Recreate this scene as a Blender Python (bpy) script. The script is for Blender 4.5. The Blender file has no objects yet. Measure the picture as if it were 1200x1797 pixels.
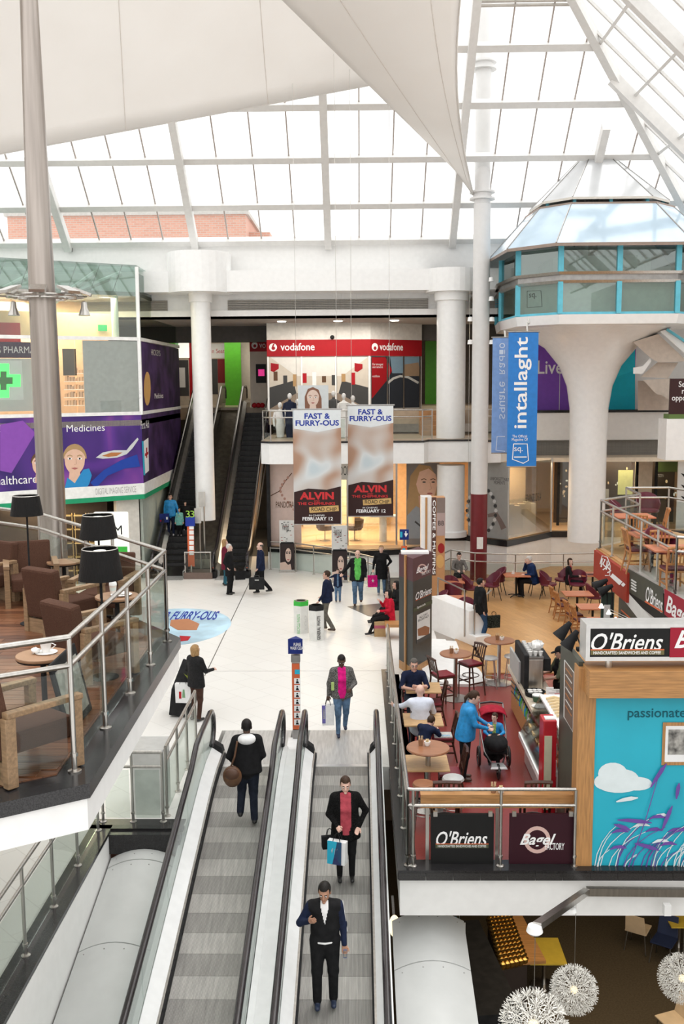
import bpy, bmesh, math, random
import numpy as np
from mathutils import Vector, Matrix
random.seed(7); PI = math.pi
scn = bpy.context.scene; COL = scn.collection
# ---------------------------------------------------------------- camera (1200 x 1797 frame)
F_PX, CXP, CYP = 1747.0, 600.0, 898.5
CAM = Vector((0, 0, 7.2))
_pitch, _yaw, _roll = math.atan(228 / F_PX), math.atan(28 / F_PX), 0.0072
CF = Vector((-math.sin(_yaw) * math.cos(_pitch), math.cos(_yaw) * math.cos(_pitch), -math.sin(_pitch)))
_r = Vector((math.cos(_yaw), math.sin(_yaw), 0)); _u = _r.cross(CF)
CR = math.cos(_roll) * _r - math.sin(_roll) * _u; CU = math.cos(_roll) * _u + math.sin(_roll) * _r
cd = bpy.data.cameras.new('camera'); cam = bpy.data.objects.new('camera', cd); COL.objects.link(cam)
cd.sensor_fit = 'VERTICAL'; cd.sensor_height = 36.0; cd.sensor_width = 24.04; cd.lens = 36.0 * F_PX / 1797.0
cd.clip_end = 400; cd.clip_start = 0.1
cam.matrix_world = Matrix(((CR.x, CU.x, -CF.x, CAM.x), (CR.y, CU.y, -CF.y, CAM.y), (CR.z, CU.z, -CF.z, CAM.z), (0, 0, 0, 1)))
scn.camera = cam
# ---------------------------------------------------------------- overcast daylight
w = bpy.data.worlds.new('overcast_sky'); scn.world = w; w.use_nodes = True
bg = w.node_tree.nodes['Background']; bg.inputs[0].default_value = (1.0, 0.99, 0.975, 1); bg.inputs[1].default_value = 1.0
scn.view_settings.view_transform = 'Standard'; scn.view_settings.look = 'None'
scn.view_settings.gamma = 1.0; scn.view_settings.use_curve_mapping = False
scn.view_settings.exposure = 0.85
sd = bpy.data.lights.new('sun_veiled', 'SUN'); sd.energy = 0.9; sd.angle = math.radians(45); sd.color = (1.0, 0.985, 0.96)
so = bpy.data.objects.new('sun_veiled', sd); COL.objects.link(so); so.location = (0, 20, 40); so.rotation_euler = (math.radians(-12), math.radians(10), 0)

def lamp(name, loc, size, energy, color=(1, .86, .68), rot=(0, 0, 0), sy=None):
    d = bpy.data.lights.new(name, 'AREA'); d.energy = energy; d.color = color; d.size = size
    d.shape = 'RECTANGLE'; d.size_y = sy or size
    o = bpy.data.objects.new(name, d); COL.objects.link(o); o.location = loc; o.rotation_euler = rot
    return o

def at(px, py, Y=None, z=None, X=None):
    """where the ray through a photo pixel meets a plane of the place"""
    d = CF * F_PX + CR * (px - CXP) - CU * (py - CYP)
    if Y is not None: t = (Y - CAM.y) / d.y
    elif z is not None: t = (z - CAM.z) / d.z
    else: t = (X - CAM.x) / d.x
    return CAM + d * t
# ---------------------------------------------------------------- materials
MATS = {}
def mat(name, rgb, rough=.5, metal=0., var=.06, scale=6., bump=0., emit=0., spec=.5, stretch=None, coat=0., detail=3.):
    """a procedural surface: base colour with a noise variation, optional fine relief"""
    if name in MATS: return MATS[name]
    m = bpy.data.materials.new(name); m.use_nodes = True; nt = m.node_tree; N = nt.nodes; L = nt.links
    b = N['Principled BSDF']; b.inputs['Roughness'].default_value = rough; b.inputs['Metallic'].default_value = metal
    b.inputs['Specular IOR Level'].default_value = spec if (rough < .6 or spec != .5) else .15
    if coat: b.inputs['Coat Weight'].default_value = coat; b.inputs['Coat Roughness'].default_value = .08
    tc = N.new('ShaderNodeTexCoord'); src = tc.outputs['Object']
    if stretch:
        mp = N.new('ShaderNodeMapping'); mp.inputs['Scale'].default_value = stretch; L.new(src, mp.inputs[0]); src = mp.outputs[0]
    nz = N.new('ShaderNodeTexNoise'); nz.inputs['Scale'].default_value = scale; nz.inputs['Detail'].default_value = detail
    L.new(src, nz.inputs['Vector'])
    cr = N.new('ShaderNodeValToRGB'); L.new(nz.outputs['Fac'], cr.inputs[0])
    lo = tuple(max(0, c * (1 - var)) for c in rgb); hi = tuple(min(1, c * (1 + var)) for c in rgb)
    cr.color_ramp.elements[0].color = (*lo, 1); cr.color_ramp.elements[0].position = .35
    cr.color_ramp.elements[1].color = (*hi, 1); cr.color_ramp.elements[1].position = .65
    L.new(cr.outputs[0], b.inputs['Base Color'])
    if bump:
        bp = N.new('ShaderNodeBump'); bp.inputs['Strength'].default_value = bump; bp.inputs['Distance'].default_value = .02
        L.new(nz.outputs['Fac'], bp.inputs['Height']); L.new(bp.outputs[0], b.inputs['Normal'])
    if emit:
        L.new(cr.outputs[0], b.inputs['Emission Color']); b.inputs['Emission Strength'].default_value = emit
    MATS[name] = m; return m

def grid_mat(name, c1, c2, mortar, sx, sy, rough=.4, rot=0., offset=0., msize=.01, wall=False, metal=0., spec=.5, squash_var=.0, wood=0.):
    """boards or slabs drawn by the brick node, coordinates in metres"""
    m = bpy.data.materials.new(name); m.use_nodes = True; nt = m.node_tree; N = nt.nodes; L = nt.links
    b = N['Principled BSDF']; b.inputs['Roughness'].default_value = rough; b.inputs['Metallic'].default_value = metal; b.inputs['Specular IOR Level'].default_value = spec
    tc = N.new('ShaderNodeTexCoord'); mp = N.new('ShaderNodeMapping'); mp.inputs['Rotation'].default_value = (PI / 2 if wall else 0, 0, rot)
    L.new(tc.outputs['Object'], mp.inputs[0])
    br = N.new('ShaderNodeTexBrick'); br.inputs['Scale'].default_value = 1.0; br.inputs['Brick Width'].default_value = sx; br.inputs['Row Height'].default_value = sy
    br.inputs['Mortar Size'].default_value = msize; br.offset = offset; br.inputs['Mortar Smooth'].default_value = 0
    br.inputs['Color1'].default_value = (*c1, 1); br.inputs['Color2'].default_value = (*c2, 1); br.inputs['Mortar'].default_value = (*mortar, 1)
    L.new(mp.outputs[0], br.inputs['Vector']); col = br.outputs['Color']
    if wood:
        mp2 = N.new('ShaderNodeMapping'); mp2.inputs['Scale'].default_value = (1.5, 22, 1); L.new(mp.outputs[0], mp2.inputs[0])
        nz = N.new('ShaderNodeTexNoise'); nz.inputs['Scale'].default_value = 2.2; nz.inputs['Detail'].default_value = 4; L.new(mp2.outputs[0], nz.inputs['Vector'])
        mx = N.new('ShaderNodeMix'); mx.data_type = 'RGBA'; mx.blend_type = 'MULTIPLY'; mx.inputs['Factor'].default_value = wood
        L.new(col, mx.inputs[6]); cr = N.new('ShaderNodeValToRGB'); L.new(nz.outputs['Fac'], cr.inputs[0])
        cr.color_ramp.elements[0].color = (.45, .4, .35, 1); cr.color_ramp.elements[0].position = .3; cr.color_ramp.elements[1].position = .62
        L.new(cr.outputs[0], mx.inputs[7]); col = mx.outputs[2]
    L.new(col, b.inputs['Base Color']); MATS[name] = m; return m

def wave_mat(name, c1, c2, scale, direction='X', rough=.4, metal=0., bump=.6, prof='SIN', spec=.5, dist=0.):
    m = bpy.data.materials.new(name); m.use_nodes = True; nt = m.node_tree; N = nt.nodes; L = nt.links
    b = N['Principled BSDF']; b.inputs['Roughness'].default_value = rough; b.inputs['Metallic'].default_value = metal; b.inputs['Specular IOR Level'].default_value = spec
    tc = N.new('ShaderNodeTexCoord'); wv = N.new('ShaderNodeTexWave'); wv.bands_direction = direction; wv.inputs['Scale'].default_value = scale; wv.wave_profile = prof
    wv.inputs['Distortion'].default_value = dist
    L.new(tc.outputs['Object'], wv.inputs[0]); cr = N.new('ShaderNodeValToRGB'); L.new(wv.outputs['Fac'], cr.inputs[0])
    cr.color_ramp.elements[0].color = (*c1, 1); cr.color_ramp.elements[1].color = (*c2, 1)
    mp = N.new('ShaderNodeMapping'); mp.inputs['Scale'].default_value = (9, .8, .8); L.new(tc.outputs['Object'], mp.inputs[0])
    nz = N.new('ShaderNodeTexNoise'); nz.inputs['Scale'].default_value = 2.5; nz.inputs['Detail'].default_value = 4; L.new(mp.outputs[0], nz.inputs[0])
    mx = N.new('ShaderNodeMix'); mx.data_type = 'RGBA'; mx.blend_type = 'MULTIPLY'; mx.inputs['Factor'].default_value = .55
    c2r = N.new('ShaderNodeValToRGB'); L.new(nz.outputs['Fac'], c2r.inputs[0]); c2r.color_ramp.elements[0].color = (.5, .5, .5, 1); c2r.color_ramp.elements[0].position = .3; c2r.color_ramp.elements[1].position = .7
    L.new(cr.outputs[0], mx.inputs[6]); L.new(c2r.outputs[0], mx.inputs[7]); L.new(mx.outputs[2], b.inputs['Base Color'])
    if bump:
        bp = N.new('ShaderNodeBump'); bp.inputs['Strength'].default_value = bump; bp.inputs['Distance'].default_value = .004
        L.new(wv.outputs['Fac'], bp.inputs['Height']); L.new(bp.outputs[0], b.inputs['Normal'])
    MATS[name] = m; return m

def glass_mat(name, tint=(.93, .97, .95), refl=.08, rough=.02, gr=.7):
    """thin sheet glass: lets light straight through, reflects a little more at grazing angles"""
    m = bpy.data.materials.new(name); m.use_nodes = True; nt = m.node_tree; N = nt.nodes; L = nt.links
    N.remove(N['Principled BSDF']); out = N['Material Output']
    tr = N.new('ShaderNodeBsdfTransparent'); gl = N.new('ShaderNodeBsdfGlossy'); gl.inputs['Roughness'].default_value = rough
    nz = N.new('ShaderNodeTexNoise'); nz.inputs['Scale'].default_value = 1.5
    cr = N.new('ShaderNodeValToRGB'); L.new(nz.outputs['Fac'], cr.inputs[0])
    cr.color_ramp.elements[0].color = (*[c * .97 for c in tint], 1); cr.color_ramp.elements[1].color = (*tint, 1); L.new(cr.outputs[0], tr.inputs[0])
    lw = N.new('ShaderNodeLayerWeight'); lw.inputs['Blend'].default_value = .25
    mt = N.new('ShaderNodeMath'); mt.operation = 'MULTIPLY_ADD'; L.new(lw.outputs['Fresnel'], mt.inputs[0]); mt.inputs[1].default_value = gr; mt.inputs[2].default_value = refl; mt.use_clamp = True
    mx = N.new('ShaderNodeMixShader'); L.new(mt.outputs[0], mx.inputs[0]); L.new(tr.outputs[0], mx.inputs[1]); L.new(gl.outputs[0], mx.inputs[2])
    L.new(mx.outputs[0], out.inputs[0]); MATS[name] = m; return m

WHITE = mat('white_paint', (.86, .855, .84), .55, var=.02); WHITE2 = mat('white_gloss', (.88, .88, .87), .25, var=.02)
STEEL = mat('brushed_steel', (.52, .50, .47), .28, 1., var=.1, scale=3, stretch=(8, 8, .6)); STEELD = mat('dark_steel', (.32, .31, .30), .35, 1., var=.1)
BLACK = mat('black_rubber', (.012, .011, .012), .35, var=.3); BLACKM = mat('black_matt', (.02, .02, .021), .7, var=.2)
GRANITE = mat('black_granite', (.022, .021, .022), .2, var=.6, scale=90, detail=2, spec=.4)
GRANITEB = mat('black_granite_tile', (.03, .028, .028), .3, var=.5, scale=70)
FLOORM = grid_mat('white_floor_slabs', (.80, .785, .755), (.82, .81, .78), (.70, .685, .655), .9, .6, .32, rot=PI / 4, offset=.5, msize=.008)
CAFEWOOD = grid_mat('light_laminate_boards', (.50, .265, .10), (.60, .335, .135), (.38, .20, .07), 1.3, .19, .32, rot=PI / 2 - .35, offset=.37, msize=.003, wood=.35)
REDFLOOR = mat('red_vinyl_floor', (.235, .038, .032), .28, var=.12, scale=40)
DARKWOOD = grid_mat('dark_wood_boards', (.20, .085, .04), (.14, .055, .025), (.07, .03, .015), 1.4, .12, .3, rot=PI * .06, offset=.4, msize=.003, wood=.5)
OAK = mat('oak_veneer', (.43, .215, .075), .45, var=.18, scale=4, stretch=(10, 10, .7)); OAKH = mat('oak_veneer_lying', (.43, .215, .075), .45, var=.18, scale=4, stretch=(.7, 10, 10))
GLASS = glass_mat('clear_balustrade_glass', (.90, .935, .915), .015, gr=.22); ROOFGLASS = glass_mat('roof_glass', (.985, .99, .99), .0, gr=.06)
SHOPGLASS = glass_mat('shop_glass', (.93, .95, .94), .06); BLUEGLASS = glass_mat('blue_tinted_glass', (.70, .84, .93), .12); GREENGLASS = glass_mat('green_tinted_glass', (.80, .90, .86), .10)
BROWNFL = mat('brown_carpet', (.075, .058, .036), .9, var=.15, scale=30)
SOFFIT = mat('grey_soffit', (.42, .40, .37), .7, var=.05)
# ---------------------------------------------------------------- mesh building
LOC = {}
class MB:
    def __init__(s): s.v = []; s.f = []; s.m = []; s.mi = 0
    def add(s, vs, fs):
        k = len(s.v); s.v += [tuple(p) for p in vs]; s.f += [tuple(i + k for i in q) for q in fs]; s.m += [s.mi] * len(fs); return s
    def box(s, x0, x1, y0, y1, z0, z1):
        return s.add([(x0, y0, z0), (x1, y0, z0), (x1, y1, z0), (x0, y1, z0), (x0, y0, z1), (x1, y0, z1), (x1, y1, z1), (x0, y1, z1)],
                     [(0, 3, 2, 1), (4, 5, 6, 7), (0, 1, 5, 4), (1, 2, 6, 5), (2, 3, 7, 6), (3, 0, 4, 7)])
    def quad(s, *p): return s.add(p, [tuple(range(len(p)))])
    def hexa(s, a, b):                                   # two matching loops joined (bottom loop a, top loop b)
        n = len(a); fs = [tuple(range(n))[::-1], tuple(range(n, 2 * n))] + [(i, (i + 1) % n, n + (i + 1) % n, n + i) for i in range(n)]
        return s.add(list(a) + list(b), fs)
    def prism(s, poly, z0, z1): return s.hexa([(x, y, z0) for x, y in poly], [(x, y, z1) for x, y in poly])
    def slab(s, pts, n, t):                              # a planar loop given thickness t along n
        n = Vector(n).normalized() * t; return s.hexa([tuple(Vector(p) - n) for p in pts], [tuple(p) for p in pts])
    def bar(s, p0, p1, w, h, up=(0, 0, 1)):              # rectangular bar between two points
        p0, p1 = Vector(p0), Vector(p1); d = (p1 - p0).normalized(); a = d.cross(Vector(up))
        if a.length < 1e-4: a = d.cross(Vector((1, 0, 0)))
        a.normalize(); b = a.cross(d).normalized(); a *= w / 2; b *= h / 2
        return s.hexa([p0 - a - b, p0 + a - b, p0 + a + b, p0 - a + b], [p1 - a - b, p1 + a - b, p1 + a + b, p1 - a + b])
    def tube(s, path, r, n=8, closed=False):
        P = [Vector(p) for p in path]; k0 = len(s.v); R = r if isinstance(r, (list, tuple)) else [r] * len(P); prev = None; m = len(P)
        for i, p in enumerate(P):
            a = P[i - 1] if (i > 0 or closed) else P[i]; b = P[(i + 1) % m] if (i < m - 1 or closed) else P[i]
            d = (b - a).normalized()
            if prev is None:
                x = d.cross(Vector((0, 0, 1)))
                if x.length < 1e-3: x = d.cross(Vector((0, 1, 0)))
            else:
                x = prev - d * prev.dot(d)
                if x.length < 1e-4: x = d.cross(Vector((0, 1, 0)))
            x.normalize(); y = d.cross(x); prev = x
            for j in range(n):
                t = 2 * PI * j / n; s.v.append(tuple(p + (x * math.cos(t) + y * math.sin(t)) * R[i]))
        rng = m if closed else m - 1
        for i in range(rng):
            for j in range(n):
                a, b = k0 + i * n, k0 + ((i + 1) % m) * n; s.f.append((a + j, a + (j + 1) % n, b + (j + 1) % n, b + j)); s.m.append(s.mi)
        if not closed:
            s.f.append(tuple(k0 + j for j in range(n))[::-1]); s.m.append(s.mi)
            e = k0 + (m - 1) * n; s.f.append(tuple(e + j for j in range(n))); s.m.append(s.mi)
        return s
    def cyl(s, p0, p1, r0, r1=None, n=16): return s.tube([p0, p1], [r0, r0 if r1 is None else r1], n)
    def lathe(s, prof, cx=0, cy=0, cz=0, n=20, arc=None, cap=True):
        k = len(s.v); m = len(prof); full = arc is None; a0, a1 = arc or (0, 2 * PI); nn = n if full else n + 1
        for i in range(nn):
            t = a0 + (a1 - a0) * i / n
            for (r, z) in prof: s.v.append((cx + r * math.cos(t), cy + r * math.sin(t), cz + z))
        for i in range(n):
            a, b = k + i * m, k + ((i + 1) % nn) * m
            for j in range(m - 1): s.f.append((a + j, b + j, b + j + 1, a + j + 1)); s.m.append(s.mi)
        if cap and full:
            for j in (0, m - 1):
                if prof[j][0] > 1e-4: s.f.append(tuple(k + i * m + j for i in range(n))[::(-1 if j == 0 else 1)]); s.m.append(s.mi)
        return s
    def ball(s, c, r, n=8, sq=(1, 1, 1)):
        k = len(s.v); h = max(3, n // 2 + 1)
        for i in range(h + 1):
            p = PI * i / h
            for j in range(n):
                t = 2 * PI * j / n; s.v.append((c[0] + r * sq[0] * math.sin(p) * math.cos(t), c[1] + r * sq[1] * math.sin(p) * math.sin(t), c[2] + r * sq[2] * math.cos(p)))
        for i in range(h):
            for j in range(n):
                s.f.append((k + i * n + j, k + (i + 1) * n + j, k + (i + 1) * n + (j + 1) % n, k + i * n + (j + 1) % n)); s.m.append(s.mi)
        return s
    def xf(s, M, k0=0):
        for i in range(k0, len(s.v)): s.v[i] = tuple(M @ Vector(s.v[i]))
        return s
    def build(s, name, m, parent=None, local=False, smooth=False, bevel=0., label=None, kind=None):
        off = Vector((0, 0, 0))
        if not local:
            if parent is not None: off = LOC[parent.name]
            elif s.v:
                a = np.array(s.v); off = Vector((float((a[:, 0].min() + a[:, 0].max()) / 2), float((a[:, 1].min() + a[:, 1].max()) / 2), float(a[:, 2].min())))
        me = bpy.data.meshes.new(name); me.from_pydata([tuple(Vector(p) - off) for p in s.v], [], s.f)
        for q in (m if isinstance(m, (list, tuple)) else [m]): me.materials.append(q)
        if s.mi or any(s.m): me.polygons.foreach_set('material_index', s.m)
        bm = bmesh.new(); bm.from_mesh(me)
        if smooth == 'weld': bmesh.ops.remove_doubles(bm, verts=bm.verts, dist=1e-4)
        bmesh.ops.recalc_face_normals(bm, faces=bm.faces)
        if bevel: bmesh.ops.bevel(bm, geom=bm.edges[:], offset=bevel, segments=2, profile=.6, affect='EDGES', clamp_overlap=True)
        bm.to_mesh(me); bm.free()
        if smooth:
            me.polygons.foreach_set('use_smooth', [True] * len(me.polygons))
            try: me.set_sharp_from_angle(angle=math.radians(40))
            except Exception: pass
        o = bpy.data.objects.new(name, me); COL.objects.link(o); o.parent = parent
        if parent is None: o.location = off
        LOC[o.name] = off if not local else Vector((0, 0, 0))
        if label: o['label'] = label
        if kind: o['kind'] = kind
        return o

def T(name, label, cat, loc=(0, 0, 0), group=None, rz=0.):
    o = bpy.data.objects.new(name, None); COL.objects.link(o); o.location = loc; o.rotation_euler = (0, 0, rz); o.empty_display_size = .1
    o['label'] = label; o['category'] = cat
    if group: o['group'] = group
    LOC[o.name] = Vector(loc); return o
def tag(o, label, cat, group=None):
    o['label'] = label; o['category'] = cat
    if group: o['group'] = group
    return o
def struct(o, label=None):
    o['kind'] = 'structure'
    if label: o['label'] = label
    return o
def SE(name, label=None, loc=(0, 0, 0)):                  # an Empty that holds a piece of the setting made of several pieces
    o = bpy.data.objects.new(name, None); COL.objects.link(o); o.location = loc; o['kind'] = 'structure'
    if label: o['label'] = label
    LOC[o.name] = Vector(loc); return o
def copy_tree(o, parent=None):
    c = o.copy(); COL.objects.link(c); c.parent = parent
    for ch in list(o.children): copy_tree(ch, c)
    return c
def put(proto, loc, rz, label=None, group=None, first=[set()]):
    """the first placing moves the built thing itself, later ones copy it with its parts"""
    if proto.name in first[0]: o = copy_tree(proto)
    else: first[0].add(proto.name); o = proto
    o.location = loc; o.rotation_euler = (0, 0, rz)
    if label: o['label'] = label
    if group: o['group'] = group
    return o
TXS = bpy.data.scenes.new('text_workshop')
def text_mesh(cu):
    """the outline of a text curve as a mesh, made in a side scene that is thrown away"""
    tmp = bpy.data.objects.new('lettering', cu); TXS.collection.objects.link(tmp); vl = TXS.view_layers[0]; vl.update()
    me = bpy.data.meshes.new_from_object(tmp.evaluated_get(vl.depsgraph)); bpy.data.objects.remove(tmp); return me
def R3(right, up):
    r = Vector(right).normalized(); u = Vector(up).normalized(); n = r.cross(u); return Matrix((r, u, n)).transposed()
RFRONT = R3((1, 0, 0), (0, 0, 1))        # faces the camera side (-Y)
RLEFT = R3((0, -1, 0), (0, 0, 1))        # faces -X
# ================================================================ SETTING
def sbox(name, b, m, label=None, bevel=0.):
    return struct(MB().box(*b).build(name, m, bevel=bevel), label)
# mid floor: pieces around the two openings
fl = MB()
fl.box(-16, 1.0, 20.0, 41, -.45, 0); fl.box(-16, -2.86, 15.5, 20.0, -.45, 0); fl.box(-16, -4.16, 4, 15.5, -.45, 0)
fl.box(.42, 1.0, 18.0, 20.0, -.45, 0); fl.box(1.0, 2.2, 24.0, 41, -.45, 0); fl.box(2.2, 3.2, 28.6, 41, -.45, 0)
struct(fl.build('floor', FLOORM), 'white stone slab floor of the mall concourse')
jt = MB(); a, b = at(440, 1017, z=.003), at(359, 1186, z=.003); jt.bar((a.x, a.y, .0), (b.x, b.y, .0), .025, .006); jt.bar((-9, 24.3, 0), (.7, 24.3, 0), .012, .005)
struct(jt.build('floor_joint_strip', STEELD), 'thin dark joint strips in the white floor')
# cafe floor: red vinyl in front, boards behind, on a white slab with a black granite edge
struct(MB().box(.85, 3.3, 14.22, 23.0, -.5, .0).box(3.3, 12, 14.22, 24.0, -.5, 0).build('floor_red', REDFLOOR), 'red vinyl floor of the sandwich cafe')
cw = MB(); cw.prism([(3.2, 24.0), (12, 24.0), (12, 38.5), (3.0, 38.5), (3.0, 29.2)], -.4, .03)
cw.prism([(2.35, 25.2), (2.6, 24.35), (3.2, 24.0), (3.2, 28.6), (2.9, 28.4)], -.3, .03)
struct(cw.build('floor_boards', CAFEWOOD), 'light wooden boards of the cafe floor')
stp = MB()
arcp = [(2.6 + .95 * math.cos(t), 24.75 + 1.25 * math.sin(t)) for t in [PI * (.62 + .9 * i / 14) for i in range(15)]]
for i in range(14): stp.bar((*arcp[i], .034), (*arcp[i + 1], .034), .16, .012)
struct(stp.build('trim_1', mat('dark_floor_band', (.06, .055, .05), .4)), 'dark curved band set into the wooden floor')
ws = MB(); ws.prism([(1.5, 24.7), (1.7, 23.5), (2.1, 22.97), (2.75, 22.93), (3.1, 23.3), (3.0, 24.2), (2.7, 25), (2.7, 26.9), (1.6, 27.2)], -.1, .07); ws.prism([(1.75, 24.9), (1.95, 23.9), (2.3, 23.4), (2.6, 23.5), (2.6, 24.3), (2.4, 25), (2.4, 26.8), (1.8, 26.9)], .07, .15); ws.box(.86, 1.6, 23.0, 24.0, -.4, .0)
struct(ws.build('floor_step', WHITE2), 'white curved step between the red floor and the boards')
struct(MB().box(.6, 12, 14.04, 24, -.74, -.12).build('wall_fascia', WHITE), 'white edge of the cafe slab')
ge = MB().box(.57, 12, 13.96, 14.3, -.03, .012); ge.box(.57, .86, 14.3, 24.4, -.03, .012)
gs = struct(ge.build('trim_granite', GRANITE), 'polished black granite edge of the cafe slab')
LOC['trim_granite'] = LOC[gs.name]
til = MB().box(-.2, .2, -.012, .012, 0, .115).build('edge_tile', GRANITEB, gs, local=True)
for i in range(28):
    o = til if i == 0 else til.copy()
    if i: COL.objects.link(o)
    o.location = Vector((.78 + .405 * i, 13.98, -.15)) - LOC[gs.name]
til2 = MB().box(-.012, .012, -.2, .2, 0, .115).build('edge_tile', GRANITEB, gs, local=True)
for i in range(24):
    o = til2 if i == 0 else til2.copy()
    if i: COL.objects.link(o)
    o.location = Vector((.575, 14.2 + .405 * i, -.15)) - LOC[gs.name]
# lower level
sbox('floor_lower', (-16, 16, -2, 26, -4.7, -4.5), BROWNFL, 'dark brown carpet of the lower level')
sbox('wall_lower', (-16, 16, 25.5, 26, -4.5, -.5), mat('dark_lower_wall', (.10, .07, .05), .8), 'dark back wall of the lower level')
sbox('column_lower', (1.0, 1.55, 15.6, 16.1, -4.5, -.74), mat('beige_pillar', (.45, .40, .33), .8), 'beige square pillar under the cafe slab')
# well beside the travelators: kerb, inner walls
wk = MB(); wk.box(-4.40, -4.05, 4, 15.5, -.05, .012); wk.box(-4.40, -2.88, 15.36, 15.72, -.05, .012); wk.box(-4.12, -2.9, 15.2, 15.4, -.35, -.02)
struct(wk.build('trim_well', GRANITE), 'black granite kerb around the well by the railing')
sbox('wall_well', (-4.2, -4.05, 4, 15.4, -4.5, -.04), WHITE, 'white inner wall of the well')
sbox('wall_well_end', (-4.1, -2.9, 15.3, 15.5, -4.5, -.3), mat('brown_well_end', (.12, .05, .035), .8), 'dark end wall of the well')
# ---------------------------------------------------------------- far front: wall, ledge, soffit, floors
sbox('wall_far', (-16, 16, 38.25, 38.6, 10.6, 12.5), WHITE, 'white upper wall below the glass roof')
led = MB().box(-16, 16, 37.2, 38.3, 10.52, 11.28)
def disc(mb, cx, cy, r, z0, z1, n=28): mb.prism([(cx + r * math.cos(2 * PI * i / n), cy + r * math.sin(2 * PI * i / n)) for i in range(n)], z0, z1)
disc(led, -5.83, 37.7, 1.18, 10.5, 11.95); disc(led, 3.5, 37.6, .95, 10.45, 11.28)
struct(led.build('wall_ledge', WHITE2), 'white ledge with round bulges over the columns')
LOUVRE = wave_mat('grey_louvre', (.36, .34, .30), (.52, .49, .45), 9, 'Z', .6, bump=.5)
for x0, x1 in ((-15, -7.2), (-4.9, 2.7), (4.3, 12)):
    lv = SE('vent_strip', 'grey louvre strip under the white ledge', ((x0 + x1) / 2, 38.3, 9.9))
    MB().box(x0, x1, 38.45, 38.5, 9.92, 10.32).build('backing', SOFFIT, lv)
    sl = MB().box(x0, x1, 38.36, 38.42, 9.93, 9.955).build('slat', LOUVRE, lv)
    for k in range(1, 6): o = sl.copy(); COL.objects.link(o); o.location.z = k * .065
sbox('wall_beam', (-16, 16, 38.3, 38.7, 9.62, 9.92), WHITE, 'white beam under the louvre strips')
sbox('wall_beam_upper', (-16, 16, 38.5, 38.7, 9.9, 10.6), WHITE2)
sbox('ceiling', (-16, 16, 38.3, 54, 9.62, 9.7), SOFFIT, 'grey soffit of the upper gallery')
sbox('wall_back', (-16, 16, 54, 54.3, 0, 10), mat('back_wall_paint', (.30, .27, .24), .8), 'back wall of the upper gallery')
sbox('beam_dark', (-16, -3.4, 43.5, 44.1, 8.95, 9.62), mat('dark_bulkhead', (.10, .095, .09), .7)); sbox('beam_dark_2', (2.8, 12, 43.5, 44.1, 8.95, 9.62), MATS['dark_bulkhead'])
# upper gallery floor (shop level) and the lower front terrace
TERRZ, GALZ = 5.08, 6.05
sbox('floor_gallery', (-3.6, 16, 40.6, 54, 5.5, GALZ), mat('gallery_floor', (.42, .33, .24), .35), 'polished gallery floor'); sbox('floor_gallery_2', (-16, -3.6, 46.8, 54, 5.5, GALZ), MATS['gallery_floor'])
tp = [(-3.52, 36.3), (-3.2, 36.0), (2.4, 36.0), (2.6, 36.6), (4.4, 36.6), (4.6, 36.0), (5.2, 36.2), (6.0, 38.0), (6.0, 42), (-3.52, 42)]
tf = MB().prism(tp, 4.26, TERRZ - .06); struct(tf.build('wall_terrace', WHITE2), 'white rounded edge of the front terrace')
struct(MB().prism([(x * 1.004, y - .05) for x, y in tp], TERRZ - .06, TERRZ).build('trim_terrace', GRANITE), 'black edge strip of the front terrace')
struct(MB().prism([(x, y + .12) for x, y in tp], TERRZ, TERRZ + .01).build('floor_terrace', MATS['gallery_floor']), 'terrace floor in front of the phone shop')
for k in range(5): sbox('stair_step', (2.5, 4.2, 39.2 + .3 * k, 40.7, TERRZ + .19 * k, TERRZ + .19 * (k + 1)), mat('stair_wood', (.42, .22, .09), .4, var=.15), None)
for k, o in enumerate([q for q in COL.objects if q.name.startswith('stair_step')]): o['label'] = 'wooden step up from the terrace to the gallery'
# podium under the terrace: bay-shaped plinth with black sill
pod = [(-3.5, 37.1), (-1.5, 35.3), (.9, 35.0), (2.6, 37.0), (3.0, 37.6), (4.1, 37.6), (4.6, 36.9), (5.45, 36.1), (7.5, 38.3), (16, 38.3), (16, 48), (-3.5, 48)]
podl = [(-3.5, 38.2), (-1.5, 37.55), (.26, 37.1), (1.5, 37.4), (2.9, 38.2), (2.9, 48), (-3.5, 48)]; pod = [(2.9, 37.8)] + pod[4:-2] + [(16, 48), (2.9, 48)]
struct(MB().prism(podl, 0, .68).prism(pod, 0, 1.18).build('wall_podium', WHITE2), 'white plinth wall below the jewellery shop')
struct(MB().prism([(x, y - .08) for x, y in podl], .68, .88).prism([(x, y - .08) for x, y in pod], 1.18, 1.40).build('trim_podium', GRANITE), 'black stone sill on the white plinth')
struct(MB().prism([(x, y + .15) for x, y in podl], .88, .9).prism([(x, y + .15) for x, y in pod], 1.40, 1.42).build('floor_podium', mat('jewellery_floor', (.62, .42, .24), .3)), 'warm wooden floor of the jewellery shop')
sbox('ceiling_podium', (-3.5, 16, 38.2, 48, 4.1, 4.26), mat('warm_ceiling', (.80, .70, .56), .7)); sbox('wall_podium_back', (-3.5, 16, 44, 44.3, .9, 4.2), mat('warm_back_wall', (.78, .55, .33), .7))
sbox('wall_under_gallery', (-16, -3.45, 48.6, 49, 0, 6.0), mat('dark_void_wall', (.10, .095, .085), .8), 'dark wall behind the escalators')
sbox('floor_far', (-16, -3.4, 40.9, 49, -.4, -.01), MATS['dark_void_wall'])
sbox('wall_near', (-16, 14.4, -9, -8.7, -4.7, 12.5), WHITE, 'white wall at the near end of the hall')
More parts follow.
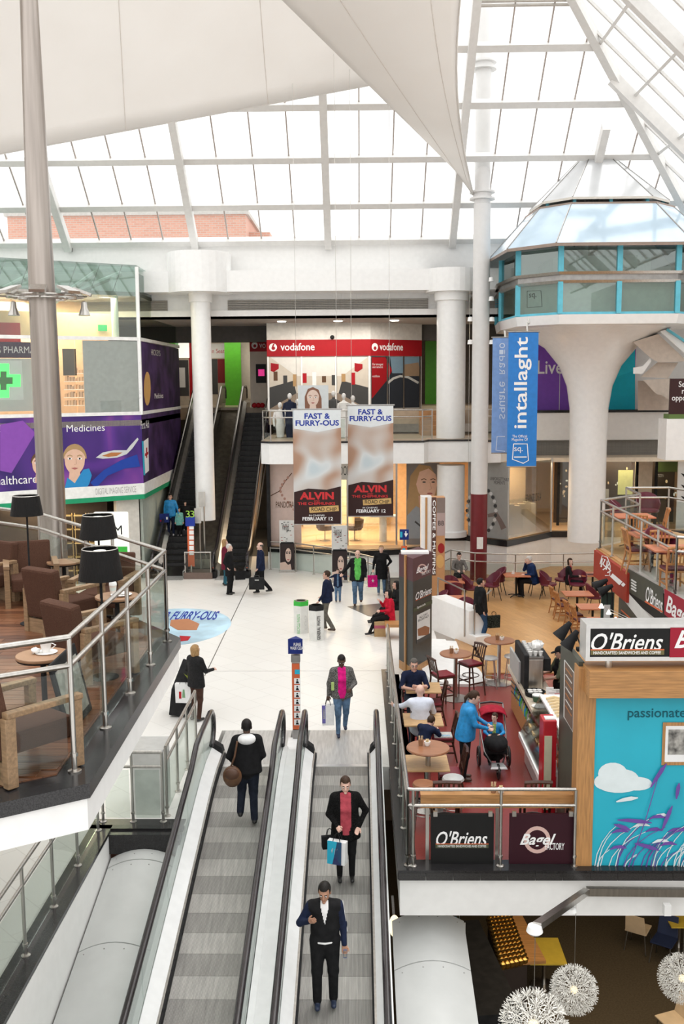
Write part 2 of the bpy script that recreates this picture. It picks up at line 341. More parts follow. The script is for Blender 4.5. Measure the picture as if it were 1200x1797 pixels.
# columns
def column(name, x, y, r, z0, z1, cap=True):
    m = MB().lathe([(r, 0), (r, z1 - z0 - .35), (r * 1.18 if cap else r, z1 - z0 - .33), (r * 1.2 if cap else r, z1 - z0)], x, y, z0, 28)
    return struct(m.build(name, WHITE2, smooth=True), None)
column('column_1', -5.83, 37.75, .37, 2.0, 10.52)['label'] = 'white round column between the two escalators'
column('column_2', 3.5, 37.55, .54, TERRZ, 10.48)['label'] = 'white round column beside the phone shop'
c3 = MB().lathe([(.62, 0), (.62, .2), (.52, .24), (.52, 2.7)], 3.5, 37.3, 1.40, 28); struct(c3.build('column_3', WHITE2, smooth=True), 'white round column under the terrace')
# right-hand far wall: purple hoarding, ledge, louvre, shop fronts
sbox('wall_right_far', (5.9, 16, 40.0, 40.4, 4.2, 9.7), WHITE, 'white far wall behind the round pod')
sbox('wall_right_ledge', (5.6, 16, 39.2, 40.1, 4.88, 5.95), WHITE2, 'white ledge under the purple hoarding'); sbox('trim_right_ledge', (5.6, 16, 39.15, 40.1, 5.95, 6.05), GRANITE)
for x0, x1 in ((7.1, 8.6), (9.4, 12.9)):
    lv = SE('vent_panel', 'grey slatted vent panel under the white ledge', ((x0 + x1) / 2, 39.6, 4.1))
    MB().box(x0, x1, 39.62, 39.66, 4.12, 4.84).build('backing', SOFFIT, lv); s0 = MB().box(x0, x1, 39.56, 39.61, 4.13, 4.155).build('slat', LOUVRE, lv)
    for k in range(1, 12): o = s0.copy(); COL.objects.link(o); o.location.z = k * .058
sbox('wall_shop_head', (5.4, 16, 39.65, 40.0, 4.05, 4.9), WHITE)
# side and near shells of the hall
sbox('wall_left', (-16.3, -16, 2, 54, -4.7, 12.5), WHITE, 'white left wall of the hall'); sbox('wall_right', (14.4, 14.7, 2, 54, -4.7, 12.5), WHITE, 'white right wall of the hall')
# ---------------------------------------------------------------- glass roof
TR = math.tan(math.radians(40)); EY, EZ = 38.0, 12.45
def onroof(X, d): return Vector((X, EY - d * math.cos(math.radians(40)), EZ + d * math.sin(math.radians(40))))
ROOFW = mat('white_roof_steel', (.70, .69, .67), .5, var=.03); MUNT = mat('grey_glazing_bar', (.42, .37, .34), .5, var=.1)
roof = SE('roof_far', 'sloping glass roof over the far end', (0, 38, 12.45))
nrm = Vector((0, math.sin(math.radians(40)), math.cos(math.radians(40))))
def hipX(d): p = onroof(0, d); return 12.8 - (38 - p.y) * .9
RAFT = [-15.5, -10.75, -6.0, -1.05, 3.55, 8.2]
PUR = [0, 1.65, 3.63, 5.68, 7.65, 9.62]
for X in RAFT:
    dm = 9.9 if hipX(9.9) > X else 4.9
    MB().bar(onroof(X, -.15) - nrm * .2, onroof(X, dm) - nrm * .2, .25, .34, nrm).build('rafter', ROOFW, roof)
    MB().box(X - .1, X + .1, 37.85, 38.2, 12.12, 12.3).build('rafter_shoe', STEELD, roof)
for d in PUR:
    MB().bar(onroof(-16, d) - nrm * .05, onroof(hipX(d), d) - nrm * .05, .24, .2 if d else .24, nrm).build('purlin', ROOFW, roof)
bays = []
for i in range(len(RAFT)):
    x1 = RAFT[i + 1] if i + 1 < len(RAFT) else 12.8
    n = 4
    for k in range(n): bays.append((RAFT[i] + (x1 - RAFT[i]) * k / n, RAFT[i] + (x1 - RAFT[i]) * (k + 1) / n))
for (xa, xb) in bays:
    for j in range(5):
        d0, d1 = PUR[j], PUR[j + 1]; h0, h1 = hipX(d0), hipX(d1)
        if xa >= h0: continue
        pts = [onroof(xa, d0), onroof(min(xb, h0), d0), onroof(min(xb, max(h1, xa)), d1), onroof(xa if xa < h1 else min(xa, h0), d1 if xa < h1 else d0 + (d1 - d0) * (h0 - xa) / max(.01, h0 - h1))]
        MB().slab(pts, nrm, .012).build('pane', ROOFGLASS, roof)
        if xa not in RAFT:
            e = d1 if xa < h1 else d0 + (d1 - d0) * (h0 - xa) / max(.01, h0 - h1)
            MB().bar(onroof(xa, d0) - nrm * .01, onroof(xa, e) - nrm * .01, .045, .06, nrm).build('glazing_bar', MUNT, roof)
gr = SE('vent_grille', 'dark grille at the top of the glass roof', tuple(onroof(4.7, 9.3)))
for k in range(7): MB().bar(onroof(3.7, 9.0 + .13 * k) - nrm * .1, onroof(6.5, 9.0 + .13 * k) - nrm * .1, .05, .1, nrm).build('slat', mat('grille_grey', (.45, .42, .38), .6), gr)
# right-hand roof plane, sharing the hip
roofr = SE('roof_right', 'sloping glass roof over the right side', (12.8, 20, 12.45))
TA = (18.28 - 12.45) / (12.8 - 6.56)
def onright(Y, s): return Vector((12.8 - s, Y, 12.45 + s * TA))           # s: horizontal run in from the eave
nr = Vector((TA, 0, 1)).normalized()
def ylim(s): return 38 - s / .9
for k in range(26):
    Y = 37.7 - 1.2 * k; s1 = min(6.9, (38 - Y) * .9)
    if s1 < .2: continue
    big = k % 4 == 0
    MB().bar(onright(Y, 0) - nr * (.2 if big else .02), onright(Y, s1) - nr * (.2 if big else .02), .30 if big else .10, .36 if big else .08, nr).build('rafter' if big else 'glazing_bar', ROOFW, roofr)
for s in (0, 1.15, 2.55, 3.95, 5.3, 6.9):
    MB().bar(onright(4, s) - nr * .1, onright(ylim(s), s) - nr * .1, .09, .12, nr).build('purlin', ROOFW, roofr)
SS = (0, 1.15, 2.55, 3.95, 5.3, 6.9)
for j in range(5):
    MB().slab([onright(4, SS[j]), onright(ylim(SS[j]), SS[j]), onright(ylim(SS[j + 1]), SS[j + 1]), onright(4, SS[j + 1])], nr, .012).build('pane', ROOFGLASS, roofr)
h0, h1 = onright(38, 0), onright(ylim(6.9), 6.9)
MB().bar(h0 - Vector((0, 0, .18)), h1 - Vector((0, 0, .18)), .26, .34).build('hip_beam', ROOFW, roofr)
# brick building outside
bb = T('brick_building', 'red brick building outside beyond the glass roof', 'building', (-17, 80, 0))
BRK = grid_mat('red_bricks', (.62, .33, .25), (.55, .28, .21), (.52, .42, .36), .45, .16, .8, offset=.5, msize=.02, wall=True)
MB().box(-26, -8.2, 76, 90, 0, 19.6).build('wall', BRK, bb)
MB().box(-26.2, -8.0, 75.8, 90, 19.6, 19.9).build('parapet', mat('grey_coping', (.5, .48, .45), .8), bb)
MB().box(-8.2, -6.6, 78, 88, 0, 18.6).build('side_wing', BRK, bb)
mk = T('aerial_mast', 'pale lattice aerial mast seen through the roof glass', 'mast', (-21, 110, 0)); p = at(335, 420, Y=110)
PALE = mat('pale_mast', (.8, .8, .8), .6)
for s in (-.5, .5): MB().cyl((p.x + s, 110, 0), (p.x + s * .6, 110, 38), .05, n=6).build('mast_leg', PALE, mk)
MB().tube([(p.x + (-.45 if k % 2 else .45), 110, 14 + k) for k in range(24)], .035, 5).build('lattice', PALE, mk)
MB().box(p.x - .8, p.x + .8, 109.6, 110.4, 31, 33).build('antenna', PALE, mk)
# ================================================================ TRAVELATORS
PALA = wave_mat('pallet_light', (.40, .385, .36), (.60, .58, .55), 22, 'X', .42, .55, bump=.8); PALB = wave_mat('pallet_dark', (.27, .26, .245), (.44, .425, .40), 22, 'X', .42, .55, bump=.8)
PLATE = wave_mat('ribbed_landing_plate', (.62, .61, .595), (.72, .71, .695), 16, 'X', .3, .4, bump=.25)
SKIRT = mat('white_skirt_panel', (.80, .80, .80), .3, var=.03); HAND = mat('rubber_handrail', (.020, .016, .018), .22, var=.3, spec=.7)
BGLASS = glass_mat('travelator_glass', (.90, .94, .925), .03, gr=.4)
S12, C12 = math.sin(math.radians(12)), math.cos(math.radians(12))
path = [(18.0, 0.0)]                                   # Y, z of the pallet joints
for k in range(30):
    a = math.radians((0, 4, 8)[k] if k < 3 else 12); path.append((path[-1][0] - .408 * math.cos(a), path[-1][1] - .408 * math.sin(a)))
def pz(Y):
    for (y0, z0), (y1, z1) in zip(path, path[1:]):
        if y1 <= Y <= y0: return z0 + (z1 - z0) * (y0 - Y) / (y0 - y1)
    return 0. if Y > 18 else path[-1][1]
def handpath(h, endY):
    P = [(endY - .02, .30 + .0), (endY + .16, .36), (endY + .28, .50), (endY + .30, .66), (endY + .24, .82), (endY + .1, .93), (endY - .1, h), (17.2, h), (16.6, h - .03)]
    y = 16.0
    while y > 6.2: P.append((y, pz(y) + h)); y -= .7
    return P
def travelator(label, x0, x1, hx0, hx1):
    t = T('travelator', label, 'travelator', ((x0 + x1) / 2, 18, 0))
    pm = None
    for k in range(29):
        (ya, za), (yb, zb) = path[k], path[k + 1]
        MB().hexa([(x0, yb + .006, zb - .12), (x1, yb + .006, zb - .12), (x1, ya, za - .12), (x0, ya, za - .12)],
                  [(x0, yb + .006, zb), (x1, yb + .006, zb), (x1, ya, za), (x0, ya, za)]).build('pallet', PALA if k % 2 else PALB, t)
    MB().box(x0 - .06, x1 + .06, 18.0, 18.12, -.05, .008).build('comb_plate', mat('comb_aluminium', (.72, .72, .71), .3, .7), t)
    MB().box(x0 - .2, x1 + .2, 18.12, 19.98, -.06, .006).build('landing_plate', PLATE, t)
    for xs, hx in ((x0, hx0), (x1, hx1)):
        sg = -1 if xs == x0 else 1
        hp = handpath(.98, 18.35)
        hm = MB(); prof = [(hx - .045, y, z) for y, z in hp]
        hm.tube([(hx, y, z) for y, z in hp], .05, 10); hm.xf(Matrix.Identity(4)); hm.build('handrail', HAND, t, smooth=True)
        # glass, two millimetre joints every 1.9 m
        ys = [18.45, 17.4, 15.6, 13.8, 12.0, 10.2, 8.4, 6.6]
        for ya, yb in zip(ys, ys[1:]):
            MB().slab([(hx + .006, ya - .01, pz(ya) + .24), (hx + .006, yb + .01, pz(yb) + .24), (hx + .006, yb + .01, pz(yb) + .95), (hx + .006, ya - .01, pz(ya) + (.95 if ya < 18 else .90))], (1, 0, 0), .012).build('glass_panel', BGLASS, t)
        MB().slab([(hx + .006, 18.46, .3), (hx + .006, 18.62, .5), (hx + .006, 18.6, .75), (hx + .006, 18.46, .9)], (1, 0, 0), .012).build('glass_panel', BGLASS, t)
        # sloping inner deck between glass and skirt
        dk = MB(); yy = [18.5, 17.6, 16.9] + [16.2 - .9 * i for i in range(12)]
        for ya, yb in zip(yy, yy[1:]):
            za, zb = pz(ya), pz(yb)
            dk.hexa([(xs + sg * .05, yb, zb + .05), (hx, yb, zb + .05), (hx, ya, za + .05), (xs + sg * .05, ya, za + .05)], [(xs + sg * .05, yb, zb + .13), (hx, yb, zb + .26), (hx, ya, za + .26), (xs + sg * .05, ya, za + .13)])
        dk.build('inner_deck', SKIRT, t)
        sk = MB(); br = MB(); tr = MB()
        for ya, yb in zip(yy, yy[1:]):
            za, zb = pz(ya), pz(yb)
            br.hexa([(xs, yb, zb), (xs + sg * .03, yb, zb), (xs + sg * .03, ya, za), (xs, ya, za)], [(xs, yb, zb + .09), (xs + sg * .03, yb, zb + .09), (xs + sg * .03, ya, za + .09), (xs, ya, za + .09)])
            tr.hexa([(xs + sg * .025, yb, zb + .05), (xs + sg * .06, yb, zb + .05), (xs + sg * .06, ya, za + .05), (xs + sg * .025, ya, za + .05)], [(xs + sg * .025, yb, zb + .135), (xs + sg * .06, yb, zb + .135), (xs + sg * .06, ya, za + .135), (xs + sg * .025, ya, za + .135)])
        br.build('skirt_brush', BLACKM, t); tr.build('skirt_trim', STEEL, t)
        MB().hexa([(xs + sg * .02, 18.3, .02), (hx - sg * .0, 18.3, .02), (hx, 18.62, .02), (xs + sg * .02, 18.62, .02)], [(xs + sg * .06, 18.36, .24), (hx, 18.36, .36), (hx, 18.60, .34), (xs + sg * .06, 18.60, .22)]).build('handrail_inlet', BLACKM, t, bevel=.01)
        ow = MB(); ox = hx + sg * .10
        for ya, yb in zip(yy, yy[1:]):
            za, zb = pz(ya), pz(yb); ow.hexa([(hx + sg * .012, yb, zb - .9), (ox, yb, zb - .9), (ox, ya, za - .9), (hx + sg * .012, ya, za - .9)], [(hx + sg * .012, yb, zb + .24), (ox, yb, zb + .22), (ox, ya, za + .22), (hx + sg * .012, ya, za + .24)])
        ow.build('outer_deck', SKIRT, t)
    return t
travelator('moving walkway carrying one man up past the shoulder-bag, between glass sides', -2.58, -1.60, -2.83, -1.47)['label'] = 'moving walkway with one man in a hooded jacket walking away'
travelator('b', -.82, .16, -1.035, .33)['label'] = 'moving walkway with a man and a woman facing the camera'
cp = MB(); yy = [18.4, 17.6, 16.9] + [16.2 - .9 * i for i in range(12)]
for ya, yb in zip(yy, yy[1:]):
    za, zb = pz(ya) + .2, pz(yb) + .2; cp.hexa([(-1.37, yb, zb - .3), (-1.135, yb, zb - .3), (-1.135, ya, za - .3), (-1.37, ya, za - .3)], [(-1.37, yb, zb), (-1.135, yb, zb), (-1.135, ya, za), (-1.37, ya, za)])
cp.box(-1.42, -1.09, 18.4, 19.3, 0, .10); tag(cp.build('walkway_divider', SKIRT), 'long white panel between the two moving walkways', 'panel')
# barrel covers of the lower walkways, in riveted panels
COVER = mat('pale_grey_cover', (.56, .57, .56), .3, var=.04, scale=2)
def cover(label, xa, xb, Y0, z0, seams, rise=.16):
    t = T('walkway_cover', label, 'cover', ((xa + xb) / 2, Y0, z0)); n = 10
    for i, (ya, yb) in enumerate(zip(seams, seams[1:])):
        a, b = [], []
        m = MB(); 
        for (y, lift) in ((ya - .0, 0), (yb + .012, .006)):
            z = z0 - (Y0 - y) * .2126 * 1.0
            for k in range(n + 1):
                u = k / n; m.v.append((xa + (xb - xa) * u, y, z + lift + rise * (1 - (2 * u - 1) ** 2)))
        for k in range(n): m.f.append((k, k + 1, n + 2 + k, n + 1 + k)); m.m.append(0)
        k0 = len(m.v); m.v += [(x, y, z - .03) for x, y, z in m.v[:k0]]
        for k in range(n): m.f.append((k0 + k, k0 + n + 1 + k, k0 + n + 2 + k, k0 + k + 1)); m.m.append(0)
        for q in ((0, n + 1), (n, 2 * n + 1)): m.f.append((q[0], q[1], k0 + q[1], k0 + q[0])); m.m.append(0)
        for k in range(n):
            for e in (0, n + 1): m.f.append((e + k, e + k + 1, k0 + e + k + 1, k0 + e + k)); m.m.append(0)
        p = m.build('panel', COVER, t, smooth=True)
        for u in (.1, .37, .63, .9):
            z = z0 - (Y0 - ya + .1) * .2126 + rise * (1 - (2 * u - 1) ** 2); MB().ball((xa + (xb - xa) * u, ya - .1, z + .002), .011, 6, (1, 1, .5)).build('rivet', STEELD, p)
    return t
cover('pale curved cover sloping down in the well beside the steel railing', -4.02, -2.93, 15.2, -.42, [15.2, 14.95, 13.2, 11.4, 9.6, 7.8, 6])
cover('pale curved cover sloping down below the cafe slab', .50, 1.62, 14.6, -1.15, [14.6, 13.6, 11.6, 9.6, 7.6, 6])
# ================================================================ RAILINGS
def railing(label, pts, h=1.2, mid=.95, step=1.15, glass=GLASS, r=.024, crank=0., name='glass_railing', closed_ends=True, group=None, gtop=None, rails=True):
    P = [Vector(p) for p in pts]; t = T(name, label, 'railing', tuple(P[0]), group)
    posts = []; inward = Vector((0, 0, 0))
    for i, (a, b) in enumerate(zip(P, P[1:])):
        L = (b - a).length; n = max(1, round(L / step))
        for k in range(n): posts.append((a + (b - a) * k / n, a + (b - a) * (k + 1) / n, i))
    ends = [q[0] for q in posts] + [P[-1]]
    for p in ends:
        m = MB().cyl(p, p + Vector((0, 0, h - .01)), r, n=10); m.lathe([(.06, 0), (.06, .012), (.03, .022)], p.x, p.y, p.z, 12); m.cyl(p + Vector((0, 0, .14)), p + Vector((0, 0, .17)), r * 1.5, n=8)
        m.build('post', STEEL, t, smooth=True)
    MB().tube([p + Vector((0, 0, h)) for p in P], .027, 10).build('top_rail', STEEL, t, smooth=True)
    if mid: MB().tube([p + Vector((0, 0, mid)) for p in P], .024, 10).build('middle_rail', STEEL, t, smooth=True)
    if glass:
        for a, b, i in posts:
            d = (b - a).normalized(); n = d.cross(Vector((0, 0, 1))); a2, b2 = a + d * .05, b - d * .05; gt = gtop or ((mid or h) - .06)
            up = Vector((0, 0, 1)); MB().slab([a2 + up * .07, b2 + up * .07, b2 + up * gt, a2 + up * gt], n, .012).build('glass_pane', glass, t)
    return t
railing('steel and glass railing along the black kerb left of the well', [(-4.24, 15.3, .01), (-4.24, 4.6, .01)], step=1.16)
railing('steel and glass railing across the end of the well by the grey box', [(-4.24, 15.62, .01), (-3.24, 15.62, .01)], step=.6)
railing('steel and glass railing beside the walkway entrance', [(-3.22, 15.86, .0), (-3.22, 18.9, .0)], step=.95)
railing('long steel railing on the granite kerb beside the cafe tables', [(.72, 14.12, .012), (.72, 24.2, .012)], step=1.25, h=1.2)
railing('steel railing on the cafe front edge carrying two sign panels', [(.72, 14.12, .012), (.80, 14.1, .012), (2.10, 14.1, .012), (3.20, 14.1, .012)], step=1.3, glass=None)
gb = T('bin_cabinet', 'grey box cabinet behind the glass railing end', 'cabinet', (-3.55, 16.3, 0)); MB().box(-3.78, -3.30, 15.9, 16.6, 0, 1.08).build('body', mat('cabinet_grey', (.72, .72, .70), .5), gb); MB().box(-3.80, -3.28, 15.88, 16.62, 1.08, 1.11).build('lid', mat('cabinet_lid', (.45, .45, .44), .4), gb)
# ================================================================ LEFT CAFE BALCONY
BZ = 3.85
bp = [(-2.28, 8.02), (-2.36, 12.85), (-3.42, 14.25), (-5.30, 16.75), (-6.4, 17.55), (-13, 20), (-13, 1.2), (-7.5, 4.68)]
def inset(poly, d):
    out = []; n = len(poly); A = sum(poly[i][0] * poly[(i + 1) % n][1] - poly[(i + 1) % n][0] * poly[i][1] for i in range(n)); sg = 1 if A > 0 else -1
    for i in range(n):
        p0, p1, p2 = Vector(poly[i - 1]), Vector(poly[i]), Vector(poly[(i + 1) % n]); d1 = (p1 - p0).normalized(); d2 = (p2 - p1).normalized()
        n1 = Vector((-d1.y, d1.x)) * sg; n2 = Vector((-d2.y, d2.x)) * sg; b = (n1 + n2).normalized(); out.append(tuple(p1 + b * d / max(.3, b.dot(n1))))
    return out
struct(MB().prism(inset(bp, .03), BZ - .42, BZ - .12).build('wall_balcony', WHITE2), 'white edge of the balcony cafe'); struct(MB().prism(bp, BZ - .13, BZ).build('trim_balcony', GRANITE), 'black granite rim of the balcony cafe')
struct(MB().prism(inset(bp, .33), BZ - .02, BZ + .012).build('floor_balcony', DARKWOOD), 'dark wooden floor of the balcony cafe')
fb = bpy.data.objects['floor_balcony']; ip = inset(bp, .35); PLK = [mat('plank_%d' % i, c, .3, var=.3, scale=5, stretch=(1, 9, 1)) for i, c in enumerate(((.16, .065, .03), (.115, .045, .022), (.20, .085, .042)))]; rw = random.Random(11); y = 6.2
while y < 17.2:
    xs = []
    for yc in (y, y + .16):
        q = []
        for i in range(len(ip)):
            (ax, ay), (bx_, by) = ip[i], ip[(i + 1) % len(ip)]
            if (ay - yc) * (by - yc) < 0: q.append(ax + (bx_ - ax) * (yc - ay) / (by - ay))
        xs.append(max(q) if q else -9)
    x1 = min(xs); x = x1
    while x > -6.6 and x1 > -6.6: L_ = rw.uniform(1.3, 2.1); MB().box(x - L_ + .004, x, y + .003, y + .157, BZ + .010, BZ + .020).build('plank', PLK[rw.randrange(3)], fb); x -= L_
    y += .16
railing('steel and glass railing along the inner edge of the balcony cafe', [(-7.6, 4.95, BZ), (-2.48, 8.28, BZ), (-2.50, 12.66, BZ)], step=1.0, h=1.2)
railing('steel and glass railing along the back edge of the balcony cafe', [(-2.50, 12.66, BZ), (-3.52, 14.05, BZ), (-5.36, 16.5, BZ), (-6.4, 17.3, BZ), (-12.5, 19.5, BZ)], step=1.15, h=1.2)
# ================================================================ POLES
POLE = mat('satin_steel_pole', (.36, .32, .29), .32, 1., var=.12, scale=2, stretch=(5, 5, .2))
px_ = at(89, 850, Y=22); sp = T('steel_pole', 'tall tapering brushed steel pole with a ring of floodlights', 'pole', (px_.x, 22, 0))
tp_ = at(49, 0, Y=22); X0 = px_.x
MB().lathe([(.30, 0), (.30, 6.0), (.285, 9.0), (.24, 12), (.185, tp_.z), (.14, 19)], X0, 22, 0, 24).build('shaft', POLE, sp, smooth=True)
zr = at(80, 520, Y=22).z
rg = MB(); rg.tube([(X0 + .72 * math.cos(2 * PI * i / 20), 22 + .72 * math.sin(2 * PI * i / 20), zr) for i in range(20)], .03, 6, closed=True); rg.tube([(X0 + .5 * math.cos(2 * PI * i / 20), 22 + .5 * math.sin(2 * PI * i / 20), zr - .05) for i in range(20)], .025, 6, closed=True)
for i in range(8): rg.cyl((X0, 22, zr - .03), (X0 + .95 * math.cos(PI * i / 4 + .2), 22 + .95 * math.sin(PI * i / 4 + .2), zr), .02, n=6)
rg.build('lamp_ring', STEEL, sp, smooth=True)
for i in range(8):
    a = PI * i / 4 + .2; c = Vector((X0 + .85 * math.cos(a), 22 + .85 * math.sin(a), zr + .1)); f_ = MB().box(-.2, .2, -.16, .16, -.03, .03); f_.xf(Matrix.Translation(c) @ Matrix.Rotation(a, 4, 'Z') @ Matrix.Rotation(.35, 4, 'Y')); f_.build('floodlight', STEEL, sp)
for xx in (24, 148):
    c = at(xx, 545, Y=22); MB().lathe([(.02, .3), (.06, .28), (.07, .16), (.13, 0), (.12, -.01)], c.x, 22, c.z - .1, 14).build('bell_lamp', STEEL, sp, smooth=True)
wp = T('white_pole', 'tall white round pole with a dark red painted foot', 'pole', (4.38, 35.8, 0))
MB().lathe([(.30, 3.15), (.30, 13.3), (.275, 13.32), (.275, 20.5)], 4.38, 35.8, 0, 24).build('shaft', mat('pole_white', (.72, .71, .70), .35, var=.02), wp, smooth=True)
MB().lathe([(.305, 0), (.305, 3.17)], 4.38, 35.8, 0, 24).build('painted_foot', mat('dark_red_paint', (.17, .012, .018), .4), wp, smooth=True)
for zc in (13.45, 17.75):
    MB().lathe([(.28, 0), (.44, 0), (.44, .06), (.33, .08), (.33, .2), (.44, .22), (.44, .28), (.28, .28)], 4.38, 35.8, zc, 24).build('collar', MATS['pole_white'], wp, smooth=True)
q = at(845, 952, Y=35.4); MB().box(4.28, 4.5, 35.46, 35.49, q.z - .25, q.z + .18).build('notice', mat('paper', (.85, .83, .80), .7), wp)
sw = T('spotlight_cable', 'row of small white spotlights on a wire beside the white pole', 'spotlight', (3.95, 35.5, 9)); MB().cyl((3.95, 35.5, 2.2), (3.95, 35.5, 10.4), .008, n=5).build('wire', STEEL, sw)
for i, yy_ in enumerate((560, 600)):
    for xx in (825, 863): c = at(xx, yy_, Y=35.4); MB().lathe([(.03, .16), (.08, .14), (.10, 0), (.08, 0)], c.x, c.y, c.z - .08, 10).build('spot_head', WHITE2, sw, smooth=True)
for yy_ in (490, 524): c = at(862, yy_, Y=35.4); MB().lathe([(.03, .16), (.08, .14), (.10, 0), (.08, 0)], c.x, c.y, c.z - .08, 10).build('spot_head', WHITE2, sw, smooth=True)
# ================================================================ SAILS
def sail_mat():
    m = bpy.data.materials.new('cream_canvas'); m.use_nodes = True; N = m.node_tree.nodes; L = m.node_tree.links; out = N['Material Output']
    b = N['Principled BSDF']; b.inputs['Roughness'].default_value = .9; nz = N.new('ShaderNodeTexNoise'); nz.inputs['Scale'].default_value = .9; nz.inputs['Detail'].default_value = 5
    cr = N.new('ShaderNodeValToRGB'); cr.color_ramp.elements[0].color = (.79, .77, .745, 1); cr.color_ramp.elements[1].color = (.83, .815, .795, 1); tc = N.new('ShaderNodeTexCoord'); L.new(tc.outputs['Object'], nz.inputs[0])
    L.new(nz.outputs[0], cr.inputs[0]); L.new(cr.outputs[0], b.inputs['Base Color']); tl = N.new('ShaderNodeBsdfTranslucent'); L.new(cr.outputs[0], tl.inputs[0])
    mx = N.new('ShaderNodeMixShader'); mx.inputs[0].default_value = .55; L.new(b.outputs[0], mx.inputs[1]); L.new(tl.outputs[0], mx.inputs[2]); L.new(mx.outputs[0], out.inputs[0]); return m
SAIL = sail_mat(); SEAM = mat('canvas_seam', (.70, .66, .62), .9)
def sail(label, A, B, C, D, sag, cols, name='shade_sail', curve=None, seams=4):
    """patch between edges A-B (near top) and C-D (lower), bowed by sag"""
    t = T(name, label, 'shade sail', tuple((Vector(A) + Vector(D)) / 2)); n = 14; m = MB(); A, B, C, D = map(Vector, (A, B, C, D))
    def S(u, v):
        p = (A * (1 - u) + B * u) * (1 - v) + (C * (1 - u) + D * u) * v; s = math.sin(PI * u) * math.sin(PI * v)
        e = Vector((0, 0, -sag * s))
        if curve: e += Vector(curve) * math.sin(PI * v) * (u ** 3)
        return p + e
    for i in range(n + 1):
        for j in range(n + 1): m.v.append(tuple(S(i / n, j / n)))
    for i in range(n):
        for j in range(n): m.f.append((i * (n + 1) + j, (i + 1) * (n + 1) + j, (i + 1) * (n + 1) + j + 1, i * (n + 1) + j + 1)); m.m.append(0)
    o = m.build('canvas', SAIL, t, smooth=True); sm = o.modifiers.new('thick', 'SOLIDIFY'); sm.thickness = .012
    for k in range(seams):
        u = (k + .6) / seams; MB().tube([S(u, v / 12) - Vector((0, 0, .012)) for v in range(13)], .012, 4).build('seam', SEAM, t)
    for e in ([S(1, v / 12) for v in range(13)], [S(u / 12, 1) for u in range(13)]): MB().tube(e, .03, 6).build('hem', SAIL, t, smooth=True)
    return t
sail('broad cream canvas sail stretched across the upper left', at(-260, -420, Y=19), at(720, -420, Y=24), at(-260, 318, Y=24), at(770, 127, Y=32.2), .25, 5)
tip = Vector((4.05, 35.7, 13.62))
sail('cream canvas sail with its pointed corner tied to the white pole', at(200, -290, Y=18), at(850, -290, Y=20), at(800, 300, Y=35.3), tip, .1, 3, curve=(-.55, 0, 0), seams=2)
MB().tube([(4.02, 35.7, 13.62), (4.12, 35.75, 13.6), (4.15, 35.78, 13.5)], .03, 6).build('shackle', STEEL, wp)
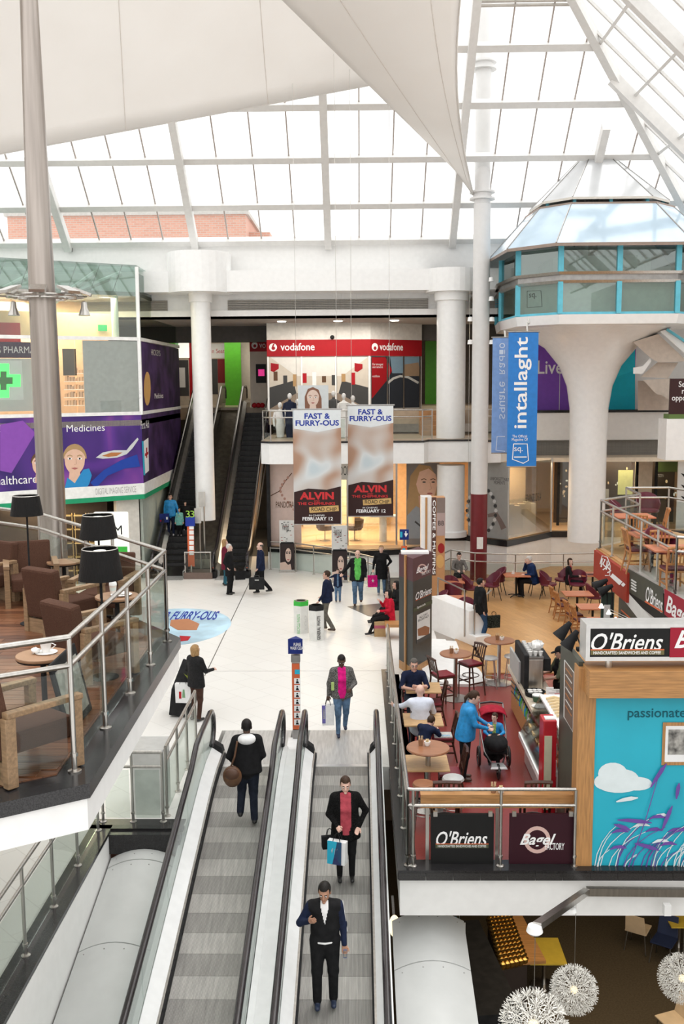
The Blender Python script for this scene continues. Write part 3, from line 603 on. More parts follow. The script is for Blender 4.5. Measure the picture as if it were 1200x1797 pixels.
# ================================================================ FLAT PRINT HELPERS
class Face:
    """a flat printed face in the place: a point on it and its outward normal; shapes are given as photo pixels lying on it"""
    def __init__(s, P, N, parent): s.P = Vector(P); s.N = Vector(N).normalized(); s.par = parent; s.up = Vector((0, 0, 1)); s.up = (s.up - s.N * s.up.dot(s.N)).normalized(); s.r = s.up.cross(s.N); s.k = 0
    def w(s, px, py):
        d = CF * F_PX + CR * (px - CXP) - CU * (py - CYP); return CAM + d * ((s.P - CAM).dot(s.N) / d.dot(s.N))
    def poly(s, name, pix, m, lift=None, th=.002, label=None):
        s.k += 1; l = .003 + .0006 * s.k if lift is None else lift
        return MB().slab([s.w(*p) + s.N * (l + th) for p in pix], s.N, th).build(name, m, s.par, label=label)
    def box(s, x0, y0, x1, y1):
        xm, ym = (x0 + x1) / 2, (y0 + y1) / 2; w_ = (s.w(x1, ym) - s.w(x0, ym)).dot(s.r); h = (s.w(xm, y0) - s.w(xm, y1)).dot(s.up); return s.w(xm, ym) - s.r * w_ / 2 - s.up * h / 2, w_, h
    def rect(s, name, x0, y0, x1, y1, m, lift=None, label=None):
        a, w_, h = s.box(x0, y0, x1, y1); a = a + s.up * h; h = -h; s.k += 1; l = .005 + .0006 * s.k if lift is None else lift + .002
        return MB().slab([a + s.N * l, a + s.r * w_ + s.N * l, a + s.r * w_ + s.up * h + s.N * l, a + s.up * h + s.N * l], s.N, .002).build(name, m, s.par, label=label)
    def ell(s, name, cx, cy, rx, ry, m, n=20, a0=0., a1=2 * PI, rot=0., lift=None):
        c, q = math.cos(rot), math.sin(rot); P = []
        for i in range(n + (0 if a1 - a0 > 6.28 else 1)):
            t = a0 + (a1 - a0) * i / n; x, y = rx * math.cos(t), ry * math.sin(t); P.append((cx + x * c - y * q, cy + x * q + y * c))
        return s.poly(name, P, m, lift)
    def ring(s, name, cx, cy, rx, ry, wd, m, n=24, a0=0., a1=2 * PI):
        s.k += 1; l = .005 + .0006 * s.k; M_ = MB()
        for i in range(n):
            t, t2 = a0 + (a1 - a0) * i / n, a0 + (a1 - a0) * (i + 1) / n
            q = [(cx + (rx + e) * math.cos(u), cy + (ry + e) * math.sin(u)) for u, e in ((t, -wd / 2), (t, wd / 2), (t2, wd / 2), (t2, -wd / 2))]
            M_.slab([s.w(*p) + s.N * l for p in q], s.N, .002)
        return M_.build(name, m, s.par)
    def line(s, name, pix, wd, m):
        """a stroke of width wd pixels along a pixel polyline; wd may be a list"""
        s.k += 1; l = .005 + .0006 * s.k; M_ = MB(); n = len(pix); W = wd if isinstance(wd, (list, tuple)) else [wd] * n; L_, R_ = [], []
        for i in range(n):
            a, b = pix[max(0, i - 1)], pix[min(n - 1, i + 1)]; dx, dy = b[0] - a[0], b[1] - a[1]; q = math.hypot(dx, dy) or 1; ox, oy = -dy / q * W[i] / 2, dx / q * W[i] / 2
            L_.append((pix[i][0] + ox, pix[i][1] + oy)); R_.append((pix[i][0] - ox, pix[i][1] - oy))
        for i in range(n - 1): M_.slab([s.w(*p) + s.N * l for p in (L_[i], L_[i + 1], R_[i + 1], R_[i])], s.N, .002)
        return M_.build(name, m, s.par)
    def txt(s, body, x0, y0, x1, y1, m, name='lettering', bold=0., shear=0., vert=0, spacing=1.):
        """lettering fitted to the pixel box; vert=1 reads upwards, -1 downwards"""
        cu = bpy.data.curves.new(name, 'FONT'); cu.body = body; cu.extrude = .0; cu.offset = bold; cu.shear = shear; cu.resolution_u = 3; cu.space_character = spacing; cu.space_line = .85; cu.align_x = 'CENTER' if '\n' in body else 'LEFT'
        me = text_mesh(cu)
        co = np.empty(len(me.vertices) * 3); me.vertices.foreach_get('co', co); co = co.reshape(-1, 3); lo, hi = co.min(0), co.max(0); u = (co - lo) / np.maximum(hi - lo, 1e-6)
        if vert == 1: u = np.stack([1 - u[:, 1], u[:, 0], u[:, 2]], 1)
        if vert == -1: u = np.stack([u[:, 1], 1 - u[:, 0], u[:, 2]], 1)
        a, w_, h = s.box(x0, y0, x1, y1); s.k += 1
        base = a + s.N * (.005 + .0006 * s.k) - LOC[s.par.name]
        P = np.array(base) + u[:, :1] * np.array(s.r) * w_ + u[:, 1:2] * np.array(s.up) * h
        me.vertices.foreach_set('co', P.ravel()); me.materials.clear(); me.materials.append(m); me.update()
        o = bpy.data.objects.new(name, me); COL.objects.link(o); o.parent = s.par; LOC[o.name] = LOC[s.par.name]; return o
def ink(name, rgb, rough=.5, emit=0.): return mat('print_' + name, rgb, rough, var=.03, emit=emit, spec=.2)
I_W = ink('white', (.86, .86, .86)); I_K = ink('black', (.012, .012, .013)); I_RED = ink('red', (.42, .012, .02)); I_BLUE = ink('blue', (.02, .045, .32)); I_PURP = ink('purple', (.075, .022, .20)); I_CYAN = ink('cyan', (.03, .42, .62))
I_SKIN = ink('skin', (.72, .47, .35)); I_SKIND = ink('skin_shade', (.55, .33, .24)); I_HAIR = ink('brown_hair', (.13, .07, .04)); I_DK = ink('dark_grey', (.06, .06, .06)); I_GREY = ink('grey', (.42, .42, .41)); I_PALE = ink('pale_grey', (.66, .66, .64)); I_LIP = ink('lip', (.42, .14, .13)); I_BLOND = ink('blond_hair', (.42, .27, .13))
def face_print(F, cx, cy, h, skin, hair, hairw=1.0, style='long', turn=0.):
    """a portrait print: hair, neck, face, brows, eyes, nose, mouth; h is the head height in pixels"""
    w_ = h * .37
    if style == 'long': F.poly('hair', [(cx - w_ * 1.25 * hairw, cy + h * .75), (cx - w_ * 1.3, cy - h * .1), (cx - w_ * .8, cy - h * .55), (cx, cy - h * .66), (cx + w_ * .9, cy - h * .5), (cx + w_ * 1.35, cy), (cx + w_ * 1.4 * hairw, cy + h * .8)], hair)
    else: F.poly('hair', [(cx + w_ * 1.1 * math.cos(t), cy - h * .06 + h * .5 * math.sin(t)) for t in [PI * (1 + i / 10) for i in range(11)]], hair)
    F.poly('neck', [(cx - w_ * .45, cy + h * .3), (cx + w_ * .45, cy + h * .3), (cx + w_ * .6, cy + h * .8), (cx - w_ * .6, cy + h * .8)], skin)
    F.poly('face', [(cx + w_ * math.cos(t) * (1 if math.sin(t) < 0 else .92 - .25 * math.sin(t) ** 3), cy + h * (.5 if math.sin(t) > 0 or style == 'long' else .38) * math.sin(t)) for t in [2 * PI * i / 22 for i in range(22)]], skin)
    for s_ in (-1, 1):
        ex = cx + s_ * w_ * .45 + turn * w_
        F.line('brow', [(ex - w_ * .24, cy - h * .14), (ex, cy - h * .18), (ex + w_ * .24, cy - h * .14)], h * .035, hair)
        F.ell('eye', ex, cy - h * .06, w_ * .2, h * .035, I_W, 10); F.ell('iris', ex, cy - h * .06, w_ * .09, h * .034, I_K, 8)
    F.line('nose', [(cx + turn * w_ + w_ * .1, cy - h * .05), (cx + turn * w_ * 1.3 + w_ * .16, cy + h * .12), (cx + turn * w_ - w_ * .05, cy + h * .14)], h * .02, I_SKIND)
    F.poly('mouth', [(cx + turn * w_ - w_ * .34, cy + h * .26), (cx + turn * w_, cy + h * .235), (cx + turn * w_ + w_ * .34, cy + h * .26), (cx + turn * w_, cy + h * .31)], I_LIP)
# ================================================================ ESCALATORS UP
EB = mat('escalator_step', (.018, .018, .019), .45, .3, var=.3); ESK = mat('escalator_skirt', (.42, .42, .40), .3, .8, var=.08); EBAL = mat('dark_balustrade', (.05, .048, .042), .15, .6, var=.2)
S30 = math.tan(math.radians(30)); ETOP = 6.05
def escalator(label, cx, w_=.9):
    t = T('escalator', label, 'escalator', (cx, 36.6, 0)); x0, x1 = cx - w_ / 2, cx + w_ / 2; n = 30
    st = MB().box(x0, x1, 0, .405, -.02, 0); st.box(x0, x1, 0, .03, -.21, -.02)
    for k in range(7): st.box(x0 + .06 + k * .12, x0 + .12 + k * .12, -.006, 0, -.2, -.01)
    st.v = [(a - 0, b, c) for a, b, c in st.v]
    s0 = MB(); s0.v = [(a - cx, b, c) for a, b, c in st.v]; s0.f = st.f; s0.m = st.m; s0 = s0.build('step', EB, t, local=True)
    for k in range(n):
        o = s0 if k == 0 else s0.copy()
        if k: COL.objects.link(o)
        z = min(.2 * (k + 1), ETOP) if k > 0 else .04
        o.location = (0, .7 + k * .3464 - .35, z - .0)
    MB().box(x0 - .1, x1 + .1, 35.9, 36.95, 0, .012).build('landing_plate', PLATE, t)
    prof = [(36.6, 0), (37.3, .1), (47.0, ETOP - .0), (48.4, ETOP)]
    for xs, sg in ((x0, -1), (x1, 1)):
        sk = MB(); 
        for (ya, za), (yb, zb) in zip(prof, prof[1:]): sk.hexa([(xs, ya, za - .2), (xs + sg * .16, ya, za - .2), (xs + sg * .16, yb, zb - .2), (xs, yb, zb - .2)], [(xs, ya, za + .22), (xs + sg * .16, ya, za + .34), (xs + sg * .16, yb, zb + .34), (xs, yb, zb + .22)])
        sk.build('skirt_panel', ESK, t)
        bl = MB(); 
        for (ya, za), (yb, zb) in zip(prof, prof[1:]): bl.hexa([(xs + sg * .15, ya, za + .2), (xs + sg * .21, ya, za + .2), (xs + sg * .21, yb, zb + .2), (xs + sg * .15, yb, zb + .2)], [(xs + sg * .15, ya, za + .9), (xs + sg * .21, ya, za + .9), (xs + sg * .21, yb, zb + .9), (xs + sg * .15, yb, zb + .9)])
        bl.build('balustrade', EBAL, t)
        hx = xs + sg * .18; hp = [(36.5, .25), (36.3, .35), (36.22, .55), (36.28, .78), (36.5, .93), (37.2, 1.0), (47.0, ETOP + .95), (48.3, ETOP + .97), (48.5, ETOP + .8), (48.5, ETOP + .4)]
        MB().tube([(hx, y, z) for y, z in hp], .06, 8).build('handrail', HAND, t, smooth=True)
        MB().box(hx - .1, hx + .1, 36.25, 36.7, 0, .25).build('newel_box', BLACKM, t, bevel=.02); MB().box(hx - .02, hx + .02, 36.215, 36.23, .4, .7).build('warning_sticker', ink('orange', (.62, .13, .05)), t)
    MB().hexa([(x0 - .2, 36.7, -.02), (x1 + .2, 36.7, -.02), (x1 + .2, 48.4, 5.4), (x0 - .2, 48.4, 5.4)], [(x0 - .2, 36.7, .0), (x1 + .2, 36.7, .0), (x1 + .2, 48.4, 5.85), (x0 - .2, 48.4, 5.85)]).build('truss_cladding', EBAL, t)
    return t
escalator('black escalator beside the pharmacy with a family riding down', -7.02); escalator('empty black escalator right of the white column', -4.74)
dk = MB(); dk.hexa([(-6.45, 37.0, 0), (-5.4, 37.0, 0), (-5.4, 47, 4.5), (-6.45, 47, 4.5)], [(-6.45, 37.0, .6), (-5.4, 37.0, .6), (-5.4, 47, 6.05), (-6.45, 47, 6.05)]); tag(dk.build('escalator_infill', mat('bronze_infill', (.22, .20, .165), .25, .8, var=.2)), 'bronze coloured slope filling the gap between the escalators', 'panel')
MB_ = T('escalator_guard', 'small glass guard panel between the escalator feet', 'guard', (-5.9, 36.3, 0))
for x in (-6.4, -5.45): MB().cyl((x, 36.2, 0), (x, 36.2, 1.0), .025, n=8).build('post', STEEL, MB_)
MB().cyl((-6.42, 36.2, 1.0), (-5.43, 36.2, 1.0), .025, n=8).build('top_rail', STEEL, MB_); MB().box(-6.35, -5.5, 36.19, 36.205, .25, .95).build('glass_pane', GLASS, MB_); MB().box(-6.45, -5.4, 36.15, 36.9, 0, .24).build('plinth', mat('bronze_plinth', (.16, .11, .09), .4), MB_)
sg_ = T('escalator_sign', 'orange warning post with a blue number three cap between escalators', 'sign', (-6.1, 36.0, 0)); a = at(336, 975, Y=36.4)
MB().box(a.x - .12, a.x + .12, 36.3, 36.34, .45, 1.95).build('board', ink('orange', (.62, .13, .05)), sg_); MB().box(a.x - .17, a.x + .17, 36.26, 36.38, 1.97, 2.3).build('cap', I_BLUE, sg_); MB().cyl((a.x, 36.32, 0), (a.x, 36.32, .5), .03, n=8).build('pole', STEEL, sg_)
F = Face((0, 36.26, 0), (0, -1, 0), sg_); F.txt('3', 334, 896, 341, 908, ink('lime', (.35, .62, .1))); F.txt('3', 326, 896, 333, 908, ink('lime', (.35, .62, .1)))
F = Face((0, 36.3, 0), (0, -1, 0), sg_)
for k in range(6): F.rect('pictogram', 332, 922 + k * 9, 340, 929 + k * 9, I_W)
for nm, x, y0 in (('a', 347, 905), ('b', 354, 876)):
    o = T('sign_box', 'small grey metal sign box on a pole beside the escalator ' + ('foot' if nm == 'a' else 'column'), 'sign', tuple(at(x, y0, Y=37.2 if nm == 'b' else 36.6))); c = at(x, y0, Y=37.2 if nm == 'b' else 36.6)
    MB().box(c.x - .12, c.x + .12, c.y - .04, c.y + .04, c.z - .28, c.z + .28).build('box', mat('sign_grey', (.55, .53, .50), .4, .5), o); MB().cyl((c.x + .06, c.y + .06, .3), (c.x + .06, c.y + .06, c.z), .03, n=8).build('pole', STEEL, o)
# ================================================================ PHARMACY
ph = T('pharmacy', 'two storey glass pharmacy with a purple picture band', 'shop', (-11, 38, 0)); q0, q1 = Vector((-7.8, 36.0, 0)), Vector((-15.4, 31.2, 0)); pd = (q1 - q0).normalized(); pn = Vector((pd.y, -pd.x, 0)); 
if pn.y > 0: pn = -pn
def fpt(s, z, out=0.): p = q0 + pd * s + pn * out; return Vector((p.x, p.y, z))
LEN = (q1 - q0).length
def fslab(name, s0, s1, z0, z1, m, out=0., th=.1, par=ph): return MB().slab([fpt(s0, z0, out), fpt(s1, z0, out), fpt(s1, z1, out), fpt(s0, z1, out)], pn, th).build(name, m, par)
def sslab(name, y0, y1, z0, z1, m, out=0., th=.1): return MB().slab([Vector((-7.8 + out, y0, z0)), Vector((-7.8 + out, y1, z0)), Vector((-7.8 + out, y1, z1)), Vector((-7.8 + out, y0, z1))], (1, 0, 0), th).build(name, m, ph)
def purple_mat():
    m = bpy.data.materials.new('purple_photo_print'); m.use_nodes = True; N = m.node_tree.nodes; L = m.node_tree.links; b = N['Principled BSDF']; b.inputs['Roughness'].default_value = .3
    tc = N.new('ShaderNodeTexCoord'); nz = N.new('ShaderNodeTexNoise'); nz.inputs['Scale'].default_value = .55; nz.inputs['Detail'].default_value = 1.2; nz.inputs['Distortion'].default_value = .8; L.new(tc.outputs['Object'], nz.inputs[0])
    cr = N.new('ShaderNodeValToRGB'); L.new(nz.outputs['Fac'], cr.inputs[0]); e = cr.color_ramp.elements; e[0].position = .30; e[0].color = (.035, .015, .14, 1); e[1].position = .72; e[1].color = (.40, .10, .42, 1)
    n = cr.color_ramp.elements.new(.48); n.color = (.10, .03, .26, 1); L.new(cr.outputs[0], b.inputs['Base Color']); return m
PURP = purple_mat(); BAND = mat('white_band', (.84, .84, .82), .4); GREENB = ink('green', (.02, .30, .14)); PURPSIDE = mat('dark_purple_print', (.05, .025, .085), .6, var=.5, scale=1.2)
fslab('picture_band', 0, LEN, 3.6, 6.08, PURP); fslab('white_band', 0, LEN, 3.2, 3.6, BAND, .04); fslab('green_strip', 0, LEN, 3.03, 3.2, GREENB, .05); fslab('rail_band', 0, LEN, 6.08, 6.2, BAND, .05)
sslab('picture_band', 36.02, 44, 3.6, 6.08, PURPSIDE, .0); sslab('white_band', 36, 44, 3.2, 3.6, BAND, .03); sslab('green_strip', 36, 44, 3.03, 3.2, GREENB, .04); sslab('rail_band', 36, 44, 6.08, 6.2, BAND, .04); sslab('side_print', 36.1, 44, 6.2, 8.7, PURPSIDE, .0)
fslab('rail_band', 0, LEN, 8.72, 8.84, BAND, .05); sslab('rail_band', 36, 44, 8.72, 8.84, BAND, .04)
fslab('glass_pane', .05, 2.3, 6.2, 8.72, SHOPGLASS, .02, .012); fslab('glass_pane', 2.35, LEN, 6.2, 8.72, SHOPGLASS, .02, .012); fslab('glass_pane', .05, LEN, 8.84, 11.3, GREENGLASS, .02, .012); sslab('glass_pane', 36.05, 44, 8.84, 11.1, GREENGLASS, .0, .012)
fslab('frosted_panel', .08, 2.05, 6.2, 8.7, mat('frosted_panel', (.62, .64, .62), .5), .0, .02)
for s_ in (0.0,): MB().box(-7.86, -7.74, 35.95, 36.07, 6.1, 11.3).build('corner_post', WHITE2, ph)
MB().cyl(fpt(.75, 8.8, -.3), fpt(.75, 10.95, -.3), .13, n=12).build('inner_column', WHITE2, ph)
for a_, b_ in ((.4, 3.2), (1.3, 3.0), (3.2, 5.4)): MB().cyl(fpt(a_, 11.1, -.5), fpt(b_, 9.9, -.5), .10, n=8).build('roof_strut', ROOFW, ph)
for k in range(7): MB().bar(fpt(.9 + k * .8, 10.35, -.05), fpt(.5 + k * .8, 11.35, -.05), .025, .025).build('cable', STEELD, ph)
MB().prism([(q0.x, q0.y), (q1.x, q1.y), (q1.x, 44), (q0.x, 44)], 10.28, 10.42).build('upper_ceiling', SOFFIT, ph); MB().prism([(q0.x, q0.y), (q1.x, q1.y), (q1.x, 44), (q0.x, 44)], 5.7, 5.9).build('upper_floor', mat('shop_floor', (.5, .45, .38), .4), ph)
MB().hexa([fpt(0, 11.3), fpt(LEN, 11.3), Vector((-15.4, 44, 11.3)), Vector((-7.8, 44, 11.1))], [fpt(0, 11.36), fpt(LEN, 11.36), Vector((-15.4, 44, 11.4)), Vector((-7.8, 44, 11.2))]).build('glass_roof', GREENGLASS, ph)
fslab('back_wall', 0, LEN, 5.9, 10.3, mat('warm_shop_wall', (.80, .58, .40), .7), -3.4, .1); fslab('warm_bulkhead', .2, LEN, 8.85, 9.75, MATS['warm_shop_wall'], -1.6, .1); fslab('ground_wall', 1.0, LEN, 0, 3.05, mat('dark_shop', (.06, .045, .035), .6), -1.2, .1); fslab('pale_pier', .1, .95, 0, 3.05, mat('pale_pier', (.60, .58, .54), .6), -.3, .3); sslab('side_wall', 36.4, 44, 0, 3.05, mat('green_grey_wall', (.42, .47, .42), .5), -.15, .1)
F = Face(fpt(0, 0, 0), pn, ph)
F.txt('Medicines', 117, 745, 184, 757, I_W); F.txt('Care', -8, 746, 33, 758, I_W); F.txt('Healthcare', -22, 835, 66, 850, I_W)
F2 = Face(fpt(0, 0, .04), pn, ph); F2.txt('DIGITAL IMAGING SERVICE', 168, 855, 239, 866, I_GREY)
face_print(F, 131, 808, 52, I_SKIN, I_BLOND, style='short'); F.poly('blue_shirt', [(113, 858), (118, 838), (131, 848), (146, 824), (156, 822), (161, 834), (156, 850), (150, 857)], ink('shirt_blue', (.03, .25, .55)))
F.poly('spoon', [(168, 803), (180, 794), (200, 790), (222, 790), (228, 782), (241, 768), (243, 771), (232, 787), (222, 797), (205, 803), (180, 805)], ink('silver', (.60, .62, .62), .2)); F.poly('medicine', [(178, 800), (195, 794), (215, 794), (205, 800), (190, 802)], ink('amber', (.45, .18, .06)))
F.line('blue_ribbon', [(163, 852), (185, 830), (215, 815), (243, 808)], [14, 12, 16, 22], ink('deep_blue', (.02, .06, .35))); F.poly('pink_light', [(0, 745), (40, 738), (62, 760), (20, 830), (0, 826)], ink('violet', (.25, .08, .42))); face_print(F, 70, 815, 40, I_SKIN, I_HAIR, style='short')
FS = Face((-7.8, 36, 0), (1, 0, 0), ph)
FS.txt('First Aid', 247, 738, 261, 752, I_W); FS.poly('first_aid_box', [(251, 775), (260, 768), (261, 826), (254, 832)], I_W); FS.poly('red_cross', [(256, 786), (258, 785), (258, 803), (256, 804)], I_RED); FS.poly('red_cross', [(254, 796), (260, 792), (260, 797), (254, 801)], I_RED); FS.line('blue_rim', [(250, 774), (253, 834)], 3, I_CYAN); FS.txt('Medicines', 271, 690, 286, 699, I_W); FS.txt('Vitamins', 243, 634, 249, 700, I_W, vert=1); FS.ell('capsule', 258, 682, 6, 30, ink('amber_glow', (.6, .35, .12)), 14); FS.txt("HICKEYS", 265, 614, 281, 624, I_PALE)
FI = Face(fpt(0, 0, -.15), pn, ph); FI.rect('pharmacy_sign', -30, 600, 57, 628, ink('plum', (.035, .012, .055))); FI.txt('S PHARMACY', -4, 608, 80, 620, I_W); FI.rect('white_panel', -20, 629, 60, 722, ink('panel_white', (.68, .68, .66))); FI.rect('sign_board', -10, 633, 40, 702, I_W)
GRN = mat('green_neon', (.05, .75, .10), .4, emit=1.4)
for gi, e in enumerate((1.0, .55)):
    m_ = GRN if gi == 0 else mat('green_neon_dark', (.02, .22, .03), .4)
    FI.poly('green_cross', [(6 + x * e, 668 + y * e) for x, y in ((-10, -30), (10, -30), (10, -11), (30, -11), (30, 11), (10, 11), (10, 30), (-10, 30), (-10, 11), (-30, 11), (-30, -11), (-10, -11))], m_)
FB = Face(fpt(0, 0, -1.5), pn, ph); FB.rect('exit_sign', 172, 570, 188, 581, mat('exit_green', (.02, .30, .10), .5, emit=.6)); FB.rect('dark_screen', 110, 612, 134, 659, I_DK); FB.rect('dark_screen', 146, 612, 151, 659, I_DK); FB.rect('red_panel', -20, 566, 36, 600, I_RED)
shf = T('pharmacy_shelf', 'shelves of small boxes inside the pharmacy', 'shelf', tuple(fpt(2.9, 5.9, -1.2)))
for k in range(5):
    c = [at(112, 655 + k * 14, Y=36.6), at(152, 655 + k * 14, Y=36.6)]; MB().box(c[0].x, c[1].x, 36.6, 36.9, c[0].z - .03, c[0].z).build('shelf_board', WHITE, shf)
    for j in range(7):
        x = c[0].x + .04 + j * .11; bx = MB().box(x, x + .09, 36.62, 36.8, c[0].z, c[0].z + random.uniform(.1, .2)).build('medicine_box', ink(random.choice(['a', 'b', 'c']) + '_pack', {'a': (.7, .5, .35), 'b': (.55, .42, .34), 'c': (.75, .72, .68)}[random.choice('abc')]), shf)
for k in range(4):
    c = at(125 + k * 24, 893, Y=36); g = T('gold_stand', ['small', 'slim', 'open', 'tall'][k] + ' golden shelf rack standing under the picture band', 'rack', (c.x, 35.4, 0))
    for z in (.5, 1.0, 1.5, 2.0, 2.5): MB().box(c.x - .2, c.x + .2, 35.2, 35.5, z, z + .03).build('tray', mat('gold_metal', (.70, .50, .22), .3, .8), g)
    for sx in (-.2, .2): MB().cyl((c.x + sx, 35.35, 0), (c.x + sx, 35.35, 2.6), .015, n=6).build('upright', MATS['gold_metal'], g)
kd = T('round_desk', 'white round information desk behind the balcony glass', 'desk', (*at(222, 1125, z=0).xy, 0)); c = at(222, 1125, z=0); MB().lathe([(1.0, 0), (1.0, .12), (.95, .14), (.95, .98)], c.x, c.y + .6, 0, 28).build('body', WHITE2, kd, smooth=True); MB().lathe([(1.08, .98), (1.08, 1.05), (.0, 1.05)], c.x, c.y + .6, 0, 28).build('top', WHITE2, kd, smooth=True)
sg2 = T('lightbox_sign', 'rounded white and green light box sign behind the lamps', 'sign', (*at(205, 985, z=0).xy, 0)); c = at(195, 940, Y=31); MB().box(c.x - .55, c.x + .55, 31, 31.15, c.z - .75, c.z + .75).build('box', mat('white_lightbox', (.85, .86, .80), .4, emit=.25), sg2, bevel=.06); MB().box(c.x - .5, c.x + .5, 30.98, 31, c.z - .7, c.z - .35).build('green_wave', ink('bright_green', (.05, .45, .06)), sg2); MB().box(c.x - .1, c.x + .1, 31, 31.1, 0, c.z - .7).build('foot', STEEL, sg2)
F = Face((0, 30.98, 0), (0, -1, 0), sg2); F.txt('M', 200, 922, 214, 938, I_K)
# ================================================================ PHONE SHOP
vs = T('phone_shop', 'phone shop with red fascia above the terrace', 'shop', (0, 43, GALZ)); VY = 41.6
VW = mat('shop_white', (.70, .68, .64), .6); VRED = ink('shop_red', (.36, .012, .018))
xa, xb = at(468, 600, Y=VY).x, at(650, 600, Y=VY).x; B2 = Vector((at(740, 600, Y=43.2).x, 43.2, 0)); A2 = Vector((xb, VY, 0)); vd = (B2 - A2).normalized(); vn = Vector((vd.y, -vd.x, 0))
zt, zr1, zr0 = at(560, 558, Y=VY).z, at(560, 596, Y=VY).z, at(560, 625, Y=VY).z
MB().prism([(xa, VY), (xb, VY), (B2.x, B2.y), (B2.x, 47), (xa, 47)], zr1, 9.66).build('head_wall', VW, vs); MB().prism([(xa, VY - .05), (xb, VY - .05), (B2.x, B2.y - .05), (B2.x, 47), (xa, 47)], zr0, zr1).build('fascia', VRED, vs); MB().prism([(xa, VY), (xb, VY), (B2.x, B2.y), (B2.x, 47), (xa, 47)], GALZ, zr0).build('front', mat('shop_front_grey', (.55, .54, .52), .4), vs)
F = Face((0, VY - .05, 0), (0, -1, 0), vs); F.txt('vodafone', 492, 602, 552, 615, I_W, bold=.015); F.ell('logo_disc', 479, 609.5, 7, 7, I_W); F.ell('logo_drop', 479.5, 611, 3.2, 3.2, VRED); F.poly('logo_tail', [(476.5, 610), (479, 604), (482, 602.5), (480.5, 607)], VRED)
G = Face(A2 + Vector((0, -.05, 0)), vn, vs); G.txt('vodafone', 666, 602, 707, 615, I_W, bold=.015); G.ell('logo_disc', 657.5, 609, 5.5, 7, I_W); G.ell('logo_drop', 657.8, 611, 2.5, 3.2, VRED)
F = Face((0, VY, 0), (0, -1, 0), vs)
for x0, x1 in ((473, 528), (531, 588), (591, 646)):
    F.rect('window_print', x0, 626, x1, 718, ink('photo_cream', (.62, .56, .48)))
F.poly('ceiling_print', [(473, 626), (646, 626), (600, 660), (520, 660)], ink('photo_white', (.74, .72, .68))); F.poly('shelf_print', [(473, 680), (515, 668), (520, 690), (473, 718)], I_DK); F.poly('shelf_print', [(646, 680), (600, 668), (594, 690), (646, 718)], I_DK); F.poly('floor_print', [(473, 718), (520, 690), (594, 690), (646, 718)], ink('photo_brown', (.28, .22, .17)))
for x0, y0 in ((475, 637), (622, 637)): F.poly('red_sign_print', [(x0, y0), (x0 + 14, y0 + 2), (x0 + 14, y0 + 10), (x0 + 5, y0 + 16), (x0, y0 + 14)], VRED)
for k in range(9): F.rect('display_print', 480 + k * 17, 652 + (k * 7) % 9, 487 + k * 17, 668 + (k * 5) % 11, [I_HAIR, I_DK, ink('photo_wood', (.45, .28, .13)), I_RED, I_W][k % 5])
for x in (529.5, 589.5, 471, 648): F.rect('mullion', x - 1.5, 624, x + 1.5, 720, WHITE2, lift=.03)
G = Face(A2, vn, vs); G.rect('window_print', 652, 626, 738, 716, ink('night_photo', (.03, .035, .045))); G.poly('red_poster', [(652, 627), (676, 627), (688, 650), (678, 668), (652, 700)], VRED); G.txt('Our strongest\never network', 653, 637, 672, 646, I_W); G.txt('vodafone', 653, 658, 666, 662, I_W); G.poly('sky_print', [(684, 626), (738, 626), (738, 655), (688, 655)], ink('photo_sky', (.20, .30, .38))); G.line('bridge_print', [(680, 672), (690, 664), (702, 660), (716, 662), (734, 672)], 4, ink('photo_stone', (.55, .55, .52))); G.poly('quay_print', [(708, 640), (734, 636), (738, 660), (706, 660)], ink('photo_brick', (.32, .22, .14)))
for x in (679, 707.5, 736): G.rect('mullion', x - 1.2, 624, x + 1.2, 718, STEEL, lift=.03)
DOWNL = mat('downlight', (1, .95, .85), .4, emit=5)
for k, x in enumerate((494, 593, 692)):
    c = at(x, 557, Y=40.2); o = MB().lathe([(.0, 0), (.16, 0), (.18, .03)], c.x, 40.2, 9.585, 14).build('downlight', DOWNL, None); tag(o, ['first', 'second', 'third'][k] + ' recessed soffit light above the red shop sign, counted from the escalators', 'ceiling light')
MB().ball((at(583, 592, Y=VY).x, VY - .12, at(583, 592, Y=VY).z), .09, 10).build('dome_camera', BLACKM, vs, smooth=True)
# gallery background: side shops
gs_ = T('gallery_shop', 'red and white shop front at the top of the escalators', 'shop', (-7, 52, GALZ)); MB().box(-10.5, -4.2, 52, 54, GALZ, 9.6).build('front', mat('gallery_cream', (.50, .44, .36), .6), gs_); F = Face((0, 52, 0), (0, -1, 0), gs_)
F.rect('red_pillar', 332, 600, 341, 700, I_RED); F.rect('light_sign', 308, 598, 332, 628, mat('lit_sign', (.85, .84, .75), .4, emit=.5)); F.rect('poster', 309, 632, 331, 695, I_DK); F.rect('poster', 312, 645, 325, 680, I_PALE); F.rect('window', 371, 630, 382, 692, I_DK); F.rect('window', 382, 630, 395, 672, ink('dark_red', (.18, .02, .02))); F.rect('name_board', 371, 603, 395, 628, I_PALE); F.txt('n Seat', 372, 612, 394, 620, I_RED); F.rect('cream_pier', 422, 600, 440, 700, ink('photo_cream', (.62, .56, .48)))
for k, (x0, x1, y0, y1) in enumerate(((395, 422, 600, 672), (746, 768, 596, 672))):
    a, b = at(x0, y1, Y=51.5), at(x1, y0, Y=51.5); tag(MB().box(a.x, b.x, 51.5, 51.6, GALZ, b.z).build('green_hoarding', mat('lime_green_board', (.09, .42, .02), .5)), ['bright green hoarding at the head of the escalators', 'bright green hoarding seen right of the phone shop'][k], 'hoarding')
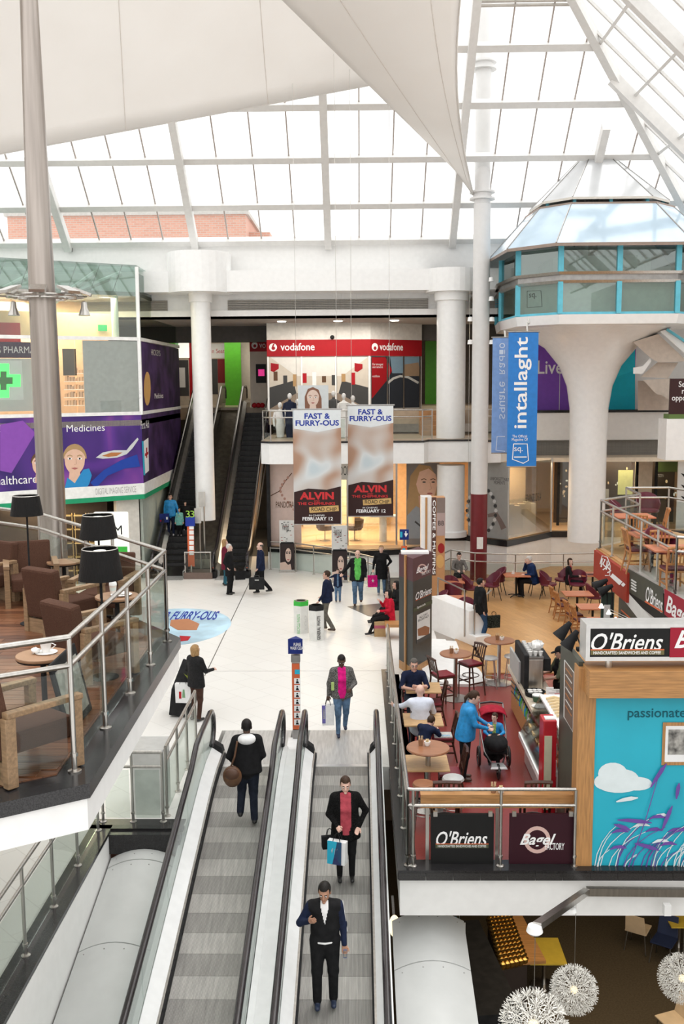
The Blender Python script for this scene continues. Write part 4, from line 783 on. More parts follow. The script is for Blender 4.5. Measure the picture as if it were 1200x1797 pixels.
rs = T('red_kiosk', 'red phone shop side sign with glowing pink poster', 'shop', (-4, 46, GALZ)); a, b = at(438, 617, Y=46), at(468, 597, Y=46); MB().box(a.x, b.x, 46, 46.3, a.z, b.z).build('fascia', VRED, rs); MB().box(a.x, b.x, 46.05, 46.3, GALZ, a.z).build('wall', ink('photo_cream', (.62, .56, .48)), rs); F = Face((0, 46, 0), (0, -1, 0), rs); F.ell('logo_disc', 446.5, 606, 5.5, 6, I_W); F.ell('logo_drop', 447, 607, 2.6, 2.8, VRED); F.txt('vo', 455, 603, 466, 611, I_W); F.rect('poster', 449, 639, 467, 672, I_K); F.rect('poster_glow', 453, 648, 464, 660, mat('pink_glow', (.6, .03, .2), .5, emit=.5))
for k in range(3): o = MB().ball((at(446 + 7 * k, 698, Y=45.9).x, 45.9, GALZ + .12), .12, 10).build('red_ball', I_RED); tag(o, ['first', 'second', 'third'][k] + ' of the red balls in a row on the gallery floor, from the escalator', 'ball', 'red balls on the gallery floor')
# mannequins on the terrace
MAN = mat('mannequin_white', (.80, .79, .77), .35)
def mannequin(px, py, Y, h, body, label, skirt=False):
    c = at(px, py, Y=Y); zt_ = c.z; t = T('mannequin', label, 'mannequin', (c.x, Y, TERRZ + .01)); zt_ = max(zt_, TERRZ + 1.2); k = zt_ - TERRZ
    MB().ball((c.x, Y, zt_ - .11), .10, 12, (.85, 1, 1.15)).build('head', MAN, t, smooth=True)
    MB().lathe([(.05, k - .24), (.06, k - .30), (.19, k - .36), (.2, k - .5), (.15, k - .75), (.19, k - .95), (.34 if skirt else .17, .35), (.38 if skirt else .14, .03), (0, .02)], c.x, Y, TERRZ, 16).xf(Matrix.Translation((c.x, Y, 0)) @ Matrix.Diagonal((1, .65, 1, 1)) @ Matrix.Translation((-c.x, -Y, 0))).build('dressed_body', body, t, smooth=True)
    for sx in (-1, 1): MB().tube([(c.x + sx * .19, Y, zt_ - .38), (c.x + sx * .25, Y - .02, zt_ - .65), (c.x + sx * .22, Y - .08, zt_ - .92)], [.055, .045, .035], 8).build('arm', body, t, smooth=True)
    MB().lathe([(.2, 0), (.2, .02), (.03, .03)], c.x, Y, TERRZ + .01, 14).build('stand', STEEL, t)
SUITK = mat('navy_suit', (.02, .025, .05), .8); SUITG = mat('grey_suit', (.10, .10, .10), .8)
mannequin(508, 690, 38.2, 1.8, SUITK, 'mannequin in a dark suit nearest the escalator end of the terrace'); mannequin(491, 706, 38.6, 1.5, MAN, 'plain white mannequin behind the terrace railing end'); mannequin(522, 700, 38.9, 1.6, MAN, 'white mannequin beside the portrait board'); mannequin(585, 686, 38.4, 1.8, SUITG, 'mannequin in a grey suit between board and bride'); mannequin(603, 690, 38.2, 1.7, MAN, 'bride mannequin in a long white dress', True); mannequin(619, 694, 38.7, 1.6, MAN, 'white mannequin beyond the bride mannequin')
pb = T('portrait_board', 'pale portrait board of a young woman on the terrace', 'board', (-1.6, 37.6, TERRZ)); a, b = at(523, 722, Y=37.6), at(576, 676, Y=37.6); MB().box(a.x, b.x, 37.6, 37.64, TERRZ, b.z).build('board', ink('pale_blue', (.66, .70, .72)), pb); F = Face((0, 37.6, 0), (0, -1, 0), pb); face_print(F, 549, 699, 30, ink('pale_skin', (.74, .58, .50)), ink('auburn', (.25, .12, .08)))
railing('steel and glass railing along the terrace of the phone shop', [(-3.45, 36.45, TERRZ), (-3.15, 36.15, TERRZ), (2.35, 36.15, TERRZ), (2.75, 36.85, TERRZ)], step=1.3, h=1.1, mid=.86)
railing('steel railing piece on the terrace behind the white pole', [(4.45, 36.3, TERRZ), (5.1, 36.4, TERRZ), (5.8, 38.0, TERRZ)], step=1.0, h=1.1, mid=.86)
# ================================================================ JEWELLERY SHOP UNDER THE TERRACE
js = T('jewellery_shop', 'glass fronted jewellery shop under the terrace', 'shop', (0, 38.4, (.9))); JY = 38.2
MB().box(-3.45, -2.2, 38.3, 38.4, (.9), 4.26).build('poster_panel', ink('pale_pink', (.66, .52, .47)), js); MB().box(-3.5, -3.38, 37.95, 38.25, (.9), 4.26).build('edge_post', BLACKM, js)
F = Face((0, 38.3, 0), (0, -1, 0), js); F.line('twig_print', [(475, 870), (490, 862), (500, 845), (512, 830)], 1.6, I_HAIR)
for k in range(12): F.ell('bead_print', 505 - 13 * math.sin(k * .45), 838 + k * 6.2, 2.2, 2.6, ink('rose', (.45, .25, .2)), 8)
F.txt('PANDORA', 484, 880, 516, 891, I_HAIR)
for k, (x0, x1) in enumerate(((-2.2, -.4), (-.4, 1.5))): MB().box(x0 + .03, x1 - .03, 38.32, 38.335, (.93), 4.2).build('window_pane', SHOPGLASS, js); MB().box(x1 - .035, x1 + .035, 38.3, 38.38, (.9), 4.26).build('window_post', STEEL, js)
F = Face((0, 38.3, 0), (0, -1, 0), js); F.rect('name_panel', 590, 808, 622, 842, I_PALE); F.txt('DORA', 596, 818, 620, 834, I_DK)
a, b = at(713, 945, Y=38.35), at(771, 812, Y=38.35)
wpst = T('woman_poster', 'large poster of a blond woman in the jewellery window', 'poster', ((a.x + b.x) / 2, 38.35, (.9))); MB().box(a.x, b.x, 38.35, 38.41, (.9), b.z).build('board', ink('dusk', (.22, .20, .19)), wpst); F = Face((0, 38.35, 0), (0, -1, 0), wpst)
F.poly('hair', [(716, 945), (714, 880), (720, 835), (735, 815), (755, 818), (766, 838), (766, 900), (758, 945)], I_BLOND); F.poly('shoulder', [(713, 945), (714, 905), (730, 888), (752, 900), (764, 925), (768, 945)], ink('denim_grey', (.30, .32, .34))); F.poly('neck', [(734, 870), (756, 868), (758, 905), (738, 910)], I_SKIND); F.poly('face', [(730, 850), (736, 828), (752, 822), (764, 832), (767, 850), (763, 868), (754, 878), (742, 874), (734, 864)], I_SKIN)
for x in (744, 760): F.line('brow', [(x - 5, 842), (x, 840), (x + 4, 842)], 1.6, I_HAIR); F.ell('eye', x, 846, 3.2, 1.3, I_DK, 8)
F.line('nose', [(754, 846), (757, 858), (752, 860)], 1.2, I_SKIND); F.ell('mouth', 754, 866, 5, 1.6, I_LIP, 10); F.line('bracelet', [(728, 915), (740, 925), (748, 940)], 3, I_DK)
for k, x in enumerate((570, 622)):
    c = at(x, 930, Y=39.5); t = T('tub_chair', 'brown tub chair in the jewellery shop, ' + ('nearer the pink poster' if k == 0 else 'nearer the white table'), 'chair', (c.x, 39.5, (.9))); BRN = mat('brown_leather', (.14, .09, .06), .5); sg = -1 if k == 0 else 1
    MB().lathe([(.05, .42), (.28, .42), (.34, .55), (.36, .62)], c.x, 39.5, (.9), 16).build('seat', BRN, t, smooth=True); MB().lathe([(.34, .5), (.38, .85), (.34, .85), (.30, .5)], c.x, 39.5, (.9), 14, arc=(PI * .5 if sg < 0 else -PI * .5, PI * 1.5 if sg < 0 else PI * .5)).build('backrest', BRN, t, smooth=True); MB().cyl((c.x, 39.5, (.92)), (c.x, 39.5, 1.34), .025, n=8).build('stem', STEEL, t); MB().lathe([(.22, 0), (.22, .02), (.03, .04)], c.x, 39.5, (.9), 14).build('foot', STEEL, t)
c = at(672, 920, Y=39.2); t = T('display_table', 'white pedestal display table in the jewellery shop', 'table', (c.x, 39.2, (.9))); MB().box(c.x - .5, c.x + .5, 38.9, 39.5, 1.9, 1.95).build('top', WHITE2, t); MB().cyl((c.x, 39.2, (.9)), (c.x, 39.2, 1.9), .15, n=14).build('pedestal', WHITE2, t)
for k in range(3): x = -1.9 + k * 1.25; t = T('jewellery_cabinet', ['pale', 'light', 'cream'][k] + ' wall cabinet with drawers at the back of the jewellery shop', 'cabinet', (x, 43.6, (.9))); MB().box(x - .5, x + .5, 43.3, 43.9, (.9), 3.1).build('body', mat('cream_cabinet', (.78, .62, .42), .5), t); [MB().box(x - .45, x + .45, 43.28, 43.3, 1.03 + j * .4, 1.36 + j * .4).build('drawer', mat('cream_drawer', (.84, .70, .50), .4), t) for j in range(5)]
# right bay: grey poster and corner window
gp = T('ring_poster', 'grey poster with a bead bracelet and ribbon in the corner window', 'poster', (4.9, 36.6, 1.42)); P0, P1 = Vector((4.15, 37.25, 0)), Vector((5.45, 36.2, 0)); gd = (P1 - P0).normalized(); gn = Vector((gd.y, -gd.x, 0)); MB().slab([P0 + Vector((0, 0, 1.42)), P1 + Vector((0, 0, 1.42)), P1 + Vector((0, 0, 4.26)), P0 + Vector((0, 0, 4.26))], gn, .05).build('board', ink('poster_grey', (.36, .36, .34)), gp); F = Face(P0, gn, gp)
F.txt('UNFORGETTABLE\nMOMENTS', 860, 838, 893, 850, I_DK); F.line('ribbon', [(856, 905), (870, 902), (878, 915), (884, 928)], [6, 9, 8, 10], ink('taupe', (.22, .17, .15)))
for k in range(30): t_ = 2 * PI * k / 30; F.ell('bead', 845 + 25 * math.cos(t_), 896 + 40 * math.sin(t_), 3, 3.4, I_DK if k % 2 else I_PALE, 8)
cwn = T('corner_window', 'corner jewellery window with lit display plinths', 'shop window', (6.4, 37.2, 1.42)); P0, P1 = Vector((5.5, 36.25, 0)), Vector((7.45, 38.2, 0)); cd_ = (P1 - P0).normalized(); cn = Vector((cd_.y, -cd_.x, 0)); MB().slab([P0 + Vector((0, 0, 1.45)), P1 + Vector((0, 0, 1.45)), P1 + Vector((0, 0, 4.2)), P0 + Vector((0, 0, 4.2))], cn, .012).build('glass_pane', SHOPGLASS, cwn)
for P_ in (P0, P1): MB().cyl((P_.x, P_.y, 1.42), (P_.x, P_.y, 4.26), .04, n=8).build('post', STEEL, cwn)
F = Face(P0 + cn * .01, cn, cwn); F.txt('PANDORA', 924, 866, 950, 880, I_DK)
for k in range(7): p = P0 + cd_ * (.25 + .35 * k) - cn * .6; MB().box(p.x - .14, p.x + .14, p.y - .14, p.y + .14, 1.42, 2.5 + .05 * (k % 3)).build('plinth', mat('lit_plinth', (.82, .66, .46), .4), cwn); MB().box(p.x - .1, p.x + .1, p.y - .1, p.y + .1, 2.62, 2.74).build('glass_case', GLASS, cwn)
MB().slab([P0 - cn * 1.6 + Vector((0, 0, 1.45)), P1 - cn * 1.2 + Vector((0, 0, 1.45)), P1 - cn * 1.2 + Vector((0, 0, 4.2)), P0 - cn * 1.6 + Vector((0, 0, 4.2))], cn, .05).build('back_panel', MATS['warm_back_wall'], cwn)
# dark shop fronts at the right
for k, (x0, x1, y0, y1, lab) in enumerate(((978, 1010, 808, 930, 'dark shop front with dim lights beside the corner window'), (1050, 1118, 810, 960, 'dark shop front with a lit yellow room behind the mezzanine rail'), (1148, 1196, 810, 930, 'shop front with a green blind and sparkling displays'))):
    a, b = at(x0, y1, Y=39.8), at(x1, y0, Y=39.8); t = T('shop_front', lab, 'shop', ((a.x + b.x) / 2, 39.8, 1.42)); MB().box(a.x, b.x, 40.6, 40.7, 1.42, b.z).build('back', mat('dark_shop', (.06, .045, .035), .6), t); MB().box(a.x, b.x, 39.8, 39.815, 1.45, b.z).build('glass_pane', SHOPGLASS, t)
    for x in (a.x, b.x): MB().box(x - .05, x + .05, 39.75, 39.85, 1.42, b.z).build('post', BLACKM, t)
    F = Face((0, 40.6, 0), (0, -1, 0), t); rr = random.Random(k)
    for j in range(12): x, y = rr.uniform(x0 + 4, x1 - 4), rr.uniform(y0 + 12, y0 + 70); F.ell('glint', x, y, rr.uniform(1, 2.5), rr.uniform(1, 3), mat('warm_glint%d' % (j % 3), [(.7, .5, .25), (.6, .6, .5), (.5, .35, .2)][j % 3], .4, emit=.35), 8)
    if k == 1: F.rect('lit_room', 1084, 825, 1110, 868, mat('lit_yellow', (.50, .50, .20), .6, emit=.25)); F.rect('sandwich_board', 1056, 858, 1068, 880, I_GREY)
    if k == 2: F.rect('green_blind', 1149, 810, 1194, 828, ink('moss', (.13, .20, .06))); F.txt('CITIZEN', 1150, 832, 1164, 837, I_W)
sbox('wall_shop_pier', (11.15, 11.75, 39.75, 40.1, 1.42, 4.1), mat('tan_pier', (.46, .40, .32), .7), 'tan pier between the far shop fronts')
zb_ = at(1195, 860, Y=38.5); o = T('zebra_panel', 'white panel with black leaf shapes at the far right', 'panel', (zb_.x + .3, 38.5, 1.42)); MB().box(zb_.x - .15, zb_.x + .9, 38.5, 38.56, 1.42, 4.1).build('board', ink('panel_white', (.68, .68, .66)), o); F = Face((0, 38.5, 0), (0, -1, 0), o); [F.poly('leaf', [(1194, y), (1206, y + 14), (1200, y + 2)], I_K) for y in (830, 850, 870)]
# ================================================================ POD TOWER
PC = Vector((8.3, 36.0)); SHP = [(-1.85, -3.7), (1.85, -3.7), (3.0, -2.5), (3.2, 0), (3.0, 2.5), (1.85, 3.7), (-1.85, 3.7), (-3.0, 2.5), (-3.2, 0), (-3.0, -2.5)]
def shp(k, z, dx=0.): return [Vector((PC.x + x * k, PC.y + y * k, z)) for x, y in SHP]
tw = T('viewing_pod', 'white and blue glazed pod on a flared white column', 'pod', (PC.x, PC.y, 0)); BLUEF = mat('sky_blue_frame', (.12, .52, .66), .4); BRONZE = mat('bronze_gutter', (.30, .23, .19), .4, .4)
MB().lathe([(.66, 1.4), (.66, 5.2), (.68, 6.2), (.80, 7.0), (1.08, 7.7), (1.6, 8.35), (2.3, 8.78), (3.0, 9.0), (0, 9.02)], PC.x, PC.y, 0, 40).build('flared_column', WHITE2, tw, smooth=True)
MB().hexa(shp(1.0, 8.98), shp(1.02, 9.28)).build('base_slab', WHITE2, tw); MB().hexa(shp(1.0, 9.28), shp(1.0, 9.36)).build('sill_frame', BLUEF, tw); MB().hexa(shp(.93, 9.36), shp(.93, 10.3)).build('inner_wall', mat('inner_grey', (.45, .47, .44), .6), tw)
def ringlo(name, k0, z0, k1, z1, m, th=.0): 
    a, b = shp(k0, z0), shp(k1, z1); M_ = MB(); n = len(a)
    for i in range(n): M_.quad(a[i], a[(i + 1) % n], b[(i + 1) % n], b[i])
    return M_.build(name, m, tw)
def panes(k0, z0, k1, z1, m, name='glass_pane', split=True):
    a, b = shp(k0, z0), shp(k1, z1); n = len(a)
    for i in range(n):
        parts = 2 if (i in (0, 5) and split) else 1
        for j in range(parts):
            u0, u1 = j / parts, (j + 1) / parts; A0, A1 = a[i].lerp(a[(i + 1) % n], u0), a[i].lerp(a[(i + 1) % n], u1); B0, B1 = b[i].lerp(b[(i + 1) % n], u0), b[i].lerp(b[(i + 1) % n], u1); nn = (A1 - A0).cross(B0 - A0); MB().slab([A0, A1, B1, B0], nn, .012).build(name, m, tw)
def posts(k, z0, z1, m, r=.06, name='frame_post'):
    a = shp(k, 0); n = len(a)
    for i in range(n):
        for u in ((0, .5) if i in (0, 5) else (0,)): p = a[i].lerp(a[(i + 1) % n], u); MB().box(p.x - r, p.x + r, p.y - r, p.y + r, z0, z1).build(name, m, tw)
panes(1.0, 9.36, 1.0, 10.26, GREENGLASS); posts(1.0, 9.3, 10.3, BLUEF, .075); 
MB().hexa(shp(1.01, 10.26), shp(1.03, 10.34)).build('ledge', STEEL, tw); MB().hexa(shp(1.0, 10.34), shp(1.0, 10.52)).build('ledge_band', STEELD, tw); MB().hexa(shp(1.03, 10.52), shp(1.05, 10.60)).build('ledge', STEEL, tw)
panes(1.0, 10.6, 1.0, 11.36, GREENGLASS); posts(1.0, 10.6, 11.4, BLUEF, .08)
MB().hexa(shp(.55, 9.4), shp(.55, 11.3)).build('core', mat('pod_core', (.55, .56, .54), .6), tw)
ringlo('gutter', 1.14, 11.34, 1.14, 11.44, BRONZE); panes(1.14, 11.44, .74, 12.86, mat('pale_blue_panel', (.46, .58, .68), .1, var=.12, scale=.6), 'roof_pane'); a_, b_ = shp(1.14, 11.44), shp(.74, 12.86)
for i in range(10): MB().cyl(a_[i], b_[i], .025, n=6).build('roof_bar', STEELD, tw)
ringlo('ring_band', .75, 12.84, .75, 12.9, BRONZE); posts(.64, 12.85, 13.1, BLUEF, .05, 'vent_post'); MB().hexa(shp(.5, 12.8), shp(.5, 13.0)).build('upper_deck', SOFFIT, tw)
ringlo('gutter', .70, 13.02, .70, 13.1, mat('pale_gutter', (.70, .66, .60), .5)); CONE = mat('cap_panel', (.52, .53, .54), .2, var=.04, scale=1)
ap = Vector((PC.x, PC.y, 15.35)); a_ = shp(.70, 13.1); b_ = [q.lerp(ap, .86) for q in a_]
for i in range(10): nn = (a_[(i + 1) % 10] - a_[i]).cross(b_[i] - a_[i]); MB().slab([a_[i], a_[(i + 1) % 10], b_[(i + 1) % 10], b_[i]], nn, .012).build('roof_pane', CONE, tw); MB().cyl(a_[i], b_[i], .02, n=6).build('roof_bar', STEELD, tw)
M_ = MB(); [M_.quad(b_[i], b_[(i + 1) % 10], ap) for i in range(10)]; M_.build('cap', CONE, tw); MB().cyl((PC.x, PC.y, 11), (PC.x, PC.y, 15.2), .16, n=10).build('mast', SOFFIT, tw)
F = Face((0, 36 - 3.7, 0), (0, -1, 0), tw); N2 = Vector((-1.2, -1.15, 0)).normalized(); F = Face((PC.x - 1.85, 36 - 3.7, 0), N2, tw); F.txt('sq.', 928, 515, 941, 525, I_DK); F.line('bag_outline', [(925, 511), (949, 510), (951, 538), (925, 540), (925, 511)], .8, I_DK)
# banners hung from the pod
def hang_banner(name, label, x0, y0, x1, y1, Y, m, wires=None, top=None):
    a, b = at(x0, y1, Y=Y), at(x1, y0, Y=Y); t = T(name, label, 'banner', ((a.x + b.x) / 2, Y, a.z)); n = 16; M_ = MB()
    M_.box(a.x, b.x, Y, Y + .02, a.z, b.z); M_.build('sheet', m, t); MB().cyl((a.x - .04, Y + .01, b.z), (b.x + .04, Y + .01, b.z), .025, n=8).build('top_bar', STEELD, t); MB().cyl((a.x, Y + .01, a.z), (b.x, Y + .01, a.z), .02, n=8).build('bottom_bar', STEELD, t)
    return t, Face((0, Y, 0), (0, -1, 0), t), a, b
BANB = mat('banner_blue', (.012, .19, .58), .5, var=.06); BANL = mat('banner_pale_blue', (.22, .36, .66), .6, var=.06)
t, F, a, b = hang_banner('vertical_banner', 'bright blue vertical banner with white lettering below the pod', 889, 582, 945, 819, 31.6, BANB); F.txt('intallaght', 902, 592, 932, 752, I_W, vert=1, bold=.012); F.txt('The Official\nMagazine Of', 898, 763, 926, 775, I_W); F.line('bag_outline', [(901, 779), (925, 779), (927, 808), (918, 813), (899, 806), (901, 779)], 1.6, I_W); F.txt('sq.', 902, 785, 917, 795, I_W); F.rect('small_print', 902, 801, 924, 803, I_W)
MB().tube([(b.x - .35, 31.6, b.z), (b.x - .35, 31.7, b.z + .25), (b.x - .2, 32.2, b.z + .3), (b.x - .2, 32.3, 9.15)], .03, 6).build('bracket', STEEL, t)
t, F, a, b = hang_banner('vertical_banner', 'pale blue banner with mirrored lettering behind the bright one', 862, 592, 893, 795, 32.8, BANL); MB().tube([(a.x + .4, 32.8, b.z), (a.x + .4, 32.9, b.z + .2), (a.x + .5, 33.8, b.z + .25)], .03, 6).build('bracket', STEEL, t)
for k, ch in enumerate('Square Radio'):
    if ch != ' ': y = 602 + (11 - k) * 11.3; o = F.txt(ch, 886, y, 876, y + 9, ink('faded_white', (.62, .70, .82)), vert=1)
F.line('bag_outline', [(886, 766), (872, 766), (870, 790), (886, 792)], 1.5, ink('faded_white', (.62, .70, .82)))
# film banners hung over the concourse: lettering on a hazy ground
def film_mat():
    m = bpy.data.materials.new('hazy_film_print'); m.use_nodes = True; N = m.node_tree.nodes; L = m.node_tree.links; b = N['Principled BSDF']; b.inputs['Roughness'].default_value = .45
    tc = N.new('ShaderNodeTexCoord'); nz = N.new('ShaderNodeTexNoise'); nz.inputs['Scale'].default_value = .9; nz.inputs['Detail'].default_value = 1; nz.inputs['Distortion'].default_value = .3; L.new(tc.outputs['Object'], nz.inputs[0]); cr = N.new('ShaderNodeValToRGB'); L.new(nz.outputs['Fac'], cr.inputs[0]); e = cr.color_ramp.elements
    e[0].position = .30; e[0].color = (.50, .58, .62, 1); e[1].position = .62; e[1].color = (.40, .24, .16, 1)
    for p_, c_ in ((.42, (.62, .65, .66, 1)), (.52, (.52, .46, .42, 1)), (.75, (.30, .14, .08, 1))): q = e.new(p_); q.color = c_
    L.new(cr.outputs[0], b.inputs['Base Color']); return m
FILM = film_mat(); I_ALV = ink('film_red', (.55, .035, .04)); I_GOLD = ink('film_gold', (.55, .36, .14))
for k, (x0, y0, x1, y1, Y, lab) in enumerate(((516, 718, 598, 920, 29.2, 'hanging film banner with blue heading, the lower of the pair'), (611, 711, 690, 906, 30.0, 'hanging film banner with blue heading, the higher of the pair'))):
    t, F, a, b = hang_banner('film_banner', lab, x0, y0, x1, y1, Y, FILM); W_ = x1 - x0; H_ = y1 - y0; X = lambda u: x0 + u * W_; Yp = lambda v: y0 + v * H_
    F.poly('pale_top', [(X(0), Yp(0)), (X(1), Yp(0)), (X(1), Yp(.16)), (X(.5), Yp(.2)), (X(0), Yp(.17))], ink('film_pale', (.70, .74, .76))); F.poly('dark_foot', [(X(0), Yp(.72)), (X(.3), Yp(.69)), (X(.7), Yp(.70)), (X(1), Yp(.67)), (X(1), Yp(1)), (X(0), Yp(1))], ink('film_dark', (.035, .015, .014)))
    F.txt('FAST &', X(.22), Yp(.035), X(.77), Yp(.085), I_BLUE, bold=.03); F.txt('FURRY-OUS', X(.03), Yp(.095), X(.96), Yp(.145), I_BLUE, bold=.03); F.txt('ALVIN', X(.12), Yp(.72), X(.85), Yp(.785), I_ALV, bold=.04); F.txt('AND', X(.42), Yp(.79), X(.55), Yp(.805), I_ALV); F.txt('THE CHIPMUNKS', X(.08), Yp(.808), X(.88), Yp(.832), I_ALV, bold=.02)
    F.poly('gold_plate', [(X(.32), Yp(.852)), (X(.95), Yp(.835)), (X(.96), Yp(.885)), (X(.33), Yp(.902))], I_GOLD); F.txt('ROAD CHIP', X(.37), Yp(.853), X(.91), Yp(.886), I_K, bold=.01); F.txt('IN CINEMAS', X(.32), Yp(.915), X(.65), Yp(.93), I_W); F.txt('FEBRUARY 12', X(.18), Yp(.937), X(.83), Yp(.967), I_W, bold=.02)
    for xx in (a.x + .12, b.x - .12): MB().cyl((xx, Y + .01, b.z), (xx, Y + .01, 16.3), .006, n=4).build('wire', STEEL, t)
# floor sticker
fs = T('floor_sticker', 'round pale blue floor sticker with dark blue lettering', 'sticker', (*at(300, 1095, z=0).xy, 0)); C0 = at(300, 1097, z=.004)
rx = (at(405, 1097, z=0) - at(300, 1097, z=0)).length; ry = abs(at(300, 1068, z=0).y - at(300, 1135, z=0).y) / 2; C0.y = (at(300, 1068, z=0).y + at(300, 1135, z=0).y) / 2
STK = mat('sticker_sky', (.45, .64, .76), .35, var=.3, scale=.8)
MB().prism([(C0.x + rx * math.cos(2 * PI * i / 36), C0.y + ry * math.sin(2 * PI * i / 36)) for i in range(36)], 0.001, .005).build('disc', STK, fs)
F = Face((0, 0, .005), (0, 0, 1), fs); F.up = Vector((0, 1, 0)); F.r = Vector((1, 0, 0)); F.txt('FAST & FURRY-OUS', 252, 1073, 382, 1088, I_BLUE, bold=.02); F.poly('brown_shape', [(300, 1088), (330, 1086), (350, 1095), (345, 1106), (312, 1106), (298, 1098)], ink('tan', (.45, .2, .1))); F.poly('red_shape', [(315, 1116), (335, 1117), (330, 1124), (316, 1126)], I_RED)
# purple hoarding
hb = T('purple_hoarding', 'purple and turquoise hoarding with white script behind the pod', 'hoarding', (9.5, 39.9, 6.05)); MB().box(6.6, 10.98, 39.9, 39.98, 6.05, 9.4).build('board', mat('hoarding_purple', (.20, .065, .46), .5, var=.04), hb); F = Face((0, 39.9, 0), (0, -1, 0), hb); TEAL = ink('turquoise', (.02, .50, .66))
F.poly('turquoise_disc', [(1050, 722), (1056, 690), (1068, 668), (1085, 654), (1114, 650), (1114, 722)], TEAL); F.poly('turquoise_wedge', [(1060, 655), (1075, 630), (1095, 605), (1114, 600), (1114, 650), (1085, 660), (1078, 668)], ink('turquoise_light', (.03, .58, .74))); F.txt('Live life', 943, 632, 1030, 656, I_W, bold=.01); F.line('script', [(1068, 648), (1074, 634), (1081, 632), (1078, 640), (1072, 645), (1080, 650), (1090, 636), (1100, 627)], 4, I_W); F.line('board_joint', [(983, 600), (981, 720)], 1, I_PALE)
for k, x in enumerate((3.6,)): pass
# stair block at far right
sb = T('stair_block', 'white sloping stair underside with blue rail right of the pod', 'stair', (12.2, 36, 4)); P = lambda x, y, Y=34.0: at(x, y, Y=Y)
WHITE_SHADED = mat('warm_white_paint', (.60, .52, .45), .6)  # white stair paint with its warm shade put into the colour
for nm, pts, y0, y1, m_ in (('soffit', [(1110, 600), (1155, 586), (1205, 634), (1155, 636), (1141, 628)], 34.5, 37.5, WHITE_SHADED), ('stringer', [(1158, 582), (1176, 576), (1208, 612), (1208, 626)], 34.2, 34.5, WHITE2), ('return_flight', [(1124, 661), (1153, 636), (1190, 636), (1172, 664)], 35, 37.5, WHITE_SHADED), ('landing_edge', [(1111, 645), (1127, 643), (1140, 629), (1143, 633), (1128, 656), (1111, 656)], 34.6, 35, WHITE2), ('lower_soffit', [(1128, 667), (1178, 664), (1178, 706), (1162, 693), (1153, 693)], 35, 37.5, WHITE_SHADED), ('back_wall', [(1119, 668), (1180, 668), (1180, 720), (1119, 720)], 38, 38.4, WHITE_SHADED)):
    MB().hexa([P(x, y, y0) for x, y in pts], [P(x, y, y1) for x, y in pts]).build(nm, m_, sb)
MB().bar(P(1170, 578, 34.1), P(1212, 606, 34.1), .08, .08).build('rail', BLUEF, sb)
ds = T('dark_sign', 'dark brown notice board with white capitals at the right edge', 'sign', tuple(at(1190, 730, Y=33))); a, b = at(1174, 727, Y=33), at(1245, 664, Y=33); MB().box(a.x, b.x, 33, 33.08, a.z, b.z).build('board', ink('dark_brown', (.05, .022, .022)), ds); MB().box(a.x, b.x + .2, 33.0, 33.6, a.z - .15, a.z).build('green_ledge', ink('moss', (.13, .20, .06)), ds); MB().box(a.x - .1, b.x + 2, 32.9, 33.8, a.z - 1.5, a.z - .15).build('white_base', WHITE2, ds); F = Face((0, 33, 0), (0, -1, 0), ds); F.txt('See the\nretail\nopportunity', 1179, 669, 1238, 706, I_W, bold=.01)
# ================================================================ CONCOURSE THINGS
wc = T('walk_clear_post', 'orange pictogram post with blue PLEASE WALK CLEAR cap between the walkways', 'sign', (*at(521, 1302, z=0).xy, 0)); c = at(521, 1302, z=0); Yw = c.y - .1
k_ = lambda y: at(521, y, Y=Yw).z; MB().box(c.x - .07, c.x + .07, Yw, Yw + .12, 0, k_(1280)).build('foot', STEELD, wc); MB().box(c.x - .075, c.x + .075, Yw, Yw + .1, k_(1281), k_(1165)).build('board', ink('orange', (.62, .13, .05)), wc); MB().box(c.x - .08, c.x + .08, Yw + .03, Yw + .13, 0, k_(1160)).build('frame', STEEL, wc); MB().box(c.x - .09, c.x + .09, Yw - .01, Yw + .12, k_(1162), k_(1150)).build('neck', STEELD, wc)
MB().prism([(c.x - .145, Yw - .02), (c.x + .145, Yw - .02), (c.x, Yw + .22)], k_(1147), k_(1121)).build('cap', ink('navy', (.012, .025, .16)), wc)
F = Face((0, Yw - .02, 0), (0, -1, 0), wc); F.txt('PLEASE\nWALK CLEAR', 509, 1128, 534, 1140, I_W, bold=.01); F = Face((0, Yw, 0), (0, -1, 0), wc); F.rect('blue_mark', 517, 1175, 526, 1183, I_CYAN)
for j in range(7): F.rect('pictogram', 516, 1190 + j * 12, 527, 1200 + j * 12, I_W); F.ell('figure', 521.5, 1193 + j * 12, 1.6, 1.6, I_K, 8); F.poly('figure', [(519, 1199 + j * 12), (520, 1195 + j * 12), (523, 1195 + j * 12), (525, 1199 + j * 12)], I_K)
def bin_(label, px, py, hgt, lidm, letter, green):
    c = at(px, py, z=0); t = T('recycling_bin' if green else 'waste_bin', label, 'bin', (c.x, c.y, 0)); r_ = .24; o6 = [(c.x + r_ * math.cos(PI / 6 + PI / 3 * i) * 1.0, c.y + r_ + r_ * .9 * math.sin(PI / 6 + PI / 3 * i)) for i in range(6)]
    MB().prism(o6, 0, hgt - .14).build('body', mat('bin_white', (.74, .74, .71), .4, var=.05), t); MB().prism(o6, hgt - .14, hgt - .02).build('rim', lidm, t); MB().lathe([(.17, hgt - .02), (.17, hgt), (.13, hgt), (.12, hgt - .05), (0, hgt - .06)], c.x, c.y + r_, 0, 16).build('opening', BLACKM if not green else STEELD, t); return t, o6
